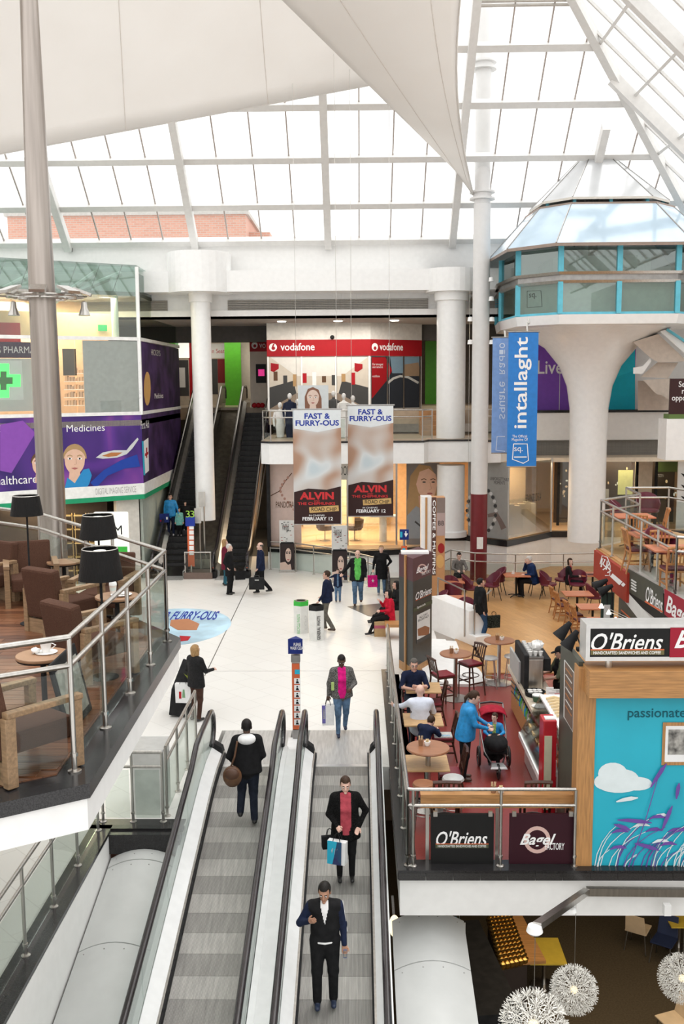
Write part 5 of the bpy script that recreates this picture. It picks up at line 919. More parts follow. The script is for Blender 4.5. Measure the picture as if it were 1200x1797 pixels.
GL = ink('bright_green', (.05, .45, .06)); t, o6 = bin_('white hexagonal recycling bin with a green rim', 528, 1113, .95, GL, '', True); n_ = Vector((o6[4][1] - o6[5][1], -(o6[4][0] - o6[5][0]), 0)); F = Face((*o6[4], 0), (0.35, -1, 0), t); F.txt('RECYCLE WASTE', 521, 1078, 526, 1112, GL, vert=1); F.txt('100', 534, 1080, 538, 1105, I_PALE, vert=1)
t, o6 = bin_('white hexagonal general waste bin with a black rim', 555, 1126, 1.0, BLACKM, '', False); F = Face((*o6[4], 0), (0.35, -1, 0), t); F.txt('GENERAL WASTE', 556, 1081, 562, 1123, I_DK, vert=1, bold=.015)
def rollup(label, px, py, top, w_, k):
    c = at(px, py, z=0); t = T('roll_up_banner', label, 'banner', (c.x, c.y, 0)); zt_ = at(px, top, Y=c.y).z; M_ = MB().box(c.x - w_ / 2, c.x + w_ / 2, c.y, c.y + .02, .06, zt_); M_.build('sheet', I_PALE, t); MB().box(c.x - w_ / 2 - .03, c.x + w_ / 2 + .03, c.y - .12, c.y + .14, 0, .06).build('foot', STEEL, t); MB().cyl((c.x, c.y + .03, .05), (c.x, c.y + .03, zt_), .015, n=6).build('pole', STEEL, t); F = Face((0, c.y, 0), (0, -1, 0), t); h = py - top; x = px; W2 = w_ * F_PX / c.y * .5 * .96
    SKP = ink('photo_skin', (.66, .50, .42)); F.rect('photo', x - W2, top + .44 * h, x + W2, py - 4, ink('black_hair', (.035, .025, .025))); F.poly('shoulder', [(x - W2, py - 4), (x - W2, top + .82 * h), (x - W2 * .3, top + .8 * h), (x + W2 * .1, top + .86 * h), (x + W2 * .45, top + .84 * h), (x + W2 * .6, py - 4)], SKP); F.ell('face', x + W2 * .14, top + .67 * h, W2 * .42, h * .135, SKP, 18); F.rect('band', x - W2 * .9, top + .42 * h, x + W2 * .9, top + .455 * h, I_K)
    for s_ in (-.05, .32): F.line('brow', [(x + W2 * (s_ - .14), top + .615 * h), (x + W2 * (s_ + .14), top + .605 * h)], 1.2, I_K); F.ell('eye', x + W2 * s_, top + .635 * h, 1.8, 1, I_K, 8)
    F.ell('mouth', x + W2 * .14, top + .76 * h, 2.4, 1.1, I_LIP, 10); F.txt('Wild', x - W2 * .75, top + .07 * h, x + W2 * .2, top + .2 * h, I_K); rr = random.Random(k)
    for j in range(16): yy_ = top + (.02 + .4 * rr.random()) * h; xx = x + W2 * rr.uniform(-.9, .75); F.rect('scribble', xx, yy_, xx + 3, yy_ + 1, I_DK if j % 3 else I_LIP)
rollup('roll-up banner with a dark haired woman nearest the escalators', 504, 1004, 913, .56, 1); rollup('roll-up banner with a dark haired woman in front of the ramp rail', 596, 1022, 922, .56, 2)
# ramp rail and the descending escalator head
railing('steel and glass railing sloping in front of the jewellery plinth', [(-3.4, 38.0, .0), (-2.4, 37.6, .0), (-.95, 36.4, .0), (.35, 34.7, .0), (.9, 33.7, .0)], step=1.2, h=1.1, mid=.85)
de = T('descending_escalator', 'head of a black escalator going down behind the walking couple', 'escalator', (1.6, 33.6, 0))
for x in (1.0, 2.2):
    c = at(690 if x < 2 else 745, 1030, Y=33); MB().tube([(x, 32.0, .3), (x, 31.82, .5), (x, 31.85, .75), (x, 32.1, .92), (x, 33.2, .95), (x, 36.2, .3)], .045, 8).build('handrail', HAND, de, smooth=True); MB().slab([(x, 32.05, .1), (x, 36, .1), (x, 36, .35), (x, 33.2, .9), (x, 32.1, .88)], (1, 0, 0), .014).build('glass_panel', BGLASS, de); MB().box(x - .12, x + .12, 32.0, 36.2, 0, .14).build('skirt', BLACKM, de)
MB().box(1.12, 2.08, 32.0, 36.2, 0, .02).build('tread_band', EB, de)
tag(MB().prism([(-.35, 31.5), (.3, 30.2), (2.1, 28.9), (2.15, 32.0), (.9, 32.0)], .001, .012).build('entry_mat', mat('dark_entry_plate', (.17, .155, .14), .35, .4)), 'dark metal floor plate in front of the descending escalator', 'floor plate')
pb_ = T('wayfinding_post', 'post with a dark blue arrow cap and orange panel above the cafe totem', 'sign', (*at(709, 1075, z=0).xy, 0)); c = at(709, 1075, z=0); z_ = lambda y: at(709, y, Y=c.y).z; MB().box(c.x - .14, c.x + .14, c.y - .06, c.y + .06, z_(947), z_(929)).build('cap', ink('navy', (.012, .025, .16)), pb_); MB().box(c.x - .09, c.x + .09, c.y - .03, c.y + .03, .3, z_(958)).build('board', ink('orange', (.62, .13, .05)), pb_); MB().cyl((c.x, c.y + .04, 0), (c.x, c.y + .04, z_(947)), .04, n=8).build('pole', STEEL, pb_); F = Face((0, c.y - .06, 0), (0, -1, 0), pb_); F.txt('1', 702, 933, 706, 943, I_CYAN); F.poly('arrow', [(709, 936), (711, 936), (711, 932), (713, 932), (713, 936), (716, 936), (712, 943)], I_W); F = Face((0, c.y - .03, 0), (0, -1, 0), pb_); F.rect('blue_mark', 706, 962, 711, 967, I_CYAN)
# tall advert column with coffee picture
cb_ = T('advert_column', 'tall white advert column reading COFFEE AND MUFFINS', 'sign', (*at(765, 1040, z=0).xy, 0)); Yc = 30.5; a, b = at(757, 1005, Y=Yc), at(781, 873, Y=Yc); MB().box(a.x, b.x, Yc, Yc + .5, 0, b.z).build('picture_face', ink('muffin', (.50, .26, .12)), cb_); x2 = at(739, 900, Y=Yc).x; MB().box(x2, a.x, Yc + .05, Yc + .5, 0, b.z + .02).build('white_side', WHITE2, cb_); x3 = at(748, 900, Y=Yc).x; MB().box(x3 - .03, x3 + .03, Yc, Yc + .06, 0, b.z).build('wood_edge', OAK, cb_)
F = Face((0, Yc, 0), (0, -1, 0), cb_); F.rect('white_strip', 757, 873, 765, 1010, ink('umber', (.10, .05, .04))); F.txt('COFFEE & MUFFINS', 759, 878, 764, 1008, I_W, vert=-1, bold=.02); F.rect('cup_print', 766, 874, 781, 900, ink('taupe', (.22, .17, .15))); F.rect('cream_print', 766, 900, 781, 940, ink('mauve', (.40, .30, .28))); F.ell('berry_print', 774, 962, 6, 9, ink('berry', (.30, .02, .02)), 14); F.ell('bun_print', 772, 985, 7, 12, ink('bun', (.62, .36, .13)), 14)
F.txt('BB', 769, 914, 779, 922, I_K)
# cafe totem
tt = T('cafe_totem', 'tall dark cafe totem with stacked logos and a breakfast poster', 'sign', (1.45, 24.3, 0)); A, B, C_, D = (1.0, 24.45), (1.36, 23.95), (1.86, 24.4), (1.5, 24.9)
zt = lambda y: at(735, y, Y=24.05).z
A, B, C_ = at(700, 1172, z=0), at(724, 1188, z=0), at(757, 1168, z=0); A, B, C_ = [(p.x, p.y) for p in (A, B, C_)]; D = (A[0] + C_[0] - B[0], A[1] + C_[1] - B[1])
bx = lambda z0, z1, m, nm: MB().prism([A, B, C_, D], z0, z1).build(nm, m, tt)
bx(.0, .22, OAK, 'wood_foot'); bx(.22, 2.38, mat('totem_black', (.022, .024, .022), .45), 'lower_block'); bx(2.38, 2.95, mat('totem_plum', (.07, .012, .02), .45), 'upper_block'); MB().box(A[0] + .05, C_[0] - .1, A[1] - .15, A[1] + .2, 2.95, 3.0).build('lid', WHITE2, tt)
fa = Vector((*A, 0)).lerp(Vector((*B, 0)), .5); dn = (Vector((*B, 0)) - Vector((*A, 0))).normalized(); nn = Vector((dn.y, -dn.x, 0)); MB().slab([fa - dn * .04 + nn * .03, fa + dn * .04 + nn * .03, fa + dn * .04 + nn * .03 + Vector((0, 0, 2.97)), fa - dn * .04 + nn * .03 + Vector((0, 0, 2.97))], nn, .05).build('wood_strip', OAK, tt)
dn2 = (Vector((*C_, 0)) - Vector((*B, 0))).normalized(); F = Face((*B, 0), (dn2.y, -dn2.x, 0), tt)
SCR = [[(0, .45), (.03, .2), (.10, .05), (.17, .2), (.16, .7), (.06, .95), (0, .7), (.02, .4)], [(.19, .1), (.2, .0)], [(.30, .95), (.33, .1), (.42, .05), (.42, .4), (.33, .5), (.44, .6), (.40, .95), (.28, .95)], [(.47, .95), (.50, .5), (.56, .55)], [(.58, .95), (.61, .5)], [(.61, .32), (.62, .28)], [(.65, .75), (.71, .6), (.69, .48), (.64, .65), (.66, .95), (.73, .85)], [(.74, .95), (.78, .5), (.79, .7), (.84, .5), (.83, .9), (.87, .85)], [(.96, .52), (.90, .55), (.95, .75), (.88, .95)]]
def obriens(F, x0, y0, x1, y1, wd, strap=True):
    F.txt("O'Briens", x0, y0, x1, y1, I_W, bold=.012, shear=.35)
    if strap: F.rect('orange_rule', x0, y1 + wd * .3, x1, y1 + wd * .9, ink('orange', (.62, .13, .05)))
BAG = [[(.0, .75), (.12, .72), (.2, .1), (.32, .1), (.3, .38), (.18, .45), (.32, .55), (.26, .85), (.1, .85)], [(.5, .5), (.42, .45), (.36, .7), (.42, .82), (.5, .5), (.49, .82)], [(.64, .5), (.56, .45), (.52, .7), (.58, .8), (.65, .5), (.6, 1.1), (.5, 1.2), (.44, 1.05)], [(.68, .7), (.78, .55), (.73, .45), (.68, .7), (.74, .82), (.82, .75)], [(.84, .75), (1.0, .0), (.92, .1), (.88, .8), (.95, .8)]]
def bagel(F, x0, y0, x1, y1, wd, ring=True):
    if ring: cx, cy, r_ = x0 + .48 * (x1 - x0), (y0 + y1) / 2, (x1 - x0) * .32; F.ring('bagel_ring', cx, cy, r_, r_ * 1.02, r_ * .32, ink('bagel_pink', (.62, .42, .38)))
    F.txt('Bagel', x0, y0, x1, y1 + .2 * (y1 - y0), I_W, bold=.02, shear=.4)
bagel(F, 730, 993, 752, 1003, 1.3); F.txt('FACTORY', 740, 1002, 755, 1007, I_W); obriens(F, 729, 1034, 757, 1047, 1.2); F.rect('green_band', 725, 1060, 758, 1067, ink('olive', (.07, .08, .045))); F.txt('Specials', 731, 1061, 746, 1066, I_W); F.rect('poster', 731, 1074, 754, 1124, I_PALE); F.txt('ALL DAY\nBREAKFAST', 733, 1078, 752, 1087, I_K, bold=.01); F.poly('plate_print', [(732, 1104), (745, 1098), (753, 1101), (752, 1114), (733, 1116)], ink('toast', (.28, .12, .06))); F.rect('poster_foot', 731, 1117, 754, 1124, I_DK)
# bench with seat beside totem
be = T('timber_bench', 'low timber bench partly hidden by the cafe totem', 'bench', (1.0, 27.6, 0)); MB().box(.75, 1.7, 27.3, 27.8, .36, .44).build('seat', OAKH, be); [MB().box(x, x + .08, 27.32, 27.78, 0, .36).build('leg', OAK, be) for x in (.8, 1.55)]
pw = T('planter_wall', 'white low planter wall with a steel handrail beside the cafe step', 'wall block', (2.6, 27.8, 0)); A_, B_ = at(757, 1105, z=0), at(822, 1132, z=0); d_ = (B_ - A_).normalized(); n2 = Vector((-d_.y, d_.x, 0)); MB().slab([A_, B_, B_ + Vector((0, 0, .95)), A_ + Vector((0, 0, 1.0))], Vector((d_.y, -d_.x, 0)), .5).build('block', WHITE2, pw); MB().slab([B_ - d_ * .0, B_ + d_ * .35, B_ + d_ * .35 + Vector((0, 0, .3)), B_ + Vector((0, 0, .3))], Vector((d_.y, -d_.x, 0)), .5).build('low_step', WHITE2, pw)
MB().tube([A_ + Vector((.2, .2, .95)), A_ + Vector((.2, .2, 1.5)), B_ + Vector((-.1, .15, 1.5)), B_ + Vector((-.1, .15, .2))], .025, 8).build('handrail', STEEL, pw, smooth=True); MB().tube([B_ + Vector((.15, 0, .0)), B_ + Vector((.15, 0, 1.1)), B_ + Vector((.75, 1.1, 1.3))], .025, 8).build('handrail', STEEL, pw, smooth=True)
railing('steel and glass railing behind the burgundy chairs at the back of the cafe', [(2.6, 34.2, .03), (3.4, 36.0, .03), (4.2, 35.3, .03), (5.6, 35.0, .03), (12.5, 35.4, .03)], step=1.6, h=1.05, mid=.75)
# ================================================================ CAFE FURNITURE
DKW = mat('dark_stained_wood', (.055, .022, .013), .35, var=.25, scale=8, stretch=(4, 4, 1)); LTW = mat('honey_wood', (.40, .17, .055), .35, var=.2, scale=8, stretch=(4, 4, 1)); BURG = mat('burgundy_leather', (.20, .018, .03), .35, var=.1); TUBB = mat('plum_vinyl', (.12, .012, .03), .4, var=.1); TERRA = mat('terracotta_laminate', (.50, .165, .08), .35, var=.06); WALN = mat('walnut_laminate', (.30, .13, .065), .3, var=.12, stretch=(1, 6, 1)); BEIGEW = mat('pale_oak_top', (.52, .33, .16), .4, var=.15, stretch=(1, 8, 1)); DSEAT = mat('dark_plum_seat', (.09, .015, .025), .4); BLKLEG = mat('black_metal_leg', (.015, .015, .015), .4, .5)
def wood_chair(name, sh, H, wood, seatm, w_=.42):
    """slatted cafe chair, front towards -Y"""
    t = T(name, 'slatted wooden cafe chair', 'chair'); h = w_ / 2
    MB().box(-h, h, -h, h - .02, sh - .05, sh - .02).build('seat_frame', wood, t, local=True, bevel=.006); MB().box(-h + .01, h - .01, -h + .005, h - .04, sh - .02, sh + .03).build('seat', seatm, t, local=True, bevel=.02)
    for sx in (-1, 1):
        MB().tube([(sx * (h - .025), -h + .03, 0), (sx * (h - .03), -h + .035, sh - .03)], [.016, .022], 6).build('leg', wood, t, local=True); MB().tube([(sx * (h - .02), h + .05, 0), (sx * (h - .03), h - .03, sh - .1), (sx * (h - .03), h - .02, sh + .05), (sx * (h - .025), h + .06, H)], [.016, .021, .021, .017], 6).build('leg', wood, t, local=True)
        MB().bar((sx * (h - .028), -h + .03, sh * .42), (sx * (h - .028), h + .0, sh * .42), .018, .03).build('stretcher', wood, t, local=True)
    MB().tube([(-h + .01, h + .06, H - .02), (0, h + .085, H), (h - .01, h + .06, H - .02)], .028, 6).build('top_rail', wood, t, local=True); MB().bar((-h + .03, h - .005, sh + .11), (h - .03, h - .005, sh + .11), .02, .04).build('lower_rail', wood, t, local=True)
    for k in range(4): x = -.1 + k * .0667; MB().bar((x * w_ / .42, h + .0, sh + .12), (x * w_ / .42, h + .068, H - .02), .030, .012, (0, 1, 0)).build('slat', wood, t, local=True)
    MB().bar((-h + .03, -h + .03, sh * .5), (h - .03, -h + .03, sh * .5), .018, .03).build('stretcher', wood, t, local=True)
    if sh > .6: MB().tube([(.19 * math.cos(2 * PI * i / 16), .19 * math.sin(2 * PI * i / 16), sh * .62) for i in range(16)], .012, 5, closed=True).build('foot_ring', wood, t, local=True)
    return t
CH_D = wood_chair('cafe_chair', .46, .90, DKW, BURG); CH_B = wood_chair('bar_chair', .77, 1.18, DKW, BURG, .44); CH_L = wood_chair('honey_chair', .46, .88, LTW, DSEAT)
def tub(name):
    t = T(name, 'tub chair', 'chair'); MB().lathe([(.0, .40), (.22, .40), (.25, .43), (.24, .47), (.0, .48)], 0, 0, 0, 18).build('seat', TUBB, t, local=True, smooth=True)
    M_ = MB(); n = 16; P = []
    for i in range(n + 1):
        a = PI * (-.08 + 1.16 * i / n); hh = .60 + .24 * math.sin(max(0, min(PI, a))) ** .7
        for r_, z in ((.225, .42), (.275, hh * .75 + .12), (.285, hh), (.262, hh + .005), (.245, hh * .75 + .12), (.205, .44)): M_.v.append((r_ * math.cos(a), r_ * math.sin(a), z))
    for i in range(n):
        for j in range(6): M_.f.append((i * 6 + j, (i + 1) * 6 + j, (i + 1) * 6 + (j + 1) % 6, i * 6 + (j + 1) % 6)); M_.m.append(0)
    for e in (0, n): M_.f.append(tuple(e * 6 + j for j in range(6))); M_.m.append(0)
    M_.build('shell', TUBB, t, local=True, smooth=True)
    for sx in (-1, 1):
        for sy in (-1, 1): MB().tube([(sx * .15, sy * .14, .41), (sx * .24, sy * .22, 0)], [.014, .011], 6).build('leg', BLKLEG, t, local=True)
    return t
TUB = tub('burgundy_chair')
def sqtable(name, w_, d_, h, m):
    t = T(name, 'square cafe table', 'table'); MB().box(-w_ / 2, w_ / 2, -d_ / 2, d_ / 2, h - .03, h).build('top', m, t, local=True, bevel=.006); MB().cyl((0, 0, .03), (0, 0, h - .03), .035, n=10).build('pedestal', BLKLEG, t, local=True)
    for k in range(4): a = PI / 4 + PI / 2 * k; MB().tube([(0, 0, .07), (.2 * math.cos(a), .2 * math.sin(a), .05), (.32 * math.cos(a), .32 * math.sin(a), .01)], [.02, .018, .014], 6).build('foot', BLKLEG, t, local=True)
    return t
TBL = sqtable('terracotta_table', .85, .75, .75, TERRA); TBW = sqtable('oak_table', .75, .72, .75, BEIGEW)
def rtable(name):
    t = T(name, 'round bar table', 'table'); MB().lathe([(0, 1.035), (.36, 1.035), (.37, 1.05), (.36, 1.07), (0, 1.07)], n=28).build('top', WALN, t, local=True, smooth=True); MB().cyl((0, 0, .02), (0, 0, 1.04), .045, n=12).build('column', STEEL, t, local=True); MB().lathe([(.32, 0), (.32, .015), (.06, .04), (0, .04)], n=24).build('base', STEEL, t, local=True, smooth=True); return t
RTB = rtable('bar_table')
def stool(name, seatm):
    t = T(name, 'round stool', 'stool'); MB().lathe([(0, .70), (.17, .70), (.185, .72), (.17, .75), (0, .755)], n=20).build('seat', seatm, t, local=True, smooth=True)
    for k in range(4): a = PI / 4 + PI / 2 * k; MB().tube([(.12 * math.cos(a), .12 * math.sin(a), .70), (.21 * math.cos(a), .21 * math.sin(a), 0)], .012, 6).build('leg', STEEL, t, local=True)
    MB().tube([(.18 * math.cos(2 * PI * i / 16), .18 * math.sin(2 * PI * i / 16), .25) for i in range(16)], .009, 5, closed=True).build('foot_ring', STEEL, t, local=True); return t
STO = stool('steel_stool', mat('grey_stool_seat', (.55, .55, .54), .3, .3)); STW = stool('wood_stool', WALN)
def caddy(loc, label):
    t = T('condiment_pot', label, 'pot', loc); x, y, z = loc; MB().lathe([(.035, 0), (.045, .11), (.038, .11), (.03, .02)], x, y, z, 10).build('stick_cup', mat('brown_cup', (.28, .14, .07), .5), t, smooth=True)
    s0 = MB().box(-.004, .004, -.004, .004, 0, .15).build('stick', mat('pale_sticks', (.70, .52, .32), .6), t, local=True)
    for k in range(6): o = s0 if k == 0 else s0.copy(); (COL.objects.link(o) if k else None); o.location = (.02 * math.cos(k), .02 * math.sin(k), .02); o.rotation_euler = (.1 * math.sin(k), .1 * math.cos(k), 0)
    MB().lathe([(.03, 0), (.055, .05), (.055, .08), (.045, .08), (.02, .01)], x + .11, y - .02, z, 12).build('sugar_bowl', WHITE2, t, smooth=True); MB().box(x + .085, x + .135, y - .03, y - .01, z + .03, z + .12).build('sachets', mat('sachet_mix', (.60, .45, .25), .7, var=.5, scale=60), t); return t
def P0(px, py, z): p = at(px, py, z=z); return (p.x, p.y, 0.)
TUB.scale = (1.1, 1.1, 1.1)
G_T, G_W = 'burgundy tub chairs in the back cafe', 'honey coloured chairs in the back cafe'
ZW = .03
def tb(proto, px, py, ztop, rz, label, group=None, zf=ZW):
    p = at(px, py, z=zf + ztop); return put(proto, (p.x, p.y, zf), rz, label, group)
# back cafe on the boards
T1 = tb(TBL, 791, 1019, .75, 0, 'terracotta table in front of the person in grey')
T2 = tb(TBL, 797, 1049, .75, 0, 'terracotta table behind the white planter wall'); T3 = tb(TBL, 906, 1008, .75, 0, 'terracotta table where the white haired man sits'); T4 = tb(TBL, 1013, 1041, .75, 0, 'empty terracotta table between honey chairs and kiosk lamps'); T5 = tb(TBL, 1040, 1007, .75, 0, 'terracotta table with a tray beside the woman in black'); T6 = tb(TBL, 1040, 1064, .75, 0, 'terracotta table half hidden behind the kiosk'); T7 = tb(TBL, 1062, 1088, .75, 0, 'terracotta table nearest the kiosk lamps')
for px, py, rz, lab in ((763, 1032, PI * .9, 'tub chair half hidden behind the advert column'), (789, 1035, PI, 'tub chair pushed in below the table of the person in grey'), (768, 1060, PI * .55, 'tub chair nearest the cafe totem'), (795, 1042, .1, 'tub chair tucked behind the planter table'), (826, 1031, -PI * .55, 'tub chair left of the dark red pole foot'), (815, 1076, PI * .9, 'tub chair in front of the planter handrail'),
                        (862, 1026, PI * .6, 'tub chair left of the white haired man\'s table, nearer one'), (872, 1017, PI * .55, 'tub chair left of the white haired man\'s table, farther one'), (942, 1018, -PI * .5, 'tub chair the white haired man sits in'), (962, 1024, -PI * .6, 'empty tub chair behind the white haired man'), (987, 1016, PI * .55, 'tub chair the woman in black sits in'), (1013, 1024, PI * .9, 'tub chair in front of the woman in black'), (1044, 1046, -PI * .5, 'tub chair right of the empty terracotta table')):
    p = at(px, py, z=ZW + .5); put(TUB, (p.x, p.y, ZW), rz - PI / 2 - PI / 2, 'burgundy ' + lab, G_T)
for px, py, rz, lab in ((981, 1052, PI * .55, 'honey wooden chair at the empty terracotta table, farther one'), (990, 1062, PI * .55, 'honey wooden chair at the empty terracotta table, nearer one'), (1007, 1078, PI * .55, 'honey wooden chair standing near the black kiosk lamps'), (1020, 1088, PI * .55, 'honey wooden chair at the table nearest the kiosk lamps')):
    p = at(px, py, z=ZW + .46); put(CH_L, (p.x, p.y, ZW), rz, lab, G_W)
CUPW = mat('white_china', (.82, .81, .79), .25)
def cup(loc, label, h=.1, r_=.04, saucer=True):
    t = T('cup', label, 'cup', loc); x, y, z = loc; MB().lathe([(r_ * .6, .005), (r_, h), (r_ * .88, h), (r_ * .5, .02), (0, .02)], x, y, z, 14).build('body', CUPW, t, smooth=True); MB().tube([(x + r_ * .9, y, z + h * .8), (x + r_ * 1.6, y, z + h * .65), (x + r_ * .8, y, z + h * .3)], .006, 5).build('handle', CUPW, t)
    if saucer: MB().lathe([(0, 0), (r_ * 1.7, .004), (r_ * 1.8, .012), (r_ * .9, .008)], x, y, z, 16).build('saucer', CUPW, t, smooth=True)
    return t
for px, py, lab in ((900, 1007, 'white cup on the white haired man\'s table'), (790, 1018, 'white cup on the table of the person in grey'), (1043, 1006, 'white mug on the tray beside the woman in black')): p = at(px, py, z=ZW + .75); cup((p.x, p.y, ZW + .75), lab)
p = at(1040, 1008, z=ZW + .75); t = T('serving_tray', 'small dark red tray on the table beside the woman in black', 'tray', (p.x, p.y, ZW + .75)); MB().box(p.x - .2, p.x + .16, p.y - .13, p.y + .13, ZW + .75, ZW + .758).build('plate', DSEAT, t); MB().box(p.x - .2, p.x + .16, p.y - .14, p.y - .13, ZW + .75, ZW + .775).build('rim', DSEAT, t)
# bar tables on the red floor edge
b1, b2 = at(799, 1226, z=.0), at(875, 1199, z=.0); put(RTB, (b1.x, b1.y, .0), 0, 'round walnut bar table between the two tall burgundy chairs'); put(RTB, (b2.x, b2.y, .0), 0, 'round walnut bar table beside the curved floor band')
caddy((b1.x - .1, b1.y, 1.07), 'stick cup and sugar bowl on the bar table between tall chairs'); caddy((b2.x - .05, b2.y, 1.07), 'stick cup and sugar bowl on the bar table by the floor band')
for px, py, rz, lab in ((776, 1183, PI * .62, 'tall burgundy bar chair left of the round bar table'), (826, 1163, -PI * .32, 'tall burgundy bar chair right of the round bar table')): p = at(px, py, z=.77); put(CH_B, (p.x, p.y, 0), rz, lab)
p = at(860, 1153, z=.75); put(STO, (p.x, p.y, 0), 0, 'round steel bar stool between the two bar tables'); p = at(898, 1150, z=.75); put(STO, (p.x, p.y, 0), 0, 'round steel bar stool next to the counter end')
# front cafe on the red floor
p = at(742, 1206, z=.75); put(TBW, (p.x, p.y, 0), 0, 'pale oak table behind the man in the navy polo shirt'); p = at(742, 1262, z=.75); put(TBW, (p.x, p.y, 0), 0, 'pale oak table between the two seated men'); pT = p
p = at(748, 1338, z=.75); put(TBW, (p.x, p.y, 0), 0, 'pale oak table below the front round table'); 
p = at(751, 1318, z=1.0); FT = put(RTB, (p.x, p.y, -.0), 0, 'round walnut table at the front corner of the cafe rail'); caddy((p.x - .12, p.y + .08, 1.07), 'stick cup and sugar bowl on the front round table')
for proto, px, py, sz, rz, lab in ((CH_D, 721, 1205, .7, 0, 'dark wooden chair pushed in behind the man in navy'), (CH_D, 760, 1232, .46, -PI * .5, 'dark wooden chair with burgundy seat right of the seated men'), (CH_D, 777, 1292, .46, -PI * .5, 'dark wooden chair with a folded newspaper on its seat'), (CH_D, 790, 1355, .46, -PI * .5, 'dark wooden chair with burgundy seat behind the woman in blue'), (CH_D, 737, 1277, .46, PI, 'dark wooden chair the bald man sits on'), (CH_D, 722, 1230, .46, 0, 'dark wooden chair the man in navy sits on')):
    p = at(px, py, z=sz); put(proto, (p.x, p.y, 0), rz, lab)
nw = at(777, 1290, z=.50); t = T('newspaper', 'folded newspaper lying on a burgundy chair seat', 'newspaper', (nw.x, nw.y, .49)); M_ = MB().box(nw.x - .17, nw.x + .17, nw.y - .13, nw.y + .13, .49, .515).build('sheets', mat('newsprint', (.70, .69, .66), .8, var=.12, scale=50), t); MB().box(nw.x - .15, nw.x + .13, nw.y - .11, nw.y - .02, .515, .517).build('picture', mat('newsprint_blue', (.35, .50, .62), .8, var=.3, scale=25), t)
for px, lab in ((784, 'tall dark chair with its back to the front rail, beside the stools'), (945, 'tall dark chair with its back to the front rail, by the red cabinet')): p = at(px, 1376, z=1.14); put(CH_B, (p.x, 14.75, 0), PI, lab)
p = at(743, 1374, z=.75); put(STW, (p.x, p.y, 0), 0, 'round stool with an orange wooden seat at the front rail'); p = at(795, 1364, z=.75); put(STO, (p.x, p.y, 0), 0, 'round stool with a pale seat behind the woman in blue')
lg = T('bar_ledge', 'long oak ledge behind the front cafe railing', 'ledge', (2.0, 14.35, 0)); MB().box(.92, 3.2, 14.28, 14.32, .84, 1.03).build('front_board', OAKH, lg); MB().box(.92, 3.2, 14.28, 14.42, 1.03, 1.05).build('top', OAKH, lg); [MB().box(x, x + .05, 14.3, 14.35, 0, .84).build('leg', STEEL, lg) for x in (1.0, 2.05, 3.1)]
p = at(868, 1384, z=1.17); caddy((p.x, 14.36, 1.05), 'stick cup standing on the oak ledge at the front rail')
# sign panels on the front rail
for k, (x0, x1) in enumerate(((756, 867), (893, 1008))):
    Yp = 14.17; a, b = at(x0, 1525, Y=Yp), at(x1, 1429, Y=Yp); lab = ('black rail sign panel with white script logo', 'dark plum rail sign panel with a pink ring logo')[k]; t = T('railing_sign', lab, 'sign', ((a.x + b.x) / 2, Yp, a.z)); MB().box(a.x, b.x, Yp, Yp + .05, a.z, b.z).build('board', ink('sign_black', (.012, .012, .012)) if k == 0 else ink('sign_plum', (.035, .008, .014)), t); F = Face((0, Yp, 0), (0, -1, 0), t)
    if k == 0: obriens(F, 765, 1458, 855, 1484, 3.2, False); F.rect('orange_rule', 764, 1480, 857, 1481.5, ink('orange', (.62, .13, .05))); F.rect('olive_rule', 764, 1481.5, 857, 1488, ink('olive', (.07, .08, .045))); F.txt('HANDCRAFTED SANDWICHES AND COFFEE', 768, 1482.5, 853, 1486.5, I_W)
    else: bagel(F, 912, 1463, 975, 1484, 2.6); F.txt('FACTORY', 956, 1479, 990, 1491, I_W, bold=.01)
    for x in (a.x + .06, b.x - .06): MB().box(x - .03, x + .03, Yp - .04, Yp, b.z - .02, b.z + .06).build('hook', STEEL, t)
# ================================================================ KIOSK
kf = T('sandwich_kiosk', 'oak and olive sandwich kiosk with a blue picture wall', 'kiosk', (5, 15, 0)); OLIVE = mat('olive_board', (.055, .058, .042), .5, var=.08)
KY = 14.1; x_ = lambda px, py: at(px, py, Y=KY)
MB().box(3.20, 3.46, KY, KY + .3, .0, 3.05).build('oak_post', OAK, kf); bw = MB().box(3.46, 8.5, KY + .02, KY + .3, .0, 2.75).build('picture_wall', mat('wheat_blue', (.015, .42, .56), .45, var=.05, scale=1), kf)
MB().box(3.28, 8.5, KY - .32, KY + .3, 2.70, 3.10).build('header', OAKH, kf, bevel=.01); MB().box(3.22, 3.30, KY + .1, 15.5, .0, 3.12).build('menu_wall', OLIVE, kf); MB().box(3.30, 8.5, 15.2, 15.3, 0, 2.6).build('inner_wall', WHITE, kf)
F = Face((0, KY + .02, 0), (0, -1, 0), kf); F.txt('passionate', 1101, 1243, 1203, 1264, ink('teal_dark', (.01, .12, .16)), bold=.012)
CLD = ink('cloud', (.72, .80, .82))
for cx, cy, rx, ry in ((1075, 1358, 26, 20), (1095, 1368, 26, 18), (1062, 1372, 20, 14), (1118, 1375, 26, 12), (1085, 1378, 36, 13)): F.ell('cloud', cx, cy, rx, ry, CLD, 18)
F.k = 9
STW_ = ink('wheat_white', (.72, .78, .80)); WPU = ink('wheat_violet', (.16, .08, .35)); rr = random.Random(3)
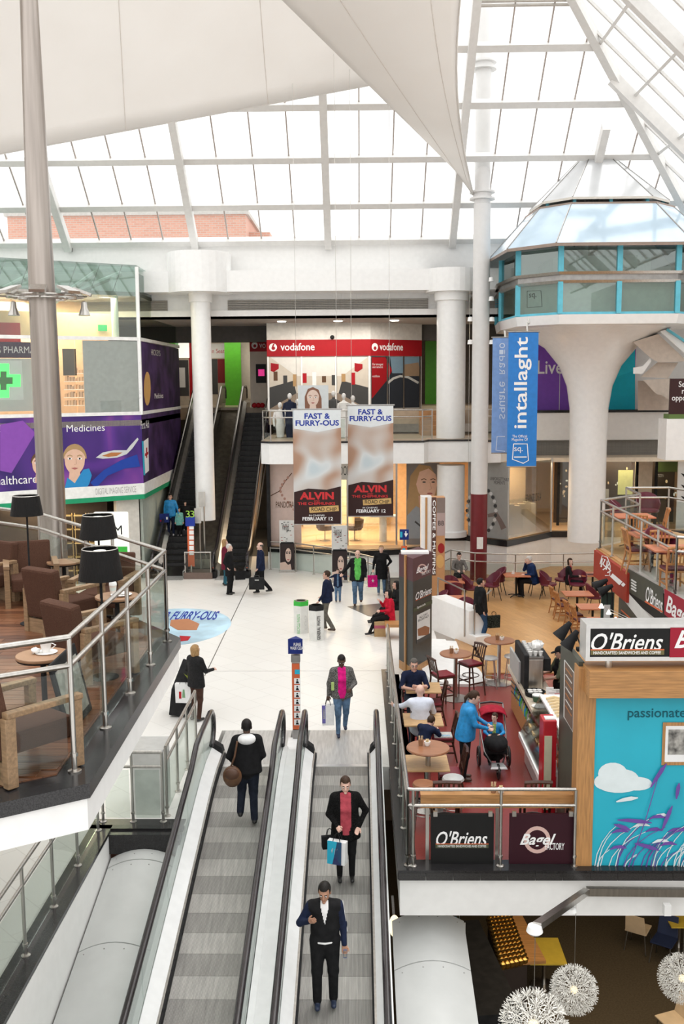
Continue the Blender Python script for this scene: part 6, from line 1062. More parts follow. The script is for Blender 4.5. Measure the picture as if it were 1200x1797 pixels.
for k in range(34):
    x0 = rr.uniform(1040, 1215); L_ = rr.uniform(30, 125); lean = rr.uniform(.25, .8); c_ = STW_ if k % 3 else WPU; pts = [(x0 + lean * L_ * u ** 1.6, 1524 - L_ * (u - .28 * u * u)) for u in (0, .25, .5, .75, 1)]; F.line('stalk', pts, [1.8, 1.5, 1.3, 1.1, .9], c_)
    if k % 2: e = pts[-1]; F.line('wheat_ear', [e, (e[0] + 9, e[1] - 4), (e[0] + 20, e[1] - 5), (e[0] + 30, e[1] - 2)], [1.5, 5, 6, 1], WPU if k % 4 == 1 else STW_)
for (x0, y0, x1, y1, c_) in ((1080, 1405, 1118, 1398, STW_), (1082, 1437, 1142, 1442, WPU), (1076, 1445, 1105, 1455, WPU), (1140, 1380, 1168, 1338, WPU), (1160, 1455, 1178, 1412, WPU), (1185, 1400, 1190, 1372, WPU), (1112, 1478, 1155, 1490, WPU)): F.line('wheat_ear', [(x0, y0), (x0 * .7 + x1 * .3, y0 * .7 + y1 * .3 - 1), (x0 * .3 + x1 * .7, y0 * .3 + y1 * .7 - 1), (x1, y1)], [2, 6, 7, 1.5], c_)
F.line('tall_stem', [(1100, 1522), (1130, 1440), (1158, 1345)], [2, 1.6, 1.2], WPU)
pf = T('photo_frame', 'wooden framed kitchen photograph on the blue wall', 'picture', (4.95, KY, 1.6)); F = Face((0, KY + .02, 0), (0, -1, 0), pf); F.rect('wood_frame', 1161, 1267, 1230, 1342, OAK, lift=.02); F.rect('mount', 1166, 1273, 1230, 1336, I_W, lift=.026); F.rect('photograph', 1171, 1279, 1230, 1323, mat('kitchen_photo', (.28, .27, .25), .4, var=.8, scale=7), lift=.03)
F = Face((3.22, 0, 0), (-1, 0, 0), kf); F.poly('poster', [(991, 1158), (1008, 1181), (1006, 1285), (990, 1258)], ink('menu_brown', (.16, .11, .08))); F.line('poster_edge', [(991, 1158), (1008, 1181), (1006, 1285), (990, 1258), (991, 1158)], 1.5, I_PALE); [F.line('menu_line', [(993, 1172 + 11 * k), (1004, 1188 + 11.5 * k)], 1.4, I_PALE if k % 2 else ink('amber', (.45, .18, .06))) for k in range(7)]
# roof signs
def roof_sign(label, A, B, z0, z1, n, th):
    A, B = Vector(A), Vector(B); t = T('roof_sign', label, 'sign', (A.x, A.y, z0)); u = Vector((0, 0, 1)); MB().slab([A + u * z0, B + u * z0, B + u * z1, A + u * z1], n, th).build('box', mat('sign_aluminium', (.62, .61, .60), .3, .6), t); nn = Vector(n).normalized(); d = (B - A).normalized(); e = .06
    MB().slab([A + d * e + u * (z0 + e) + nn * .004, B - d * e + u * (z0 + e) + nn * .004, B - d * e + u * (z1 - e) + nn * .004, A + d * e + u * (z1 - e) + nn * .004], n, .006).build('panel', ink('sign_black', (.012, .012, .012)), t); return t, Face(A + nn * .006, n, t)
zA, zB = at(1030, 1160, Y=13.9).z, at(1030, 1096, Y=13.9).z; xA = at(1028, 1130, Y=13.9).x
t, F = roof_sign('long black and red roof sign over the blue picture wall', (xA, 13.9, 0), (8.0, 13.9, 0), zA, zB, (0, -1, 0), .4); F.rect('red_panel', 1175, 1101, 1480, 1153, ink('sign_red', (.33, .015, .035))); obriens(F, 1037, 1110, 1163, 1142, 4.2, False); F.rect('orange_rule', 1036, 1139, 1165, 1141, ink('orange', (.62, .13, .05))); F.rect('olive_rule', 1036, 1141, 1165, 1149, ink('olive_gold', (.16, .14, .06))); F.txt('HANDCRAFTED SANDWICHES AND COFFEE', 1041, 1142.5, 1159, 1148, I_W, bold=.01); bagel(F, 1183, 1106, 1280, 1140, 4.5, False)
for k in range(3): MB().cyl((3.6 + k * 1.8, 14.0, 3.10), (3.6 + k * 1.8, 14.0, zA), .05, n=8).build('foot', STEEL, t)
t, F = roof_sign('black and red roof sign running back along the mezzanine edge', (5.42, 19.95, 0), (5.42, 13.6, 0), 2.82, 3.5, (-1, 0, 0), .5); F.poly('olive_panel', [(1102, 998), (1164, 1032), (1164, 1077), (1102, 1038)], OLIVE); F.poly('red_panel', [(1166, 1033), (1260, 1085), (1260, 1155), (1166, 1078)], ink('sign_red', (.33, .015, .035)))
F.txt("O'Briens", 1133, 1036, 1163, 1066, I_W, shear=.3, bold=.01)
F.line('orange_rule', [(1132, 1055), (1163, 1074)], 3, ink('orange', (.62, .13, .05))); [F.line('small_print', [(1108, 1017 + 5 * k), (1117, 1023 + 5 * k)], 2.5, I_PALE) for k in range(4)]
F.txt('Bagel', 1168, 1056, 1212, 1098, I_W, shear=.3, bold=.02)
MB().box(5.43, 8.5, 13.3, 17.3, 2.75, 2.85).build('soffit_board', WHITE, t)
kb = T('menu_board_wall', 'olive and grey menu boards inside the kiosk with wire lights', 'menu board', (5.4, 18, 0)); MB().box(5.42, 5.5, 15.3, 20.4, .0, 2.8).build('wall', OLIVE, kb); F = Face((5.42, 0, 0), (-1, 0, 0), kb)
F.poly('grey_panel', [(1086, 1042), (1102, 1040), (1150, 1092), (1128, 1096)], I_PALE); F.poly('black_board', [(1090, 1075), (1118, 1100), (1118, 1120), (1088, 1095)], I_K); F.line('orange_rule', [(1090, 1070), (1120, 1098)], 2, ink('orange', (.62, .13, .05)))
for k, (x, y) in enumerate(((1055, 1062), (1068, 1073), (1080, 1086))):
    a = at(x, y, Y=18.6); MB().tube([a, (5.0, 17.9 - .3 * k, 2.85), (5.42, 17.5 - .4 * k, 2.9)], .008, 5).build('wire', STEEL, kb); MB().lathe([(.015, .08), (.05, 0), (.04, 0)], a.x, a.y, a.z - .05, 10).build('bulb', mat('bulb_white', (1, .93, .8), .4, emit=2), kb)
gpn = T('green_board', 'dark green price board standing behind the kiosk lamps', 'board', tuple(at(1058, 1095, Y=20))); a, b = at(1054, 1098, Y=20), at(1078, 1040, Y=20); MB().box(a.x, b.x, 20, 20.05, 0, b.z).build('board', mat('dark_green_board', (.02, .04, .03), .5), gpn); MB().box(a.x + .05, b.x - .08, 19.985, 20, a.z + .05, b.z - .25).build('paper', I_PALE, gpn)
def desk_lamp(label, px, py, Y, ang, base):
    c = at(px, py, Y=Y); t = T('spot_lamp', label, 'lamp', (c.x, c.y, base)); d = Vector((math.cos(ang), 0, math.sin(ang))); MB().tube([c - d * .17, c - d * .05, c + d * .14], [.11, .08, .035], 12).build('shade', BLACKM, t, smooth=True); MB().tube([c + d * .1, (c.x + .12, c.y, c.z - .1), (c.x + .13, c.y, base + .02)], .012, 6).build('stem', BLACKM, t); MB().box(c.x + .07, c.x + .19, c.y - .05, c.y + .05, base, base + .05).build('clamp', BLACKM, t)
desk_lamp('black clamp lamp on the olive menu wall, the farther one', 991, 1104, 15.4, .9, 3.12); desk_lamp('black clamp lamp on the olive menu wall, the nearer one', 1004, 1120, 14.8, 1.0, 3.12); desk_lamp('black clamp lamp over the green board, the upper one', 1055, 1023, 20.0, .5, 2.05 + .2); desk_lamp('black clamp lamp over the green board, the lower one', 1064, 1033, 19.9, .5, 2.05 + .1)
# counter
ct = T('service_counter', 'long oak fronted service counter with a stone top', 'counter', (3.7, 19, 0)); MB().box(3.36, 3.85, 18.25, 21.3, .05, .92).build('body', OAKH, ct); MB().box(3.28, 3.88, 18.25, 21.4, .92, 1.0).build('worktop', mat('stone_top', (.55, .47, .37), .3, var=.1), ct); MB().box(3.4, 3.8, 18.25, 21.2, 0, .05).build('plinth', BLACKM, ct)
for k in range(3): MB().box(3.345, 3.36, 18.4 + .8 * k, 19.1 + .8 * k, .5, .82).build('niche', BLACKM, ct)
rr = random.Random(5)
for k in range(14):
    y = 18.45 + .16 * k; o = MB().lathe([(.03, 0), (.035, .14), (.012, .18), (.012, .22), (0, .22)], 3.33, y, .55, 8).build('drink_bottle', mat('bottle_%d' % (k % 4), [(.10, .35, .05), (.03, .25, .5), (.5, .45, .1), (.3, .3, .3)][k % 4], .2), None, smooth=True); tag(o, 'small drink bottle in the niche of the counter front', 'bottle', 'drink bottles in the counter front')
cm = T('coffee_machine', 'steel coffee machine topped with white cups', 'coffee machine', (3.75, 20.2, 1.0)); MB().box(3.40, 3.74, 19.6, 20.75, 1.0, 1.62).build('body', STEEL, cm, bevel=.02); MB().box(3.34, 3.44, 19.55, 20.8, 1.0, 1.72).build('black_side', BLACKM, cm, bevel=.03); MB().box(3.74, 3.9, 19.7, 20.6, 1.35, 1.6).build('group_head', BLACKM, cm); MB().box(3.44, 3.74, 19.6, 20.75, 1.62, 1.66).build('cup_tray', STEELD, cm)
for k in range(16): x, y = 3.49 + .105 * (k % 3), 19.75 + .16 * (k // 3); o = MB().lathe([(.03, 0), (.05, .09), (.042, .09), (.02, .015)], x, y, 1.66, 10).build('coffee_cup', CUPW, None, smooth=True); tag(o, 'white cup stacked on top of the steel coffee machine', 'cup', 'cups on the coffee machine')
bc = T('plastic_bag', 'crumpled white plastic bag on the coffee machine', 'bag', (3.66, 19.9, 1.72)); M_ = MB().ball((3.66, 19.9, 1.83), .13, 14, (1, 1.2, .8)); M_.v = [(x + rr.uniform(-.025, .025), y + rr.uniform(-.025, .025), z + rr.uniform(-.02, .02)) for x, y, z in M_.v]; M_.build('bag', CUPW, bc, smooth=True)
tg = T('notice_stand', 'grey notice stand at the counter end', 'notice', (3.36, 21.0, 1.0)); MB().box(3.30, 3.34, 20.0, 21.2, 1.0, 1.45).build('board', I_GREY, tg); F = Face((3.30, 0, 0), (-1, 0, 0), tg); [F.line('print_line', [(897, 1185 + 9 * k), (911, 1200 + 10 * k)], 2, I_DK) for k in range(4)]
tr = T('round_tray', 'round black tray of white cups on the counter', 'tray', (3.52, 18.7, 1.0)); MB().lathe([(0, 0), (.19, 0), (.21, .09), (.19, .09), (.18, .02), (0, .02)], 3.5, 19.2, 1.0, 22).build('tray', BLACKM, tr, smooth=True); [MB().lathe([(.03, 0), (.05, .08), (.04, .08), (.02, .02)], 3.41 + .09 * (k % 3), 19.14 + .12 * (k // 3), 1.02, 8).build('cup', CUPW, tr, smooth=True) for k in range(6)]
for k, (x, y, lab, m_) in enumerate(((3.48, 18.82, 'dark green tub with a white lid on the counter', mat('green_tub', (.03, .08, .04), .5)), (3.72, 18.85, 'small brown bread basket on the counter', mat('bread', (.45, .24, .10), .7, var=.3, scale=20)), (3.45, 18.5, 'white plate on the counter edge', CUPW))):
    t = T('counter_tub' if k == 0 else ('bread_basket' if k == 1 else 'plate'), lab, ('tub', 'basket', 'plate')[k], (x, y, 1.0))
    if k < 2: MB().lathe([(.08, 0), (.11, .13), (.1, .13), (0, .1)], x, y, 1.0, 14).build('body', m_, t, smooth=True); MB().lathe([(0, .15), (.1, .14), (.11, .12)], x, y, 1.0, 14).build('lid', CUPW if k == 0 else m_, t, smooth=True)
    else: MB().lathe([(0, 0), (.1, .005), (.14, .02), (.13, .02), (0, .012)], x, y, 1.0, 18).build('dish', m_, t, smooth=True)
for k in range(5): x, y = 3.72 + .09 * (k % 2), 18.35 + .12 * k; t = T('card_holder', ['red', 'pink', 'white', 'pale', 'striped'][k] + ' upright card leaning on the counter display', 'card', (x, y, 1.0)); MB().box(x - .07, x + .07, y - .01, y + .01, 1.0, 1.28).xf(Matrix.Rotation(0, 4, 'Z')).build('card', [I_RED, ink('pinkcard', (.6, .3, .3)), I_W, I_PALE, I_W][k], t); MB().box(x - .05, x + .05, y - .04, y + .04, 1.0, 1.01).build('foot', GLASS, t)
dc = T('deli_display', 'sloping glass deli display full of sandwiches at the counter', 'display case', (3.6, 16.2, 0)); MB().box(3.14, 3.85, 15.95, 18.2, .02, .72).build('cabinet', mat('case_grey', (.55, .55, .54), .35, .4), dc); MB().slab([(3.04, 15.95, .6), (3.04, 18.2, .6), (3.40, 18.2, 1.3), (3.40, 15.95, 1.3)], (-1, 0, .5), .014).build('front_glass', SHOPGLASS, dc); MB().bar((3.05, 15.95, .56), (3.05, 18.2, .56), .06, .10).build('front_rail', WHITE2, dc); MB().box(3.40, 3.85, 15.95, 18.2, 1.3, 1.34).build('top_shelf', WHITE2, dc)
for k in range(24): x, y = 3.22 + .16 * (k % 4), 16.15 + .34 * (k // 4); o = MB().box(x - .06, x + .06, y - .1, y + .1, .76, .76 + .07 + .02 * (k % 3)).build('sandwich', mat('filling_%d' % (k % 4), [(.55, .38, .18), (.35, .12, .07), (.20, .28, .08), (.65, .58, .45)][k % 4], .7, var=.3, scale=30), None, bevel=.012); tag(o, 'small wrapped sandwich inside the sloping deli display', 'sandwich', 'sandwiches in the deli display')
for k in range(7): o = MB().tube([(3.46, 16.9 + .16 * k, 1.37), (3.6, 16.9 + .16 * k, 1.39), (3.74, 16.9 + .16 * k, 1.37)], [.02, .035, .02], 8).build('bread_roll', mat('pale_roll', (.72, .55, .32), .7), None, smooth=True); tag(o, 'pale bread roll in the row on the display top', 'bread', 'bread rolls on the display top')
rd = T('red_cabinet', 'tall narrow red drinks cabinet in front of the olive wall', 'cabinet', (3.1, 15.7, 0)); REDC = mat('red_enamel', (.45, .012, .022), .25); MB().box(2.98, 3.2, 15.55, 15.9, .0, 1.75).build('body', REDC, rd, bevel=.02); MB().box(3.0, 3.12, 15.535, 15.55, .25, 1.5).build('glass_door', mat('pale_door', (.60, .58, .42), .3), rd); MB().box(3.02, 3.18, 15.6, 15.75, 1.75, 1.77).build('lid', WHITE2, rd)
for k in range(5): MB().box(3.2, 3.215, 15.6, 15.85, .3 + .28 * k, .5 + .28 * k).build('leaflet', [I_PALE, I_RED, I_W, I_GREY, I_RED][k], rd)
# ================================================================ MEZZANINE CAFE
MZ = 3.4; mp = [(5.45, 17.0), (5.45, 22.6), (6.65, 23.7), (6.7, 25.2), (7.9, 25.2), (8.3, 24), (14, 24), (14, 15), (7, 15)]
struct(MB().prism(mp, MZ - .55, MZ - .02).build('wall_mezzanine', OAKH), 'oak edge of the mezzanine cafe'); struct(MB().prism(inset(mp, .05), MZ - .02, MZ + .01).build('floor_mezzanine', CAFEWOOD), 'wooden mezzanine floor')
bs = T('mezzanine_sign', 'dark red sign board with white letters on the mezzanine edge', 'sign', (5.42, 21.2, MZ - .6)); MB().box(5.36, 5.44, 19.6, 22.4, MZ - .62, MZ - .02).build('board', ink('brick_red', (.32, .035, .02)), bs); F = Face((5.36, 0, 0), (-1, 0, 0), bs); F.line('script', [(1055, 995), (1057, 980), (1062, 982), (1058, 990), (1064, 996), (1058, 1000)], 2.2, I_W); F.line('script', [(1064, 1000), (1066, 984), (1070, 988), (1066, 995), (1072, 1002), (1066, 1005)], 2.2, I_W); F.line('ring', [(1053, 990), (1057, 975), (1066, 978), (1071, 993), (1070, 1010), (1062, 1010)], 1.4, I_W); F.line('word', [(1073, 1009), (1090, 1024)], [7, 8], I_W); F.line('word', [(1092, 1024), (1096, 1028)], 6, I_W)
railing('steel and glass railing along the mezzanine edge above the red sign', [(5.52, 17.1, MZ), (5.52, 22.5, MZ)], step=1.0, h=1.1, mid=.85); railing('steel and glass railing along the zigzag back of the mezzanine', [(5.52, 22.5, MZ), (6.72, 23.65, MZ), (6.78, 25.1, MZ), (7.85, 25.1, MZ), (8.25, 24.0, MZ), (12, 24, MZ)], step=1.2, h=1.1, mid=.85); railing('steel railing across the near end of the mezzanine', [(5.52, 17.1, MZ), (7.6, 16.0, MZ)], step=1.1, h=1.1, mid=.85)
for proto, px, py, zt_, rz, lab in ((TBL, 1110, 905, .75, 0, 'terracotta table farthest back on the mezzanine'), (TBL, 1145, 938, .75, 0, 'terracotta table in the middle of the mezzanine'), (TBL, 1180, 962, .75, 0, 'terracotta table nearest the mezzanine corner'), (CH_L, 1150, 925, .46, -PI * .55, 'honey chair right of the farthest mezzanine table'), (CH_L, 1120, 935, .46, PI * .9, 'honey chair in front of the farthest mezzanine table'), (CH_L, 1118, 965, .46, PI * .5, 'honey chair left of the middle mezzanine table'), (CH_L, 1150, 965, .46, PI, 'honey chair in front of the middle mezzanine table'), (CH_L, 1182, 998, .46, PI, 'honey chair standing nearest the mezzanine railing corner'), (CH_L, 1195, 970, .46, -PI * .5, 'honey chair at the right edge of the mezzanine'), (TUB, 1090, 905, .5, PI * .4, 'burgundy tub chair beside the farthest mezzanine table'), (TUB, 1137, 895, .5, 0, 'burgundy tub chair behind the farthest mezzanine table'), (TUB, 1158, 965, .5, 0, 'burgundy tub chair behind the nearest mezzanine table')):
    p = at(px, py, z=MZ + zt_); put(proto, (p.x, p.y, MZ + .01), rz, lab)
# ================================================================ LEFT BALCONY CAFE
ARMF = mat('brown_tweed', (.085, .042, .028), .9, var=.2, scale=120, bump=.3); ARMW = mat('weathered_oak', (.26, .165, .09), .5, var=.2, scale=6, stretch=(1, 6, 6))
def armchair(name):
    t = T(name, 'armchair', 'armchair'); MB().box(-.30, .30, -.36, .30, .24, .44).build('seat', ARMF, t, local=True, bevel=.035)
    bk = MB().hexa([(-.31, .20, .22), (.31, .20, .22), (.31, .36, .22), (-.31, .36, .22)], [(-.31, .32, .92), (.31, .32, .92), (.31, .46, .90), (-.31, .46, .90)]); bk.build('backrest', ARMF, t, local=True, bevel=.035)
    for sx in (-1, 1): MB().box(sx * .36 - .045, sx * .36 + .045, -.40, .34, .60, .65).build('armrest', ARMW, t, local=True, bevel=.008); MB().box(sx * .36 - .04, sx * .36 + .04, -.39, -.31, 0, .60).build('leg', ARMW, t, local=True, bevel=.006); MB().box(sx * .36 - .04, sx * .36 + .04, .26, .36, 0, .60).build('leg', ARMW, t, local=True, bevel=.006)
    MB().box(-.33, .33, .24, .34, 0, .20).build('back_plinth', ARMW, t, local=True, bevel=.005); return t
ARM = armchair('tweed_armchair'); BF = BZ + .012
for px, py, rz, lab in ((55, 1010, .35, 'brown tweed armchair facing the small table, second from the edge'), (-30, 1010, -.6, 'brown tweed armchair cut by the left edge of the picture'), (112, 1052, PI * .82, 'brown tweed armchair seen from behind beside the middle lamp'), (186, 1036, -.1, 'brown tweed armchair behind the tray with the iced drink'), (158, 1120, PI * .78, 'brown tweed armchair close to the railing bend'), (32, 1264, PI * .78, 'large brown tweed armchair nearest the camera')):
    p = at(px, py, z=BF + .42); put(ARM, (p.x, p.y, BF), rz, lab)
def side_table(px, py, label, r_=.30, h=.58):
    p = at(px, py, z=BF + h); t = T('side_table', label, 'table', (p.x, p.y, BF)); MB().lathe([(0, h - .03), (r_, h - .03), (r_ + .005, h - .015), (r_, h), (0, h)], p.x, p.y, BF, 28).build('top', mat('tan_table_top', (.32, .18, .10), .4, var=.08), t, smooth=True); MB().lathe([(r_ - .01, h - .05), (r_ + .002, h - .03), (0, h - .03)], p.x, p.y, BF, 28).build('rim', BLACKM, t); MB().cyl((p.x, p.y, BF + .02), (p.x, p.y, BF + h - .04), .03, n=10).build('stem', BLACKM, t); MB().lathe([(.2, 0), (.2, .015), (.03, .03)], p.x, p.y, BF, 18).build('base', BLACKM, t); return p
pa = side_table(112, 985, 'small round table between the far armchairs', .26); pbt = side_table(205, 1045, 'small round table with a tray and iced drink', .28); pct = side_table(75, 1148, 'small round table with a white mug near the railing', .27)
cup((pct.x + .02, pct.y + .05, pct.z), 'large white mug on the table near the balcony railing', .13, .065); o = MB().ball((pct.x - .08, pct.y + .02, pct.z + .035), .045, 10, (1, 1, .75)); o.v = [(x + random.uniform(-.01, .01), y + random.uniform(-.01, .01), z) for x, y, z in o.v]; tag(o.build('paper_napkin', CUPW, None, smooth=True), 'crumpled white napkin beside the large mug', 'napkin'); t = T('knife', 'table knife lying on the round table by the mug', 'knife', (pct.x + .15, pct.y - .02, pct.z)); MB().box(pct.x + .1, pct.x + .2, pct.y - .03, pct.y - .015, pct.z, pct.z + .004).build('blade', STEEL, t); MB().box(pct.x + .2, pct.x + .27, pct.y - .03, pct.y - .014, pct.z, pct.z + .008).build('handle', STEEL, t)
t = T('iced_drink', 'clear plastic cup of iced coffee with a domed lid and green straw', 'drink', (pbt.x - .06, pbt.y + .05, pbt.z)); x, y, z = pbt.x - .06, pbt.y + .05, pbt.z; MB().lathe([(.035, 0), (.05, .13), (.0, .13)], x, y, z, 14).build('cup', mat('milky_coffee', (.68, .62, .56), .3, var=.1), t, smooth=True); MB().lathe([(.052, .13), (.05, .16), (.03, .185), (0, .19)], x, y, z, 14).build('dome_lid', mat('clear_lid', (.82, .83, .82), .2), t, smooth=True); MB().cyl((x, y, z + .17), (x + .01, y, z + .22), .006, n=6).build('straw', GL, t); MB().lathe([(.02, .0), (.043, .07), (.046, .1)], x, y - .003, z, 14).build('print', mat('pale_print', (.60, .66, .62), .4), t)
t = T('plate', 'white plate with a crumpled napkin on the round table', 'plate', (pbt.x + .06, pbt.y, pbt.z)); MB().lathe([(0, .004), (.11, .006), (.14, .02), (.13, .022), (0, .012)], pbt.x + .06, pbt.y, pbt.z, 22).build('dish', CUPW, t, smooth=True); MB().ball((pbt.x + .1, pbt.y - .02, pbt.z + .04), .05, 8, (1.2, 1, .5)).build('napkin', CUPW, t, smooth=True)
SHADE = mat('black_pleated_shade', (.004, .0035, .0035), .6, spec=.25, var=.3, scale=14, stretch=(6, 6, .2), bump=.4)
def floor_lamp(label, px, ytop, ybot, wtop, wbot, zb_):
    """shade given by its picture rows; stands on the balcony floor"""
    Yl = zb_; c1, c0 = at(px, ytop, Y=Yl), at(px, ybot, Y=Yl); t = T('floor_lamp', label, 'lamp', (c0.x, Yl, BF)); s_ = Yl / F_PX; r1, r0 = wtop * s_ / 2, wbot * s_ / 2
    MB().lathe([(r0, c0.z), (r1, c1.z), (r1 - .008, c1.z), (r0 - .008, c0.z)], c0.x, Yl, 0, 36).build('shade', SHADE, t, smooth=True); MB().tube([(c0.x + r1 * .97 * math.cos(2 * PI * i / 24), Yl + r1 * .97 * math.sin(2 * PI * i / 24), c1.z) for i in range(24)], .008, 5, closed=True).build('shade_ring', STEEL, t); MB().lathe([(0, c1.z - .02), (.07, c1.z - .02), (.07, c1.z - .04)], c0.x, Yl, 0, 14).build('diffuser', WHITE2, t); MB().cyl((c0.x, Yl, BF + .02), (c0.x, Yl, c1.z - .03), .014, n=8).build('pole', BLACKM, t); MB().lathe([(.16, 0), (.16, .02), (.02, .035)], c0.x, Yl, BF, 20).build('base', BLACKM, t)
    MB().bar((c0.x - r1, Yl, c1.z - .03), (c0.x + r1, Yl, c1.z - .03), .008, .008).build('spider', BLACKM, t)
floor_lamp('floor lamp with a black drum shade farthest along the balcony', 47, 870, 904, 46, 57, 13.6); floor_lamp('floor lamp with a black drum shade in the middle of the balcony', 173, 904, 944, 54, 67, 12.6); floor_lamp('floor lamp with a black drum shade nearest the iced drink', 177, 963, 1016, 64, 79, 11.0)
# sandwich board inside the balcony glass
t = T('folded_board', 'dark framed menu board leaning inside the balcony glass', 'board', (-2.7, 9.6, BF)); M_ = MB().box(-.03, 0, -.42, .42, 0, .72); M_.xf(Matrix.Translation((-2.74, 9.45, BF + .02)) @ Matrix.Rotation(-.22, 4, 'Y')); M_.build('frame', BLACKM, t, bevel=.015); M_ = MB().box(-.034, .004, -.34, .34, .08, .62); M_.xf(Matrix.Translation((-2.74, 9.45, BF + .02)) @ Matrix.Rotation(-.22, 4, 'Y')); M_.build('poster', mat('faded_menu', (.30, .30, .27), .5, var=.25, scale=9), t)
# ================================================================ LOWER LEVEL
def dandelion(label, px, py, Y, rad, wire_top, seed):
    c = at(px, py, Y=Y); t = T('dandelion_lamp', label, 'pendant lamp', tuple(c)); MB().ball(c, rad * .16, 12).build('bulb_core', mat('warm_core', (1, .8, .5), .5, emit=.5), t, smooth=True); MB().cyl(c, (c.x, c.y, wire_top), .004, n=5).build('cable', STEEL, t)
    fm = MB(); 
    for k in range(9):
        a = 2 * PI * k / 9; ca, sa = math.cos(a), math.sin(a); L_ = rad * .26; fm.add([(0, 0, 0), (ca * L_ - sa * .006, sa * L_ + ca * .006, .05 * rad), (ca * L_ * 1.05, sa * L_ * 1.05, .07 * rad), (ca * L_ + sa * .006, sa * L_ - ca * .006, .05 * rad)], [(0, 1, 2, 3)])
        fm.add([(0, 0, 0), (ca * L_ * .6 - sa * .005, sa * L_ * .6 + ca * .005, .16 * rad), (ca * L_ * .66, sa * L_ * .66, .19 * rad), (ca * L_ * .6 + sa * .005, sa * L_ * .6 - ca * .005, .16 * rad)], [(0, 1, 2, 3)])
    fm.tube([(0, 0, 0), (0, 0, -rad * .68)], .003, 4); f0 = fm.build('flower', mat('paper_white', (.84, .82, .77), .7), t, local=True); n = 72
    for k in range(n):
        o = f0 if k == 0 else f0.copy(); (COL.objects.link(o) if k else None); z = 1 - 2 * (k + .5) / n; a = k * 2.39996; r_ = math.sqrt(1 - z * z); d = Vector((r_ * math.cos(a), r_ * math.sin(a), z)); o.location = d * rad * .86; o.rotation_mode = 'QUATERNION'; o.rotation_quaternion = d.to_track_quat('Z', 'Y')
    return t
bz_ = at(938, 1630, Y=11.2); dandelion('white paper flower globe lamp, the larger one at the bottom edge', 936, 1799, 11.0, .40, bz_.z, 1); w2 = at(1007, 1580, Y=13.2); dandelion('white paper flower globe lamp hanging higher and smaller', 1007, 1737, 13.2, .33, w2.z, 2); dandelion('white paper flower globe lamp cut by the right edge', 1197, 1717, 13.6, .34, at(1197, 1567, Y=13.6).z, 3)
bk = T('lamp_bracket', 'steel channel bracket carrying the paper globe lamps', 'bracket', tuple(at(1029, 1561, Y=13.9))); A, B_, C_ = at(1029, 1564, Y=13.9), at(942, 1625, Y=11.2), at(1210, 1566, Y=13.9); MB().bar(A, B_, .10, .08).build('arm', STEEL, bk); MB().bar(A, C_, .08, .12).build('channel', STEEL, bk); MB().lathe([(0, .09), (.08, .07), (.10, 0), (.07, -.03), (0, -.04)], bz_.x, bz_.y, bz_.z - .03, 16).build('ceiling_cup', WHITE2, bk, smooth=True); q = A.lerp(B_, .35); MB().lathe([(0, .06), (.06, .05), (.075, 0), (0, -.02)], q.x, q.y, q.z - .14, 14).build('ceiling_cup', WHITE2, bk, smooth=True); q2 = at(1170, 1598, Y=13.85); MB().box(q2.x - .05, q2.x + .05, 13.8, 13.9, q2.z - .06, q2.z + .1).build('alarm_box', WHITE2, bk)
YEL = mat('yellow_laminate', (.55, .40, .05), .4); LZ = -4.5
def low_table(px, py, label, w_=.7):
    p = at(px, py, z=LZ + .74); t = T('yellow_table', label, 'table', (p.x, p.y, LZ)); MB().box(p.x - w_ / 2, p.x + w_ / 2, p.y - .45, p.y + .45, LZ + .71, LZ + .74).build('top', YEL, t); MB().cyl((p.x, p.y, LZ), (p.x, p.y, LZ + .71), .04, n=10).build('leg', STEEL, t); MB().lathe([(.25, 0), (.25, .02), (.03, .04)], p.x, p.y, LZ, 16).build('base', STEEL, t)
low_table(955, 1668, 'yellow table below the slab beside the gold pots'); low_table(1192, 1606, 'yellow table at the right edge of the lower level', .6)
def low_chair(px, py, label, m_, rz):
    p = at(px, py, z=LZ + .45); t = T('plywood_chair', label, 'chair', (p.x, p.y, LZ), rz=rz); MB().box(-.22, .22, -.22, .22, .43, .46).build('seat', m_, t, local=True, bevel=.012); MB().hexa([(-.21, .20, .46), (.21, .20, .46), (.21, .23, .46), (-.21, .23, .46)], [(-.19, .30, .86), (.19, .30, .86), (.19, .32, .86), (-.19, .32, .86)]).build('backrest', m_, t, local=True, bevel=.01)
    for sx in (-1, 1):
        for sy in (-1, 1): MB().tube([(sx * .17, sy * .17, .43), (sx * .22, sy * .22, 0)], .012, 6).build('leg', STEELD, t, local=True)
PLY = mat('pale_plywood', (.62, .48, .32), .4); NVY = mat('navy_plastic', (.015, .025, .07), .4)
low_chair(1120, 1628, 'pale plywood chair under the slab near the wall', PLY, 2.6); low_chair(1165, 1650, 'dark blue chair next to the pale plywood chair', NVY, -.6); low_chair(1180, 1790, 'pale seated chair at the bottom right corner', PLY, -1.2)
cr_ = T('pot_counter', 'slanted dark display counter filled with gold pots', 'counter', (2.4, 16.0, LZ)); A = Vector((2.0, 17.2, LZ)); 
pA, pB, pC, pD = at(856, 1614, z=LZ + 1.0), at(895, 1610, z=LZ + 1.0), at(925, 1690, z=LZ + 1.0), at(878, 1700, z=LZ + 1.0)
MB().hexa([(p.x, p.y, LZ) for p in (pA, pB, pC, pD)], [(p.x, p.y, LZ + .95) for p in (pA, pB, pC, pD)]).build('body', mat('dark_counter', (.03, .022, .02), .5), cr_); e1, e2 = at(895, 1610, z=LZ + 1.0), at(935, 1690, z=LZ + 1.0); MB().bar(e1, e2, .5, .06).build('side_ledge', OAKH, cr_); MB().bar(at(800, 1625, z=LZ + 1.1), at(870, 1790, z=LZ + 1.1), .9, .2).build('side_case', BLACKM, cr_)
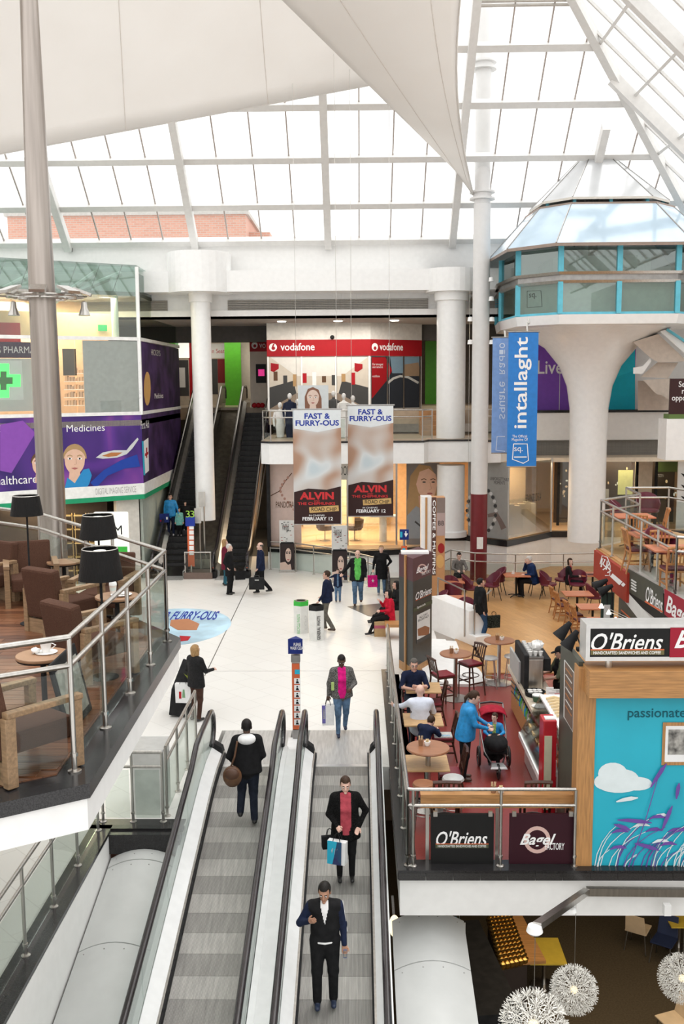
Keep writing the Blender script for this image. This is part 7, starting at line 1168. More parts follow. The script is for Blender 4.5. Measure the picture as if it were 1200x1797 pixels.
GOLD = mat('gold_pot', (.75, .50, .16), .22, 1., var=.15); g0 = None
for i in range(6):
    for j in range(12):
        u, v = (i + .5) / 6, (j + .5) / 12; p = (pA.lerp(pB, u)).lerp(pD.lerp(pC, u), v); o = MB().lathe([(.05, 0), (.085, .06), (.08, .12), (.03, .15), (.045, .17), (0, .18)], p.x, p.y, LZ + .95, 8).build('gold_pot', GOLD, None, smooth=True); tag(o, 'small shiny gold pot in the slanted display counter', 'pot', 'gold pots in the lower display')
for k, (px, py, lab) in enumerate(((806, 1640, 'blue and grey price card hanging beneath the slab'),)): c = at(px, py, Y=15.4); t = T('price_card', lab, 'card', tuple(c)); MB().box(c.x - .1, c.x + .1, 15.4, 15.42, c.z - .25, c.z + .2).build('card', I_PALE, t); MB().box(c.x - .1, c.x - .05, 15.39, 15.42, c.z, c.z + .3).build('blue_edge', I_CYAN, t); MB().cyl((c.x, 15.41, c.z + .2), (c.x, 15.41, -.74), .004, n=4).build('string', STEEL, t)
wl = T('globe_wall_lamp', 'glowing cream wall lamp beneath the walkway edge', 'lamp', tuple(at(694, 1625, Y=14.6))); c = at(692, 1625, Y=14.7); MB().ball(c, .09, 14, (1, 1, 2.0)).build('shade', mat('cream_glow', (1, .82, .55), .5, emit=.7), wl, smooth=True); MB().box(c.x - .02, c.x + .02, 14.68, 15.6, c.z - .02, c.z + .02).build('arm', STEEL, wl)
# ================================================================ INTERIOR LAMPS (area lights added to brighten the interiors, some without any fitting)
lamp('jewellery_light', (-.8, 40.5, 4.05), 4.5, 260, (1, .80, .55), sy=3); lamp('corner_window_light', (6.6, 37.7, 4.1), 1.2, 70, (1, .80, .55)); lamp('dark_shop_light', (10.5, 40.2, 4.0), 3, 30, (1, .8, .55), sy=.6)
lamp('pharmacy_light', (-11, 36.2, 10.2), 5, 300, (1, .80, .58), sy=2); lamp('pharmacy_ground_light', (-11, 34.8, 2.95), 4, 60, (1, .82, .55), sy=1); lamp('gallery_light', (-1, 40, 9.55), 7, 70, (1, .92, .8), sy=1.2); lamp('gallery_back_light', (-6, 50.5, 9.5), 6, 60, (1, .92, .8), sy=1.2); lamp('gallery_right_light', (4.5, 46, 9.5), 3, 60, (1, .92, .8)); lamp('lower_light', (5, 16.5, -.85), 5, 60, (1, .80, .55), sy=3); lamp('phone_shop_wash', (0, 40.6, 9.5), 5, 30, (1, .95, .88), sy=.4)
# ================================================================ PEOPLE
def snets(f, org, h):
    """a smooth closed skin over the zero level of a sampled distance field"""
    s = f < 0; nx, ny, nz = f.shape; C = [(i, j, k) for i in (0, 1) for j in (0, 1) for k in (0, 1)]
    sl = lambda a, c: a[c[0]:nx - 1 + c[0], c[1]:ny - 1 + c[1], c[2]:nz - 1 + c[2]]
    cnt = sum(sl(s, c).astype(np.int8) for c in C); mixed = (cnt > 0) & (cnt < 8); idx = np.argwhere(mixed); vid = -np.ones(mixed.shape, int); vid[mixed] = np.arange(len(idx))
    acc = np.zeros((len(idx), 3)); n = np.zeros(len(idx)); I, J, K = idx.T
    for a in C:
        for ax in range(3):
            if a[ax]: continue
            b = list(a); b[ax] = 1; fa = f[I + a[0], J + a[1], K + a[2]]; fb = f[I + b[0], J + b[1], K + b[2]]; m = (fa < 0) != (fb < 0); t = np.where(m, fa / np.where(m, fa - fb, 1), 0)
            p = np.tile(np.array(a, float), (len(idx), 1)); p[:, ax] += t; acc += p * m[:, None]; n += m
    V = np.array(org) + (idx + acc / np.maximum(n, 1)[:, None]) * h; Fs = []
    for ax in range(3):
        u, v = (ax + 1) % 3, (ax + 2) % 3; A = [slice(None)] * 3; B = [slice(None)] * 3; A[ax] = slice(0, f.shape[ax] - 1); B[ax] = slice(1, None); ch = s[tuple(A)] != s[tuple(B)]; e = np.argwhere(ch); e = e[(e[:, u] > 0) & (e[:, v] > 0) & (e[:, u] < f.shape[u] - 1) & (e[:, v] < f.shape[v] - 1)]
        q = []
        for du, dv in ((-1, -1), (0, -1), (0, 0), (-1, 0)): c = e.copy(); c[:, u] += du; c[:, v] += dv; q.append(vid[c[:, 0], c[:, 1], c[:, 2]])
        q = np.stack(q, 1); fl_ = ~s[e[:, 0], e[:, 1], e[:, 2]]; q[fl_] = q[fl_][:, ::-1]; Fs.append(q)
    F_ = np.concatenate(Fs); return V, F_[(F_ >= 0).all(1)]
def cone(P, a, b, r0, r1, sc=(1, 1, 1)):
    sc = np.array(sc, np.float32); Q = P / sc if sc.max() != 1 or sc.min() != 1 else P; a = (np.array(a) / sc).astype(np.float32); b = (np.array(b) / sc).astype(np.float32); d = b - a; L = d @ d + 1e-9; t = np.clip(((Q - a) @ d) / L, 0, 1); q = Q - a - t[..., None] * d; return (np.sqrt(np.einsum('...i,...i', q, q)) - (r0 + (r1 - r0) * t)) * sc.min()
def elli(P, c, r): q = (P - np.array(c, np.float32)) / np.array(r, np.float32); k = np.sqrt(np.einsum('...i,...i', q, q)); return (k - 1) * min(r)
def smin(a, b, k): h = np.clip(.5 + .5 * (b - a) / k, 0, 1); return b + (a - b) * h - k * h * (1 - h)
def grid3(lo, hi, h): ax = [np.arange(l - 2 * h, u + 3 * h, h) for l, u in zip(lo, hi)]; return np.stack(np.meshgrid(*ax, indexing='ij'), -1).astype(np.float32), [a[0] for a in ax]
SK = {'fair': (.62, .36, .27), 'pale': (.70, .45, .36), 'dark': (.075, .035, .02), 'tan': (.42, .22, .14)}
def cloth(name, rgb, rough=.85, var=.18, sc=14, bump=.35): return mat('cloth_' + name, rgb, rough, var=var, scale=sc, bump=bump)
DEF = dict(pel=(0, 0, .95), chest=(0, .01, 1.27), neck=(0, .02, 1.47), head=(0, -.01, 1.635), hipl=(-.09, 0, .93), hipr=(.09, 0, .93), kl=(-.10, -.02, .50), kr=(.10, -.02, .50), al=(-.10, .03, .09), ar=(.10, .03, .09), sl=(-.185, .01, 1.42), sr=(.185, .01, 1.42), el=(-.25, .04, 1.13), er=(.25, .04, 1.13), wl=(-.25, -.05, .89), wr=(.25, -.05, .89))
SIT = dict(pel=(0, .05, .55), chest=(0, .04, .88), neck=(0, .02, 1.08), head=(0, -.02, 1.24), hipl=(-.09, .02, .53), hipr=(.09, .02, .53), kl=(-.12, -.42, .54), kr=(.12, -.42, .54), al=(-.12, -.38, .09), ar=(.12, -.38, .09), sl=(-.185, .02, 1.03), sr=(.185, .02, 1.03), el=(-.25, -.05, .77), er=(.25, -.05, .77), wl=(-.12, -.30, .75), wr=(.12, -.30, .75))
def person(label, loc, rz, H, top, legs, shoe, skin='fair', hair=None, pose=None, seat=False, shirt=None, shirtw=.07, shirtv=None, coat=None, build=1.0, hairstyle='short', sleeve=None, short=False, lod=1, turn=0., tilt=0., collar=None, fem=False, hands=(.5, .5), cap=None, cuff=None, glasses=False):
    """one continuous body in the given pose; local -Y is the way it faces; joints are for a 1.75 m figure"""
    k = H / 1.75; J = dict(SIT if seat else DEF); J.update(pose or {}); J = {n: np.array(p, float) for n, p in J.items()}; B0 = build; hs = .0172 * lod ** 1.4; B = build * 1.1 if coat else build
    skm = mat('skin_' + skin, SK[skin], .5, var=.06, scale=20); eyeW = mat('eye_white', (.70, .68, .66), .3); eyeD = mat('eye_dark', (.03, .02, .015), .2); brow = hair or mat('brow_brown', (.10, .06, .04), .8); lipm = mat('lip_' + skin, tuple(c * .72 if i else c * .85 for i, c in enumerate(SK[skin])), .5)
    mats = [top, legs, shoe, skm, shirt or top, eyeW, eyeD, brow, lipm, sleeve or top, collar or top, cuff or legs]
    lo = np.min(list(J.values()), 0) - .22; hi = np.max(list(J.values()), 0) + .22; lo[2] = max(lo[2], min(J['al'][2], J['ar'][2]) - .16); P, o = grid3(lo, hi, hs)
    prim = []
    wst = (J['pel'] + J['chest']) / 2 + np.array((0, -.01, 0))
    prim.append((0, cone(P, J['chest'] + (0, 0, .05), wst, .155 * B, (.125 if fem else .14) * B, (1, .70, 1)), .06)); prim.append((0, cone(P, wst, J['pel'] + (0, 0, -.0), (.125 if fem else .14) * B, .155 * B, (1, .72, 1)), .06))
    prim.append((0, cone(P, J['sl'] * [.8, 1, 1] , J['sr'] * [.8, 1, 1], .068 * B, .068 * B), .06)); prim.append((10, cone(P, J['chest'] + (0, 0, .12), J['neck'], .075, .062), .04))
    if fem: prim.append((0, cone(P, J['chest'] + (-.065, -.085 * B, -.01), J['chest'] + (.065, -.085 * B, -.01), .068, .068), .05))
    for s_ in 'lr':
        sm_ = 9; prim.append((sm_, cone(P, J['s' + s_], J['e' + s_], .062 * (B * .5 + .5), .050), .04)); prim.append((3 if short else sm_, cone(P, J['e' + s_], J['w' + s_], .046 if not short else .040, .036 if not short else .028), .03))
        prim.append((1, cone(P, J['hip' + s_], J['k' + s_], .104 * (B * .5 + .5), .075 if not fem else .066), .04)); prim.append((11, cone(P, J['k' + s_], J['a' + s_], .072 if not fem else .062, .060 if not fem else .048), .03))
        f_ = J['a' + s_]; d = f_ - J['k' + s_]; fw = np.array((0, -1., 0)); prim.append((2, cone(P, f_ + (0, .045, -.045), f_ + (.0, -.13, -.052), .042, .036, (1, 1, .85)), .02))
    if coat: zc = coat; prim.append((0, cone(P, J['chest'], np.array((J['pel'][0], J['pel'][1], zc)), .165 * B, .20 * B, (1, .70, 1)), .05)); prim[-1] = (0, np.maximum(prim[-1][1], zc - P[..., 2]), .03)
    D = prim[0][1]
    for _, d, kk in prim[1:]: D = smin(D, d, kk)
    V, Fc = snets(D, o, hs); VS = [V]; FS = [Fc]; ids = []
    cen = V[Fc].mean(1); best = np.full(len(cen), 9e9); mi = np.zeros(len(cen), int)
    gi = np.clip(((cen - np.array(o)) / hs).round().astype(int), 0, np.array(D.shape) - 1)
    for m_, d, kk in prim:
        dv = d[gi[:, 0], gi[:, 1], gi[:, 2]]
        if m_ == 0: dv = dv - .008
        b_ = dv < best; best[b_] = dv[b_]; mi[b_] = m_
    if shirt:
        zz = cen[:, 2]; fr = (cen[:, 1] < J['chest'][1] - .04) & (np.abs(cen[:, 0] - J['chest'][0]) < shirtw * (np.clip((zz - J['pel'][2] + .25) / .3, .5, 1) if shirtv is None else np.clip((zz - shirtv) / .22, 0, 1))) & (zz > J['pel'][2] - .1) & ((mi == 0) | (mi == 10)); mi[fr] = 4
    nk = (cen[:, 2] > J['neck'][2] - .012) & (mi == 10); mi[nk] = 3
    ids.append(mi)
    # hands, finer
    for q, s_ in enumerate('lr'):
        w_, e_ = J['w' + s_], J['e' + s_]; d = (w_ - e_) / np.linalg.norm(w_ - e_); sx = -1 if s_ == 'l' else 1; a = np.cross(d, (0, -1., 0.2)); a = a / (np.linalg.norm(a) + 1e-6); b = np.cross(a, d); curl = hands[q]; hh = .0062 if lod <= 1 else .010
        c0 = w_ + d * .075; Pg, og = grid3(c0 - .14, c0 + .14, hh); prims = [cone(Pg, w_ - d * .03, w_ + d * .02, .03, .028), cone(Pg, w_ + d * .02 - a * .018, w_ + d * .085 - a * .026, .018, .015), cone(Pg, w_ + d * .02 + a * .018, w_ + d * .085 + a * .026, .018, .015), cone(Pg, w_ + d * .02, w_ + d * .088, .02, .017)]
        Dh = prims[0]
        for pr in prims[1:]: Dh = smin(Dh, pr, .012)
        inn = b * (1 if np.dot(b, (-sx, -1, 0)) > 0 else -1); fd = None
        for i_, ln in enumerate((.060, .070, .066, .050)):
            r_ = w_ + d * .085 + a * (-.027 + .018 * i_); t1 = r_ + (d * (1 - .6 * curl) + inn * curl * .8) * ln * .55; t2 = t1 + (d * (1 - 1.5 * curl) + inn * (.2 + curl)) * ln * .5; x = np.minimum(cone(Pg, r_, t1, .0095, .0085), cone(Pg, t1, t2, .0085, .0072)); fd = x if fd is None else np.minimum(fd, x)
        ts = w_ + d * .025 - a * .025; t1 = ts + (d * .6 - a * .6 + inn * .35) * .045; t2 = t1 + (d * .85 - a * .1 + inn * .4) * .035; fd = np.minimum(fd, np.minimum(cone(Pg, ts, t1, .013, .0105), cone(Pg, t1, t2, .0105, .0085))); Dh = smin(Dh, fd, .006)
        v2, f2 = snets(Dh, og, hh); FS.append(f2 + sum(len(x) for x in VS)); VS.append(v2); ids.append(np.full(len(f2), 3))
    # head, finer; built facing -Y then turned
    hc = J['head']; hh = .0078 if lod <= 1 else .011; Pg, og = grid3((-.12, -.15, -.2), (.12, .13, .17), hh)
    Dn = smin(elli(Pg, (0, .015, .03), (.076, .096, .095)), elli(Pg, (0, -.022, -.045), (.058, .070, .080)), .04)
    Dn = smin(Dn, cone(Pg, (0, .02, -.06), (0, .035, -.19), .050, .055), .03); Dn = smin(Dn, cone(Pg, (0, -.093, .012), (0, -.108, -.028), .009, .014), .012); Dn = smin(Dn, cone(Pg, (-.035, -.078, .022), (.035, -.078, .022), .012, .012), .015); Dn = smin(Dn, cone(Pg, (-.018, -.086, -.068), (.018, -.086, -.068), .008, .008), .008); Dn = smin(Dn, elli(Pg, (0, -.08, -.108), (.022, .018, .018)), .02)
    for sx in (-1, 1): Dn = smin(Dn, elli(Pg, (sx * .078, .018, -.01), (.012, .022, .034)), .006); Dn = np.maximum(Dn, .010 - np.linalg.norm(Pg - np.array((sx * .031, -.094, .004)), axis=-1) + .002)
    hv, hf = snets(Dn, og, hh); c_ = hv[hf].mean(1); im = np.full(len(hf), 3); im[(np.abs(c_[:, 0]) < .022) & (np.abs(c_[:, 2] + .068) < .009) & (c_[:, 1] < -.078)] = 8
    im[(np.abs(np.abs(c_[:, 0]) - .033) < .019) & (np.abs(c_[:, 2] - .024) < .006) & (c_[:, 1] < -.07)] = 7
    ev, ef, ei = [], [], []
    for sx in (-1, 1):
        for rr_, off, m_ in ((.0135, 0., 5), (.0075, -.0085, 6)):
            bl = MB().ball((sx * .031, -.0835 + off, .003), rr_, 10); n0 = sum(len(x) for x in ev); ev.append(np.array(bl.v)); ef.append(np.array(bl.f) + n0); ei += [m_] * len(bl.f)
    hv = np.concatenate([hv] + ev); hf = np.concatenate([hf] + [x + len(hv) - sum(len(y) for y in ev) for x in ef]); im = np.concatenate([im, np.array(ei)])
    R_ = np.array(Matrix.Rotation(turn, 3, 'Z') @ Matrix.Rotation(tilt, 3, 'X')); FS.append(hf + sum(len(x) for x in VS)); VS.append(hv @ R_.T + hc); ids.append(im)
    V = np.concatenate(VS) * k; Fa = np.concatenate(FS); mi = np.concatenate(ids)
    t = T('person', label, 'person', tuple(loc), rz=rz); me = bpy.data.meshes.new('body'); me.from_pydata(V.tolist(), [], Fa.tolist()); [me.materials.append(m_) for m_ in mats]; me.polygons.foreach_set('material_index', mi.astype(np.int32)); me.polygons.foreach_set('use_smooth', [True] * len(Fa)); ob = bpy.data.objects.new('body', me); COL.objects.link(ob); ob.parent = t
    def add(name, vv, ff, m_): me_ = bpy.data.meshes.new(name); me_.from_pydata(((vv @ R_.T + hc) * k).tolist(), [], ff.tolist()); me_.materials.append(m_); me_.polygons.foreach_set('use_smooth', [True] * len(ff)); o_ = bpy.data.objects.new(name, me_); COL.objects.link(o_); o_.parent = t
    if hair and hairstyle != 'bald':
        Pg, og = grid3((-.13, -.14, -.36), (.13, .19, .17), hh * 1.15); Dh = elli(Pg, (0, .022, .036), (.087, .106, .104)); cut = np.maximum(-(Pg[..., 1] + .052 + .10 * (Pg[..., 2] - .03)), -(Pg[..., 2] + .05 - .5 * np.clip(-Pg[..., 1], -.02, .2)) if hairstyle in ('short',) else -(Pg[..., 2] + .06)); front = np.minimum(-(Pg[..., 1] + .045), -(Pg[..., 2] - .082)); 
        keep = np.maximum(np.minimum(-(Pg[..., 1] + .02) , .078 - Pg[..., 2] + .25 * (Pg[..., 1] + .02)), (-.055 if hairstyle == 'short' else -.075) - Pg[..., 2]); Dh = np.maximum(Dh, keep)
        if hairstyle == 'thin': Dh = np.maximum(Dh, Pg[..., 2] - .055)
        if hairstyle == 'long':
            for sx in (-1, 1): Dh = smin(Dh, cone(Pg, (sx * .068, .02, .02), (sx * .075, .03, -.19), .026, .022, (1, 1.4, 1)), .02)
            Dh = smin(Dh, cone(Pg, (0, .085, .03), (0, .085, -.22), .055, .045, (1.4, .7, 1)), .03)
        if hairstyle == 'bob':
            for sx in (-1, 1): Dh = smin(Dh, cone(Pg, (sx * .07, .01, .02), (sx * .072, .01, -.10), .026, .028, (1, 1.6, 1)), .02)
            Dh = smin(Dh, cone(Pg, (0, .07, .03), (0, .075, -.09), .06, .055, (1.3, .8, 1)), .03)
        if hairstyle == 'pony': Dh = smin(Dh, cone(Pg, (0, .115, .03), (0, .15, -.06), .03, .03), .015); Dh = smin(Dh, cone(Pg, (0, .15, -.06), (0, .13, -.17), .03, .012), .02)
        vv, ff = snets(Dh, og, hh * 1.15); add('hair', vv, ff, hair)
    if cap:
        Pg, og = grid3((-.12, -.22, -.0), (.12, .14, .17), hh); Dh = np.maximum(elli(Pg, (0, .02, .04), (.092, .11, .105)), .04 - Pg[..., 2]); Dh = np.minimum(Dh, elli(Pg, (0, -.12, .048), (.07, .075, .010))); vv, ff = snets(Dh, og, hh); add('cap', vv, ff, cap)
    if glasses:
        g_ = MB(); [g_.tube([(sx * .031 + .02 * math.cos(2 * PI * i / 12), -.106, .003 + .014 * math.sin(2 * PI * i / 12)) for i in range(12)], .0022, 4, closed=True) for sx in (-1, 1)]; [g_.tube([(sx * .05, -.105, .005), (sx * .08, .02, .01)], .0022, 4) for sx in (-1, 1)]; add('glasses', np.array(g_.v), np.array([f if len(f) == 4 else (*f[:3], f[3] if len(f) > 3 else f[2]) for f in g_.f]), BLACKM)
    return t
def inst(t, J, H, rz, loc):                                # a body point in the place
    v = Matrix.Rotation(rz, 3, 'Z') @ (Vector(J) * (H / 1.75)); return Vector(loc) + v
BLKC = cloth('black', (.012, .012, .013)); NAVY = cloth('navy', (.012, .018, .045)); JEAN = cloth('jeans', (.10, .17, .27), var=.35, sc=8); JEAND = cloth('dark_jeans', (.018, .022, .035)); GREYT = cloth('grey_trousers', (.13, .12, .10)); TWEED = cloth('tweed', (.13, .125, .12), var=.75, sc=55); PINK = cloth('pink', (.62, .012, .19)); ROSE = cloth('rose', (.38, .06, .08)); BLUEJ = cloth('blue_shell', (.012, .24, .55), .55); GREENS = cloth('green', (.12, .48, .10)); REDC_ = cloth('red', (.52, .012, .035)); WHT = cloth('white', (.78, .78, .78), var=.04); PALEB = cloth('pale_blue_shirt', (.66, .70, .80), var=.04); BURGC = cloth('burgundy', (.14, .015, .035)); BROWNC = cloth('brown', (.06, .03, .022)); GREYC = cloth('grey', (.16, .15, .14)); MINT = cloth('mint', (.22, .55, .48)); OLIVEC = cloth('olive_shirt', (.12, .13, .08)); FUR = cloth('black_fur', (.008, .008, .008), 1., .6, 60, 1.)
SHO = mat('black_shoe', (.012, .011, .011), .35); SHB = mat('brown_shoe', (.07, .035, .02), .4); SHN = mat('navy_trainer', (.015, .025, .06), .5); SHW = mat('white_trainer', (.65, .62, .62), .5)
HBK = mat('hair_black', (.012, .010, .009), .5, var=.4, scale=40, spec=.2, stretch=(3, 3, .4)); HBR = mat('hair_brown', (.045, .024, .014), .5, var=.4, scale=40, spec=.2, stretch=(3, 3, .4)); HBL = mat('hair_blond', (.36, .22, .10), .5, var=.3, scale=40, spec=.2, stretch=(3, 3, .4)); HGR = mat('hair_grey', (.55, .53, .50), .6, var=.2, scale=40, spec=.2); HDG = mat('hair_dark_grey', (.10, .09, .08), .6, var=.2, scale=40, spec=.2)
def onw(px, py):                                           # a pixel on the moving walkways
    Y = 15.
    for _ in range(30): p = at(px, py, z=pz(Y)); Y = .5 * Y + .5 * max(6.3, p.y)
    return p
WALK = dict(kl=(-.09, -.14, .52), al=(-.09, -.10, .10), kr=(.09, .0, .50), ar=(.09, .26, .14), el=(-.25, .1, 1.14), wl=(-.27, .02, .90), er=(.25, -.02, 1.13), wr=(.25, -.16, .92))
def shopper(name, label, cat, c, w_, h, d_, m_, rz=0., prints=(), handle=True, taper=.92):
    """a carrier bag hanging from its handle point c"""
    t = T(name, label, cat, (c.x, c.y, c.z - h - .12), rz=rz); a, b = w_ / 2, d_ / 2; MB().hexa([(-a * taper, -b, .0), (a * taper, -b, .0), (a * taper, b, .0), (-a * taper, b, .0)], [(-a, -b * .7, h), (a, -b * .7, h), (a, b * .7, h), (-a, b * .7, h)]).build('body', m_, t, local=True, bevel=.006)
    if handle: [MB().tube([(-a * .4, y, h - .01), (-a * .25, y * .6, h + .09), (0, 0, h + .12), (a * .25, y * .6, h + .09), (a * .4, y, h - .01)], .006, 5).build('handle', BLACKM, t, local=True) for y in (-b * .7, b * .7)]
    for pts, pm in prints: M_ = MB(); M_.slab([(x * a * .96, -b - .004 + (b * .3 * (z / h)) - .002, z) for x, z in pts], (0, -1, 0), .003); M_.build('print', pm, t, local=True)
    return t
# --- on the moving walkways
L = onw(571, 1762); A_P = dict(el=(-.33, -.02, 1.20), wl=(-.20, -.22, 1.33), er=(.25, .03, 1.14), wr=(.26, -.07, .90), kl=(-.11, -.03, .50), kr=(.11, -.02, .50), al=(-.11, -.03, .09), ar=(.11, .02, .09), head=(0, -.03, 1.63))
person('man in a black body warmer and striped navy sleeves raising one hand', L, .05, 1.72, BLKC, BLKC, SHN, 'tan', HBK, A_P, shirt=WHT, shirtw=.05, shirtv=1.22, build=1.22, sleeve=NAVY, lod=.7, tilt=.26, turn=-.18, hands=(.25, .7))
def stripes(t, A, B_, r_):
    A, B_ = Vector(A), Vector(B_)
    for q in (-.018, 0, .018): MB().tube([A + Vector((r_, q, 0)), A.lerp(B_, .5) + Vector((r_ - .004, q, 0)), B_ + Vector((r_ - .008, q, 0))], .005, 4).build('sleeve_stripe', WHT, t, local=True)
pm_ = [o for o in COL.objects if o.name.startswith('person')][-1]; stripes(pm_, (.20, .01, 1.45), (.265, .03, 1.02), .042)
MB().tube([(-.13, -.075, .955), (-.08, -.118, .945), (0, -.132, .94), (.08, -.118, .945), (.13, -.075, .955)], .015, 8).build('shirt_hem', WHT, pm_, local=True, smooth=True)
c = inst(pm_, (.265, -.10, .80), 1.72, .05, L); t = T('phone', 'small blue and silver phone held in the man\'s lowered hand', 'phone', (c.x, c.y, c.z - .06)); MB().box(c.x - .02, c.x + .025, c.y - .03, c.y - .015, c.z - .06, c.z + .06).build('case', mat('phone_blue', (.10, .14, .30), .3), t, bevel=.004); MB().box(c.x - .016, c.x + .021, c.y - .034, c.y - .03, c.z - .045, c.z + .05).build('screen', STEEL, t)
L = onw(607, 1545); B_P = dict(el=(-.27, -.02, 1.15), wl=(-.14, -.20, 1.02), er=(.33, .06, 1.17), wr=(.21, -.10, .96)); person('woman in an open black fur coat and rose sweater', L, .05, 1.68, FUR, BLKC, SHO, 'pale', HBR, B_P, shirt=ROSE, shirtw=.085, coat=.74, build=1.12, fem=True, lod=1, tilt=.2, hairstyle='short', hands=(.8, .3))
c = inst(None, (-.14, -.24, .93), 1.68, .05, L); shopper('carrier_bag', 'turquoise and purple paper carrier bag with white letters', 'bag', c, .30, .36, .14, I_W, -.35, [([(-1, .0), (.6, .0), (.6, .36), (-1, .36)], I_CYAN), ([(-.4, .0), (.6, .0), (.6, .36), (.1, .36)], ink('deep_purple', (.09, .02, .16))), ([(-.55, .22), (-.35, .26), (-.4, .18), (-.5, .17)], I_W), ([(-.2, .16), (-.12, .25), (-.08, .25), (-.14, .16)], I_W), ([(.0, .16), (.08, .25), (.2, .26), (.06, .22)], I_W)])
c = inst(None, (-.26, -.06, .93), 1.68, .05, L); shopper('handbag', 'black handbag hanging behind the turquoise carrier bag', 'bag', c, .26, .2, .1, BLKC, .2)
L = onw(436, 1442); C_P = dict(kl=(-.09, -.05, .50), al=(-.10, .06, .09), kr=(.10, -.14, .53), ar=(.13, .02, .20), el=(-.26, .02, 1.15), wl=(-.16, -.13, .98), er=(.30, .02, 1.15), wr=(.22, -.12, .98)); person('man in a black jacket with a white hood walking away', L, PI + .1, 1.80, BLKC, JEAND, SHO, 'dark', HBK, C_P, coat=.86, build=1.12, lod=1)
hd = [o for o in COL.objects if o.name.startswith('person')][-1]; M_ = MB().ball((0, .07, 1.49), .15, 16, (1.05, .8, .62)); M_.build('hood', WHT, hd, local=True, smooth=True)
c = inst(None, (.24, .10, .86), 1.80, PI + .1, L); sb_ = T('shoulder_bag', 'brown leather shoulder bag on the walking man\'s back', 'bag', (c.x, c.y, c.z)); LEA = mat('brown_bag_leather', (.12, .055, .025), .45, var=.25); MB().ball((c.x, c.y - .06, c.z), .19, 14, (.85, .42, 1.0)).build('body', LEA, sb_, smooth=True); MB().tube([c + Vector((-.02, -.06, .17)), c + Vector((.05, -.10, .35)), c + Vector((.10, -.08, .62))], .016, 6).build('strap', LEA, sb_); MB().ball((c.x, c.y - .10, c.z + .05), .15, 12, (.85, .4, .7)).build('flap', mat('bag_flap', (.08, .035, .018), .45), sb_, smooth=True)
# --- landing and concourse
L = at(600, 1290, z=0); D_P = dict(WALK); D_P.update(er=(.28, -.02, 1.15), wr=(.16, -.26, 1.10), el=(-.27, .02, 1.14), wl=(-.29, -.04, .90)); person('woman in a grey tweed jacket, pink top and jeans carrying bags', L, .1, 1.68, TWEED, JEAN, SHN, 'dark', HBK, D_P, shirt=PINK, shirtw=.085, coat=.86, build=1.1, fem=True, tilt=.35, hands=(.9, .6))
c = inst(None, (-.30, -.08, .84), 1.68, .1, L); shopper('plastic_carrier', 'white plastic carrier bags with a blue packet below the tweed sleeve', 'bag', c, .26, .42, .14, WHT, .1, [([(-1, .05), (-.45, .05), (-.45, .42), (-1, .42)], ink('violet_blue', (.16, .14, .42))), ([(-.9, .14), (-.55, .14), (-.55, .34), (-.9, .34)], I_W)]); c = inst(None, (.0, -.14, 1.12), 1.68, .1, L)
t = T('green_box', 'small pale green packet under the woman\'s arm', 'packet', tuple(inst(None, (-.19, -.15, 1.10), 1.68, .1, L))); c = inst(None, (-.2, -.14, 1.13), 1.68, .1, L); MB().box(c.x - .03, c.x + .03, c.y - .03, c.y + .03, c.z - .08, c.z + .08).build('carton', mat('pale_green', (.40, .55, .18), .5), t, bevel=.005)
L = at(346, 1264, z=0); person('blond woman in a black quilted jacket pushing a black trolley', L, PI * .78, 1.66, cloth('black_quilt', (.014, .014, .015), .6, .3, 30, .8), BROWNC, SHO, 'pale', HBL, dict(el=(-.27, -.06, 1.18), wl=(-.22, -.32, 1.16), er=(.26, .03, 1.14), wr=(.2, -.24, 1.10)), coat=.80, build=1.08, fem=True, hairstyle='bob')
c0 = at(316, 1255, z=0); t = T('shopping_trolley', 'tall black fabric trolley beside the blond woman', 'trolley', (c0.x, c0.y, 0)); MB().hexa([(c0.x - .22, c0.y - .15, .05), (c0.x + .22, c0.y - .2, .03), (c0.x + .22, c0.y + .25, .03), (c0.x - .22, c0.y + .3, .05)], [(c0.x - .16, c0.y - .1, .62), (c0.x + .2, c0.y - .15, .62), (c0.x + .26, c0.y + .22, 1.15), (c0.x + .05, c0.y + .3, 1.2)]).build('body', BLACKM, t, bevel=.02); [MB().lathe([(.0, 0), (.05, 0), (.05, .03), (0, .03)], 0, 0, 0, 12).xf(Matrix.Translation((c0.x + sx, c0.y + .1, .05)) @ Matrix.Rotation(PI / 2, 4, 'Y')).build('wheel', BLACK, t) for sx in (-.2, .2)]; MB().tube([(c0.x + .2, c0.y + .2, 1.1), (c0.x + .26, c0.y + .25, 1.25)], .015, 6).build('handle', BLACK, t)
c = Vector((c0.x + .14, c0.y - .25, .92)); shopper('flower_bag', 'white carrier bag with a coloured print and green leaves', 'bag', c, .36, .42, .16, WHT, -.1, [([(-.5, .1), (-.2, .1), (-.2, .25), (-.5, .25)], I_RED), ([(-.1, .12), (.3, .12), (.2, .3), (0, .3)], ink('print_green', (.2, .35, .2)))]); fl_ = T('leaf_bunch', 'small bunch of yellow green leaves above the white bag', 'plant', (c.x + .12, c.y, c.z))
for k in range(12): a = k * 1.3; MB().add([(c.x + .12, c.y, c.z - .1), (c.x + .12 + .05 * math.cos(a), c.y + .05 * math.sin(a), c.z + .02), (c.x + .12 + .14 * math.cos(a + .1), c.y + .1 * math.sin(a), c.z + .1), (c.x + .12 + .06 * math.cos(a + .5), c.y + .05 * math.sin(a + .5), c.z + .04)], [(0, 1, 2, 3)]).build('leaf', mat('leaf_green', (.30, .36, .05), .6), fl_)
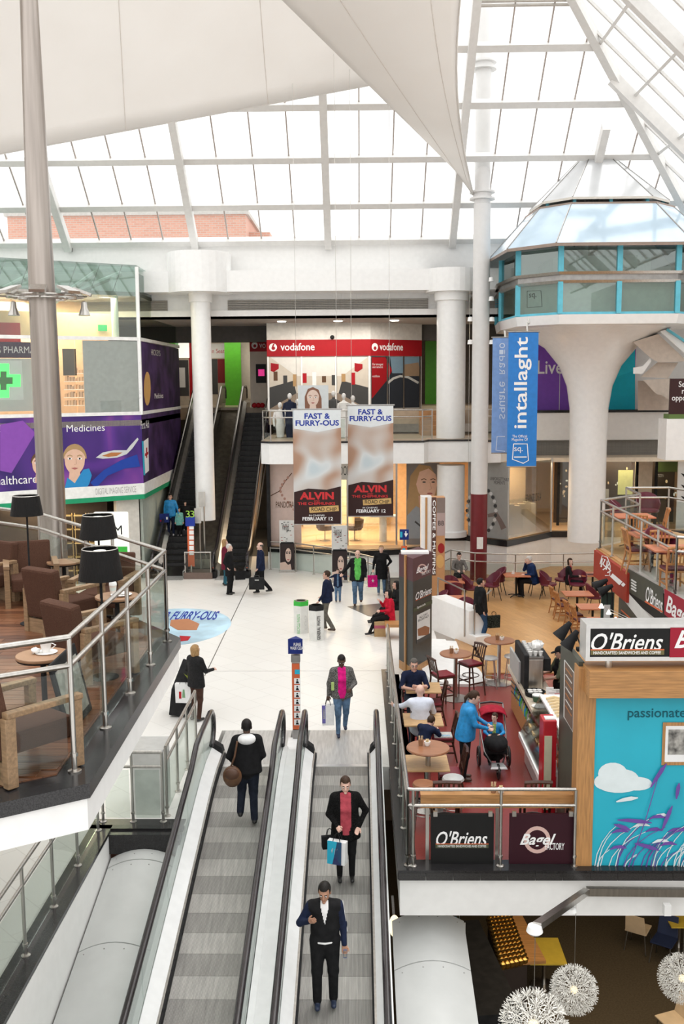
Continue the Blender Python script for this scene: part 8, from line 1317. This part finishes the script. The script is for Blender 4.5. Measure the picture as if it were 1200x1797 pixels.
L = at(404, 1043, z=0); person('white haired man in a black overcoat near the escalators', L, PI * .42, 1.74, BLKC, BLKC, SHO, 'pale', HGR, dict(el=(-.24, .1, 1.15), wl=(-.2, .0, .98)), coat=.66, lod=1.3); c = inst(None, (.1, -.28, .86), 1.74, 0, L); shopper('black_bag', 'soft black bag carried by the white haired man', 'bag', Vector((L.x + .36, L.y - .05, .95)), .36, .30, .14, BLKC, .2)
L = at(398, 1028, z=0); person('woman in a burgundy coat half hidden behind the white haired man', (L.x - .05, L.y + .1, 0), PI * .6, 1.66, BURGC, cloth('teal_jeans', (.03, .12, .17)), SHO, 'pale', HBL, None, coat=.62, lod=1.3, hairstyle='long', fem=True)
L = at(458, 1042, z=0); person('grey haired man in a navy jacket carrying a large flat case', L, -PI * .4, 1.78, NAVY, BLKC, SHO, 'pale', HDG, dict(WALK, kr=(.09, .02, .5), ar=(.09, .30, .16)), coat=.84, lod=1.3, hairstyle='thin'); t = T('flat_case', 'large black flat carrying case beside the navy jacket man', 'case', (L.x - .1, L.y - .42, .25)); MB().box(L.x - .36, L.x + .16, L.y - .46, L.y - .40, .24, .66).build('case', BLACKM, t, bevel=.01); MB().tube([(L.x - .18, L.y - .43, .66), (L.x - .18, L.y - .43, .72), (L.x - .02, L.y - .43, .72), (L.x - .02, L.y - .43, .66)], .012, 6).build('handle', BLACK, t); MB().box(L.x - .16, L.x - .02, L.y - .463, L.y - .46, .55, .59).build('label', I_GREY, t)
L = at(574, 1106, z=0); person('dark haired man in a navy fleece and grey trousers by the bins', L, -PI * .58, 1.76, NAVY, GREYT, SHB, 'fair', HBR, dict(WALK, wl=(-.2, -.2, .95), kr=(.09, -.04, .5), ar=(.09, .2, .1)), coat=.86, build=1.05, lod=1.2)
L = at(593, 1056, z=0); person('small boy in a navy jacket holding the man\'s hand', L, .0, 1.08, NAVY, JEAN, SHB, 'pale', HBR, dict(head=(0, -.01, 1.66), er=(.34, .0, 1.36), wr=(.50, -.02, 1.38), el=(-.32, 0, 1.36), wl=(-.5, .0, 1.32)), shirt=JEAN, shirtw=.05, coat=.86, lod=1.2, build=1.15)
L = at(628, 1062, z=0); person('bald man in a green sweater, black jacket and jeans', L, -.05, 1.80, BLKC, JEAN, SHB, 'pale', None, dict(WALK, el=(-.33, .02, 1.20), wl=(-.48, -.02, 1.02)), shirt=GREENS, shirtw=.10, coat=.80, build=1.2, lod=1.2, tilt=.1)
L = at(669, 1044, z=0); person('blond woman in a long black padded coat with a pink bag', L, -.15, 1.70, BLKC, JEAN, SHW, 'pale', HBL, dict(el=(-.26, .02, 1.14), wl=(-.27, -.1, .92), er=(.32, .12, 1.18), wr=(.2, .1, 1.02)), coat=.58, fem=True, lod=1.2, hairstyle='short'); c = inst(None, (-.29, -.12, .84), 1.7, -.15, L); shopper('pink_bag', 'bright pink paper bag with a white star', 'bag', c, .34, .40, .12, PINK, .15, [([(-.2, .15), (0, .30), (.2, .15), (0, .22)], I_W), ([(-.3, .24), (.3, .24), (0, .18)], I_W)])
L = at(682, 1112, z=0); person('seated woman in a red coat and black boots beside the totem', L, -PI * .42, 1.66, REDC_, BLKC, SHO, 'pale', HBK, dict(kl=(-.1, -.42, .54), al=(-.1, -.40, .09), kr=(.1, -.44, .5), ar=(.1, -.62, .12), el=(-.25, -.1, .82), wl=(-.1, -.25, 1.0)), seat=True, coat=.42, lod=1.2, fem=True, hairstyle='long'); sbg = T('paper_bag', 'brown paper bag with a pink band on the floor by the boots', 'bag', (L.x - .25, L.y - .2, 0)); MB().box(L.x - .42, L.x - .1, L.y - .35, L.y - .15, 0, .42).build('body', mat('kraft_paper', (.45, .30, .15), .8), sbg); MB().box(L.x - .422, L.x - .098, L.y - .352, L.y - .15, .24, .33).build('band', ink('band_pink', (.42, .10, .16)), sbg)
L = at(697, 1096, z=0); person('seated woman in black with outstretched legs beyond the red coat', (L.x - .02, L.y + .25, 0), -PI * .42, 1.64, BLKC, BLKC, SHO, 'fair', HBK, dict(kl=(-.1, -.45, .46), al=(-.1, -.78, .14), kr=(.1, -.45, .46), ar=(.1, -.82, .14)), seat=True, lod=1.3, fem=True, hairstyle='long')
# --- far escalator
def one(px, py): Y = 40.; z = 0.; p = at(px, py, Y=38.7); return Vector((p.x, 38.7, max(.4, (38.7 - 36.6) * S30)))
for px, Hh, topm, lab, kid, dy in ((299, 1.66, BLUEJ, 'woman in a bright blue jacket riding the escalator', 0, 0), (314, 1.08, MINT, 'small child in a mint coat on the escalator', 1, .0), (325, 1.12, BLKC, 'small child in black with a pink stripe on the escalator', 1, .1)):
    Y = 38.95 + dy; p = at(px, 890, Y=Y); z = .2 * math.floor((Y - 36.6 - .35) / .3464 + 1); person(lab, (p.x, Y, z), .05, Hh, topm, NAVY if not kid else BLKC, SHW, 'fair', HBK, dict(head=(0, -.01, 1.68)) if kid else dict(er=(.3, 0, 1.14), wr=(.33, -.06, .92)), coat=.84 if not kid else .7, build=1.1, fem=not kid, lod=1.4, hairstyle='bob' if kid else 'pony')
    if not kid: t = T('boxed_parcel', 'dark blue boxes carried by the woman in bright blue', 'box', (p.x - .2, Y - .2, z + .55)); MB().box(p.x - .38, p.x - .02, Y - .34, Y - .2, z + .58, z + .92).build('box', ink('navy', (.012, .025, .16)), t); MB().box(p.x - .36, p.x - .2, Y - .345, Y - .34, z + .62, z + .68).build('print', I_RED, t); MB().box(p.x - .12, p.x - .05, Y - .345, Y - .34, z + .7, z + .8).build('mark', I_W, t)
# --- back cafe
L = at(842, 1126, z=.03); person('man in a black jacket and jeans walking through the cafe', L, PI * .58, 1.78, BLKC, cloth('mid_jeans', (.035, .075, .15)), SHO, 'fair', HBK, dict(WALK, kl=(-.09, -.16, .54), al=(-.09, -.02, .12)), coat=.84, build=1.25, lod=1.2); shopper('dark_tote', 'black patterned tote bag held by the man crossing the cafe', 'bag', Vector((L.x + .36, L.y - .12, .92)), .36, .34, .12, cloth('tote', (.02, .025, .02), .8, .9, 25), .3)
L = at(806, 1012, z=.53); person('person in a grey jacket sitting at the farthest terracotta table', (L.x, L.y + .2, .03), .15, 1.68, GREYC, BLKC, SHO, 'pale', HBK, dict(el=(-.26, -.12, .80), er=(.26, -.12, .80)), seat=True, lod=1.4, tilt=.25)
L = at(934, 1020, z=.53); person('white haired man in a navy padded coat resting on his hand', (L.x, L.y, .03), -PI * .45, 1.76, cloth('navy_shell', (.008, .025, .085), .6), BLKC, SHO, 'pale', HGR, dict(el=(-.22, -.22, .85), wl=(-.08, -.22, 1.12), chest=(0, -.04, .88), neck=(0, -.08, 1.07), head=(0, -.14, 1.22), sl=(-.185, -.06, 1.02), sr=(.185, -.06, 1.02)), seat=True, coat=.44, build=1.15, lod=1.3, tilt=.3)
L = at(1000, 1022, z=.53); person('dark haired woman in black and red looking back from her table', (L.x, L.y + .1, .03), PI * .45, 1.66, BLKC, BLKC, SHO, 'pale', HBR, None, seat=True, shirt=REDC_, shirtw=.08, lod=1.3, fem=True, hairstyle='bob', turn=-1.1)
# --- front cafe
L = at(726, 1232, z=.46); person('man in a navy polo shirt and glasses with folded arms', (L.x, L.y + .0, 0), .05, 1.80, NAVY, JEAND, SHO, 'fair', HDG, dict(el=(-.27, -.10, .80), wl=(.0, -.30, .80), er=(.27, -.10, .80), wr=(.02, -.27, .86)), seat=True, short=True, build=1.15, lod=1, tilt=.1, glasses=True, hands=(.4, .4))
L = at(737, 1283, z=.46); person('bald man in a white shirt seen from behind at the table', (L.x, L.y, 0), PI + .05, 1.78, PALEB, NAVY, SHO, 'pale', None, dict(er=(.33, -.1, .92), wr=(.46, -.28, .88), el=(-.27, -.1, .80)), seat=True, build=1.25, lod=1)
L = at(742, 1318, z=.46); person('child with brown hair in a navy jacket slumped at the table', (L.x, L.y + .12, 0), PI * .8, 1.45, NAVY, BLKC, SHO, 'fair', HBR, dict(chest=(0, -.12, .86), neck=(0, -.25, 1.0), head=(0, -.36, 1.08), sl=(-.18, -.18, .98), sr=(.18, -.18, .98), el=(-.25, -.3, .84), er=(.25, -.3, .84), wl=(-.1, -.5, .86), wr=(.1, -.5, .86)), seat=True, build=1.05, lod=1, tilt=.6)
L = at(815, 1368, z=0); W_L = L; person('woman in a bright blue jacket bending towards the pushchair', L, PI * .48, 1.70, BLUEJ, BLKC, SHB, 'pale', HBR, dict(chest=(0, -.06, 1.25), neck=(0, -.10, 1.44), head=(0, -.17, 1.59), sl=(-.185, -.08, 1.38), sr=(.185, -.08, 1.38), el=(-.24, -.18, 1.14), wl=(-.14, -.40, 1.05), er=(.24, -.2, 1.14), wr=(.16, -.42, 1.03), kl=(-.1, -.02, .50), kr=(.1, .02, .50)), coat=.82, build=1.25, fem=True, lod=.95, tilt=.35, hairstyle='pony', hands=(.5, .5), shirt=None)
L = at(982, 1205, z=1.0); person('server in an olive shirt, black apron and cap behind the counter', (4.2, 20.3, 0), -PI * .46, 1.68, OLIVEC, BLKC, SHO, 'fair', HBR, dict(el=(-.25, -.12, 1.16), wl=(-.16, -.36, 1.12), er=(.25, -.12, 1.16), wr=(.16, -.36, 1.10)), short=True, shirt=BLKC, shirtw=.13, lod=1.1, fem=True, cap=BLKC, hairstyle='pony', tilt=.3)
# --- pushchair with toddler
c0 = at(868, 1350, z=0); X0_, Y0_ = c0.x, c0.y + .05; pr = T('pushchair', 'three wheeled black pushchair with a red canopy', 'pushchair', (X0_, Y0_, 0)); PBK = cloth('pram_black', (.014, .014, .015), .8); PRD = cloth('pram_red', (.33, .012, .03), .7)
def wheel(x, y, r_): M_ = MB().tube([(0, r_ * math.cos(2 * PI * i / 20), r_ * math.sin(2 * PI * i / 20)) for i in range(20)], .024, 7, closed=True); M_.xf(Matrix.Translation((x, y, r_ + .024))); o = M_.build('wheel', BLACK, pr, smooth=True); M2 = MB(); [M2.cyl((x, y, r_ + .024), (x, y + r_ * math.cos(a), r_ + .024 + r_ * math.sin(a)), .005, n=4) for a in [PI * i / 5 for i in range(10)]]; M2.cyl((x - .03, y, r_ + .024), (x + .03, y, r_ + .024), .02, n=8); M2.build('spokes', STEEL, o)
wheel(X0_ - .28, Y0_ + .12, .17); wheel(X0_ + .28, Y0_ + .12, .17); wheel(X0_, Y0_ - .52, .12)
for sx in (-1, 1): MB().tube([(X0_ + sx * .22, Y0_ + .55, 1.08), (X0_ + sx * .24, Y0_ + .25, .66), (X0_ + sx * .2, Y0_ - .1, .36), (X0_ + sx * .04, Y0_ - .5, .16)], .014, 7).build('frame_tube', STEELD, pr, smooth=True); MB().tube([(X0_ + sx * .24, Y0_ + .3, .66), (X0_ + sx * .26, Y0_ + .12, .2)], .013, 6).build('frame_tube', STEELD, pr)
MB().tube([(X0_ - .22, Y0_ + .55, 1.08), (X0_, Y0_ + .58, 1.10), (X0_ + .22, Y0_ + .55, 1.08)], .02, 8).build('push_bar', BLACK, pr, smooth=True); MB().hexa([(X0_ - .2, Y0_ - .3, .38), (X0_ + .2, Y0_ - .3, .38), (X0_ + .2, Y0_ + .2, .42), (X0_ - .2, Y0_ + .2, .42)], [(X0_ - .2, Y0_ - .3, .46), (X0_ + .2, Y0_ - .3, .46), (X0_ + .2, Y0_ + .2, .50), (X0_ - .2, Y0_ + .2, .50)]).build('seat', PBK, pr, bevel=.03); MB().hexa([(X0_ - .2, Y0_ + .12, .46), (X0_ + .2, Y0_ + .12, .46), (X0_ + .2, Y0_ + .2, .44), (X0_ - .2, Y0_ + .2, .44)], [(X0_ - .2, Y0_ + .38, .96), (X0_ + .2, Y0_ + .38, .96), (X0_ + .2, Y0_ + .45, .94), (X0_ - .2, Y0_ + .45, .94)]).build('backrest', PRD, pr, bevel=.02)
cn_ = MB(); n = 10
for i in range(n + 1):
    a = PI * (.30 + .40 * i / n)
    for j in range(9): b = PI * j / 8; cn_.v.append((X0_ + .25 * math.cos(b), Y0_ + .36 - .34 * math.cos(a) * 1.0 + .0, .80 + .30 * math.sin(a) * (.55 + .45 * math.sin(b))))
for i in range(n):
    for j in range(8): cn_.f.append((i * 9 + j, i * 9 + j + 1, (i + 1) * 9 + j + 1, (i + 1) * 9 + j)); cn_.m.append(0)
o = cn_.build('canopy', PRD, pr, smooth=True); o.modifiers.new('thick', 'SOLIDIFY').thickness = .012
ft = MB().ball((X0_, Y0_ - .16, .56), .24, 16, (.92, 1.25, .62)); ft.build('foot_muff', PBK, pr, smooth=True); MB().hexa([(X0_ - .16, Y0_ - .62, .22), (X0_ + .16, Y0_ - .62, .22), (X0_ + .12, Y0_ - .4, .2), (X0_ - .12, Y0_ - .4, .2)], [(X0_ - .14, Y0_ - .6, .26), (X0_ + .14, Y0_ - .6, .26), (X0_ + .1, Y0_ - .38, .26), (X0_ - .1, Y0_ - .38, .26)]).build('foot_plate', mat('silver_plastic', (.55, .55, .55), .3, .5), pr, bevel=.01); MB().ball((X0_, Y0_ + .1, .25), .2, 12, (1, 1.2, .6)).build('basket', PBK, pr, smooth=True)
person('toddler in a bright blue coat sitting in the pushchair', (X0_, Y0_ + .08, .14), -.15, 1.12, BLUEJ, BLKC, SHO, 'pale', HBR, dict(head=(0, -.04, 1.30), el=(-.27, -.08, .86), er=(.27, -.08, .86), wl=(-.16, -.3, .84), wr=(.16, -.3, .86)), seat=True, build=1.25, lod=1, turn=-.5, shirt=cloth('lime_stripe', (.30, .42, .12), var=.5, sc=50), shirtw=.05)
bpy.data.scenes.remove(TXS)
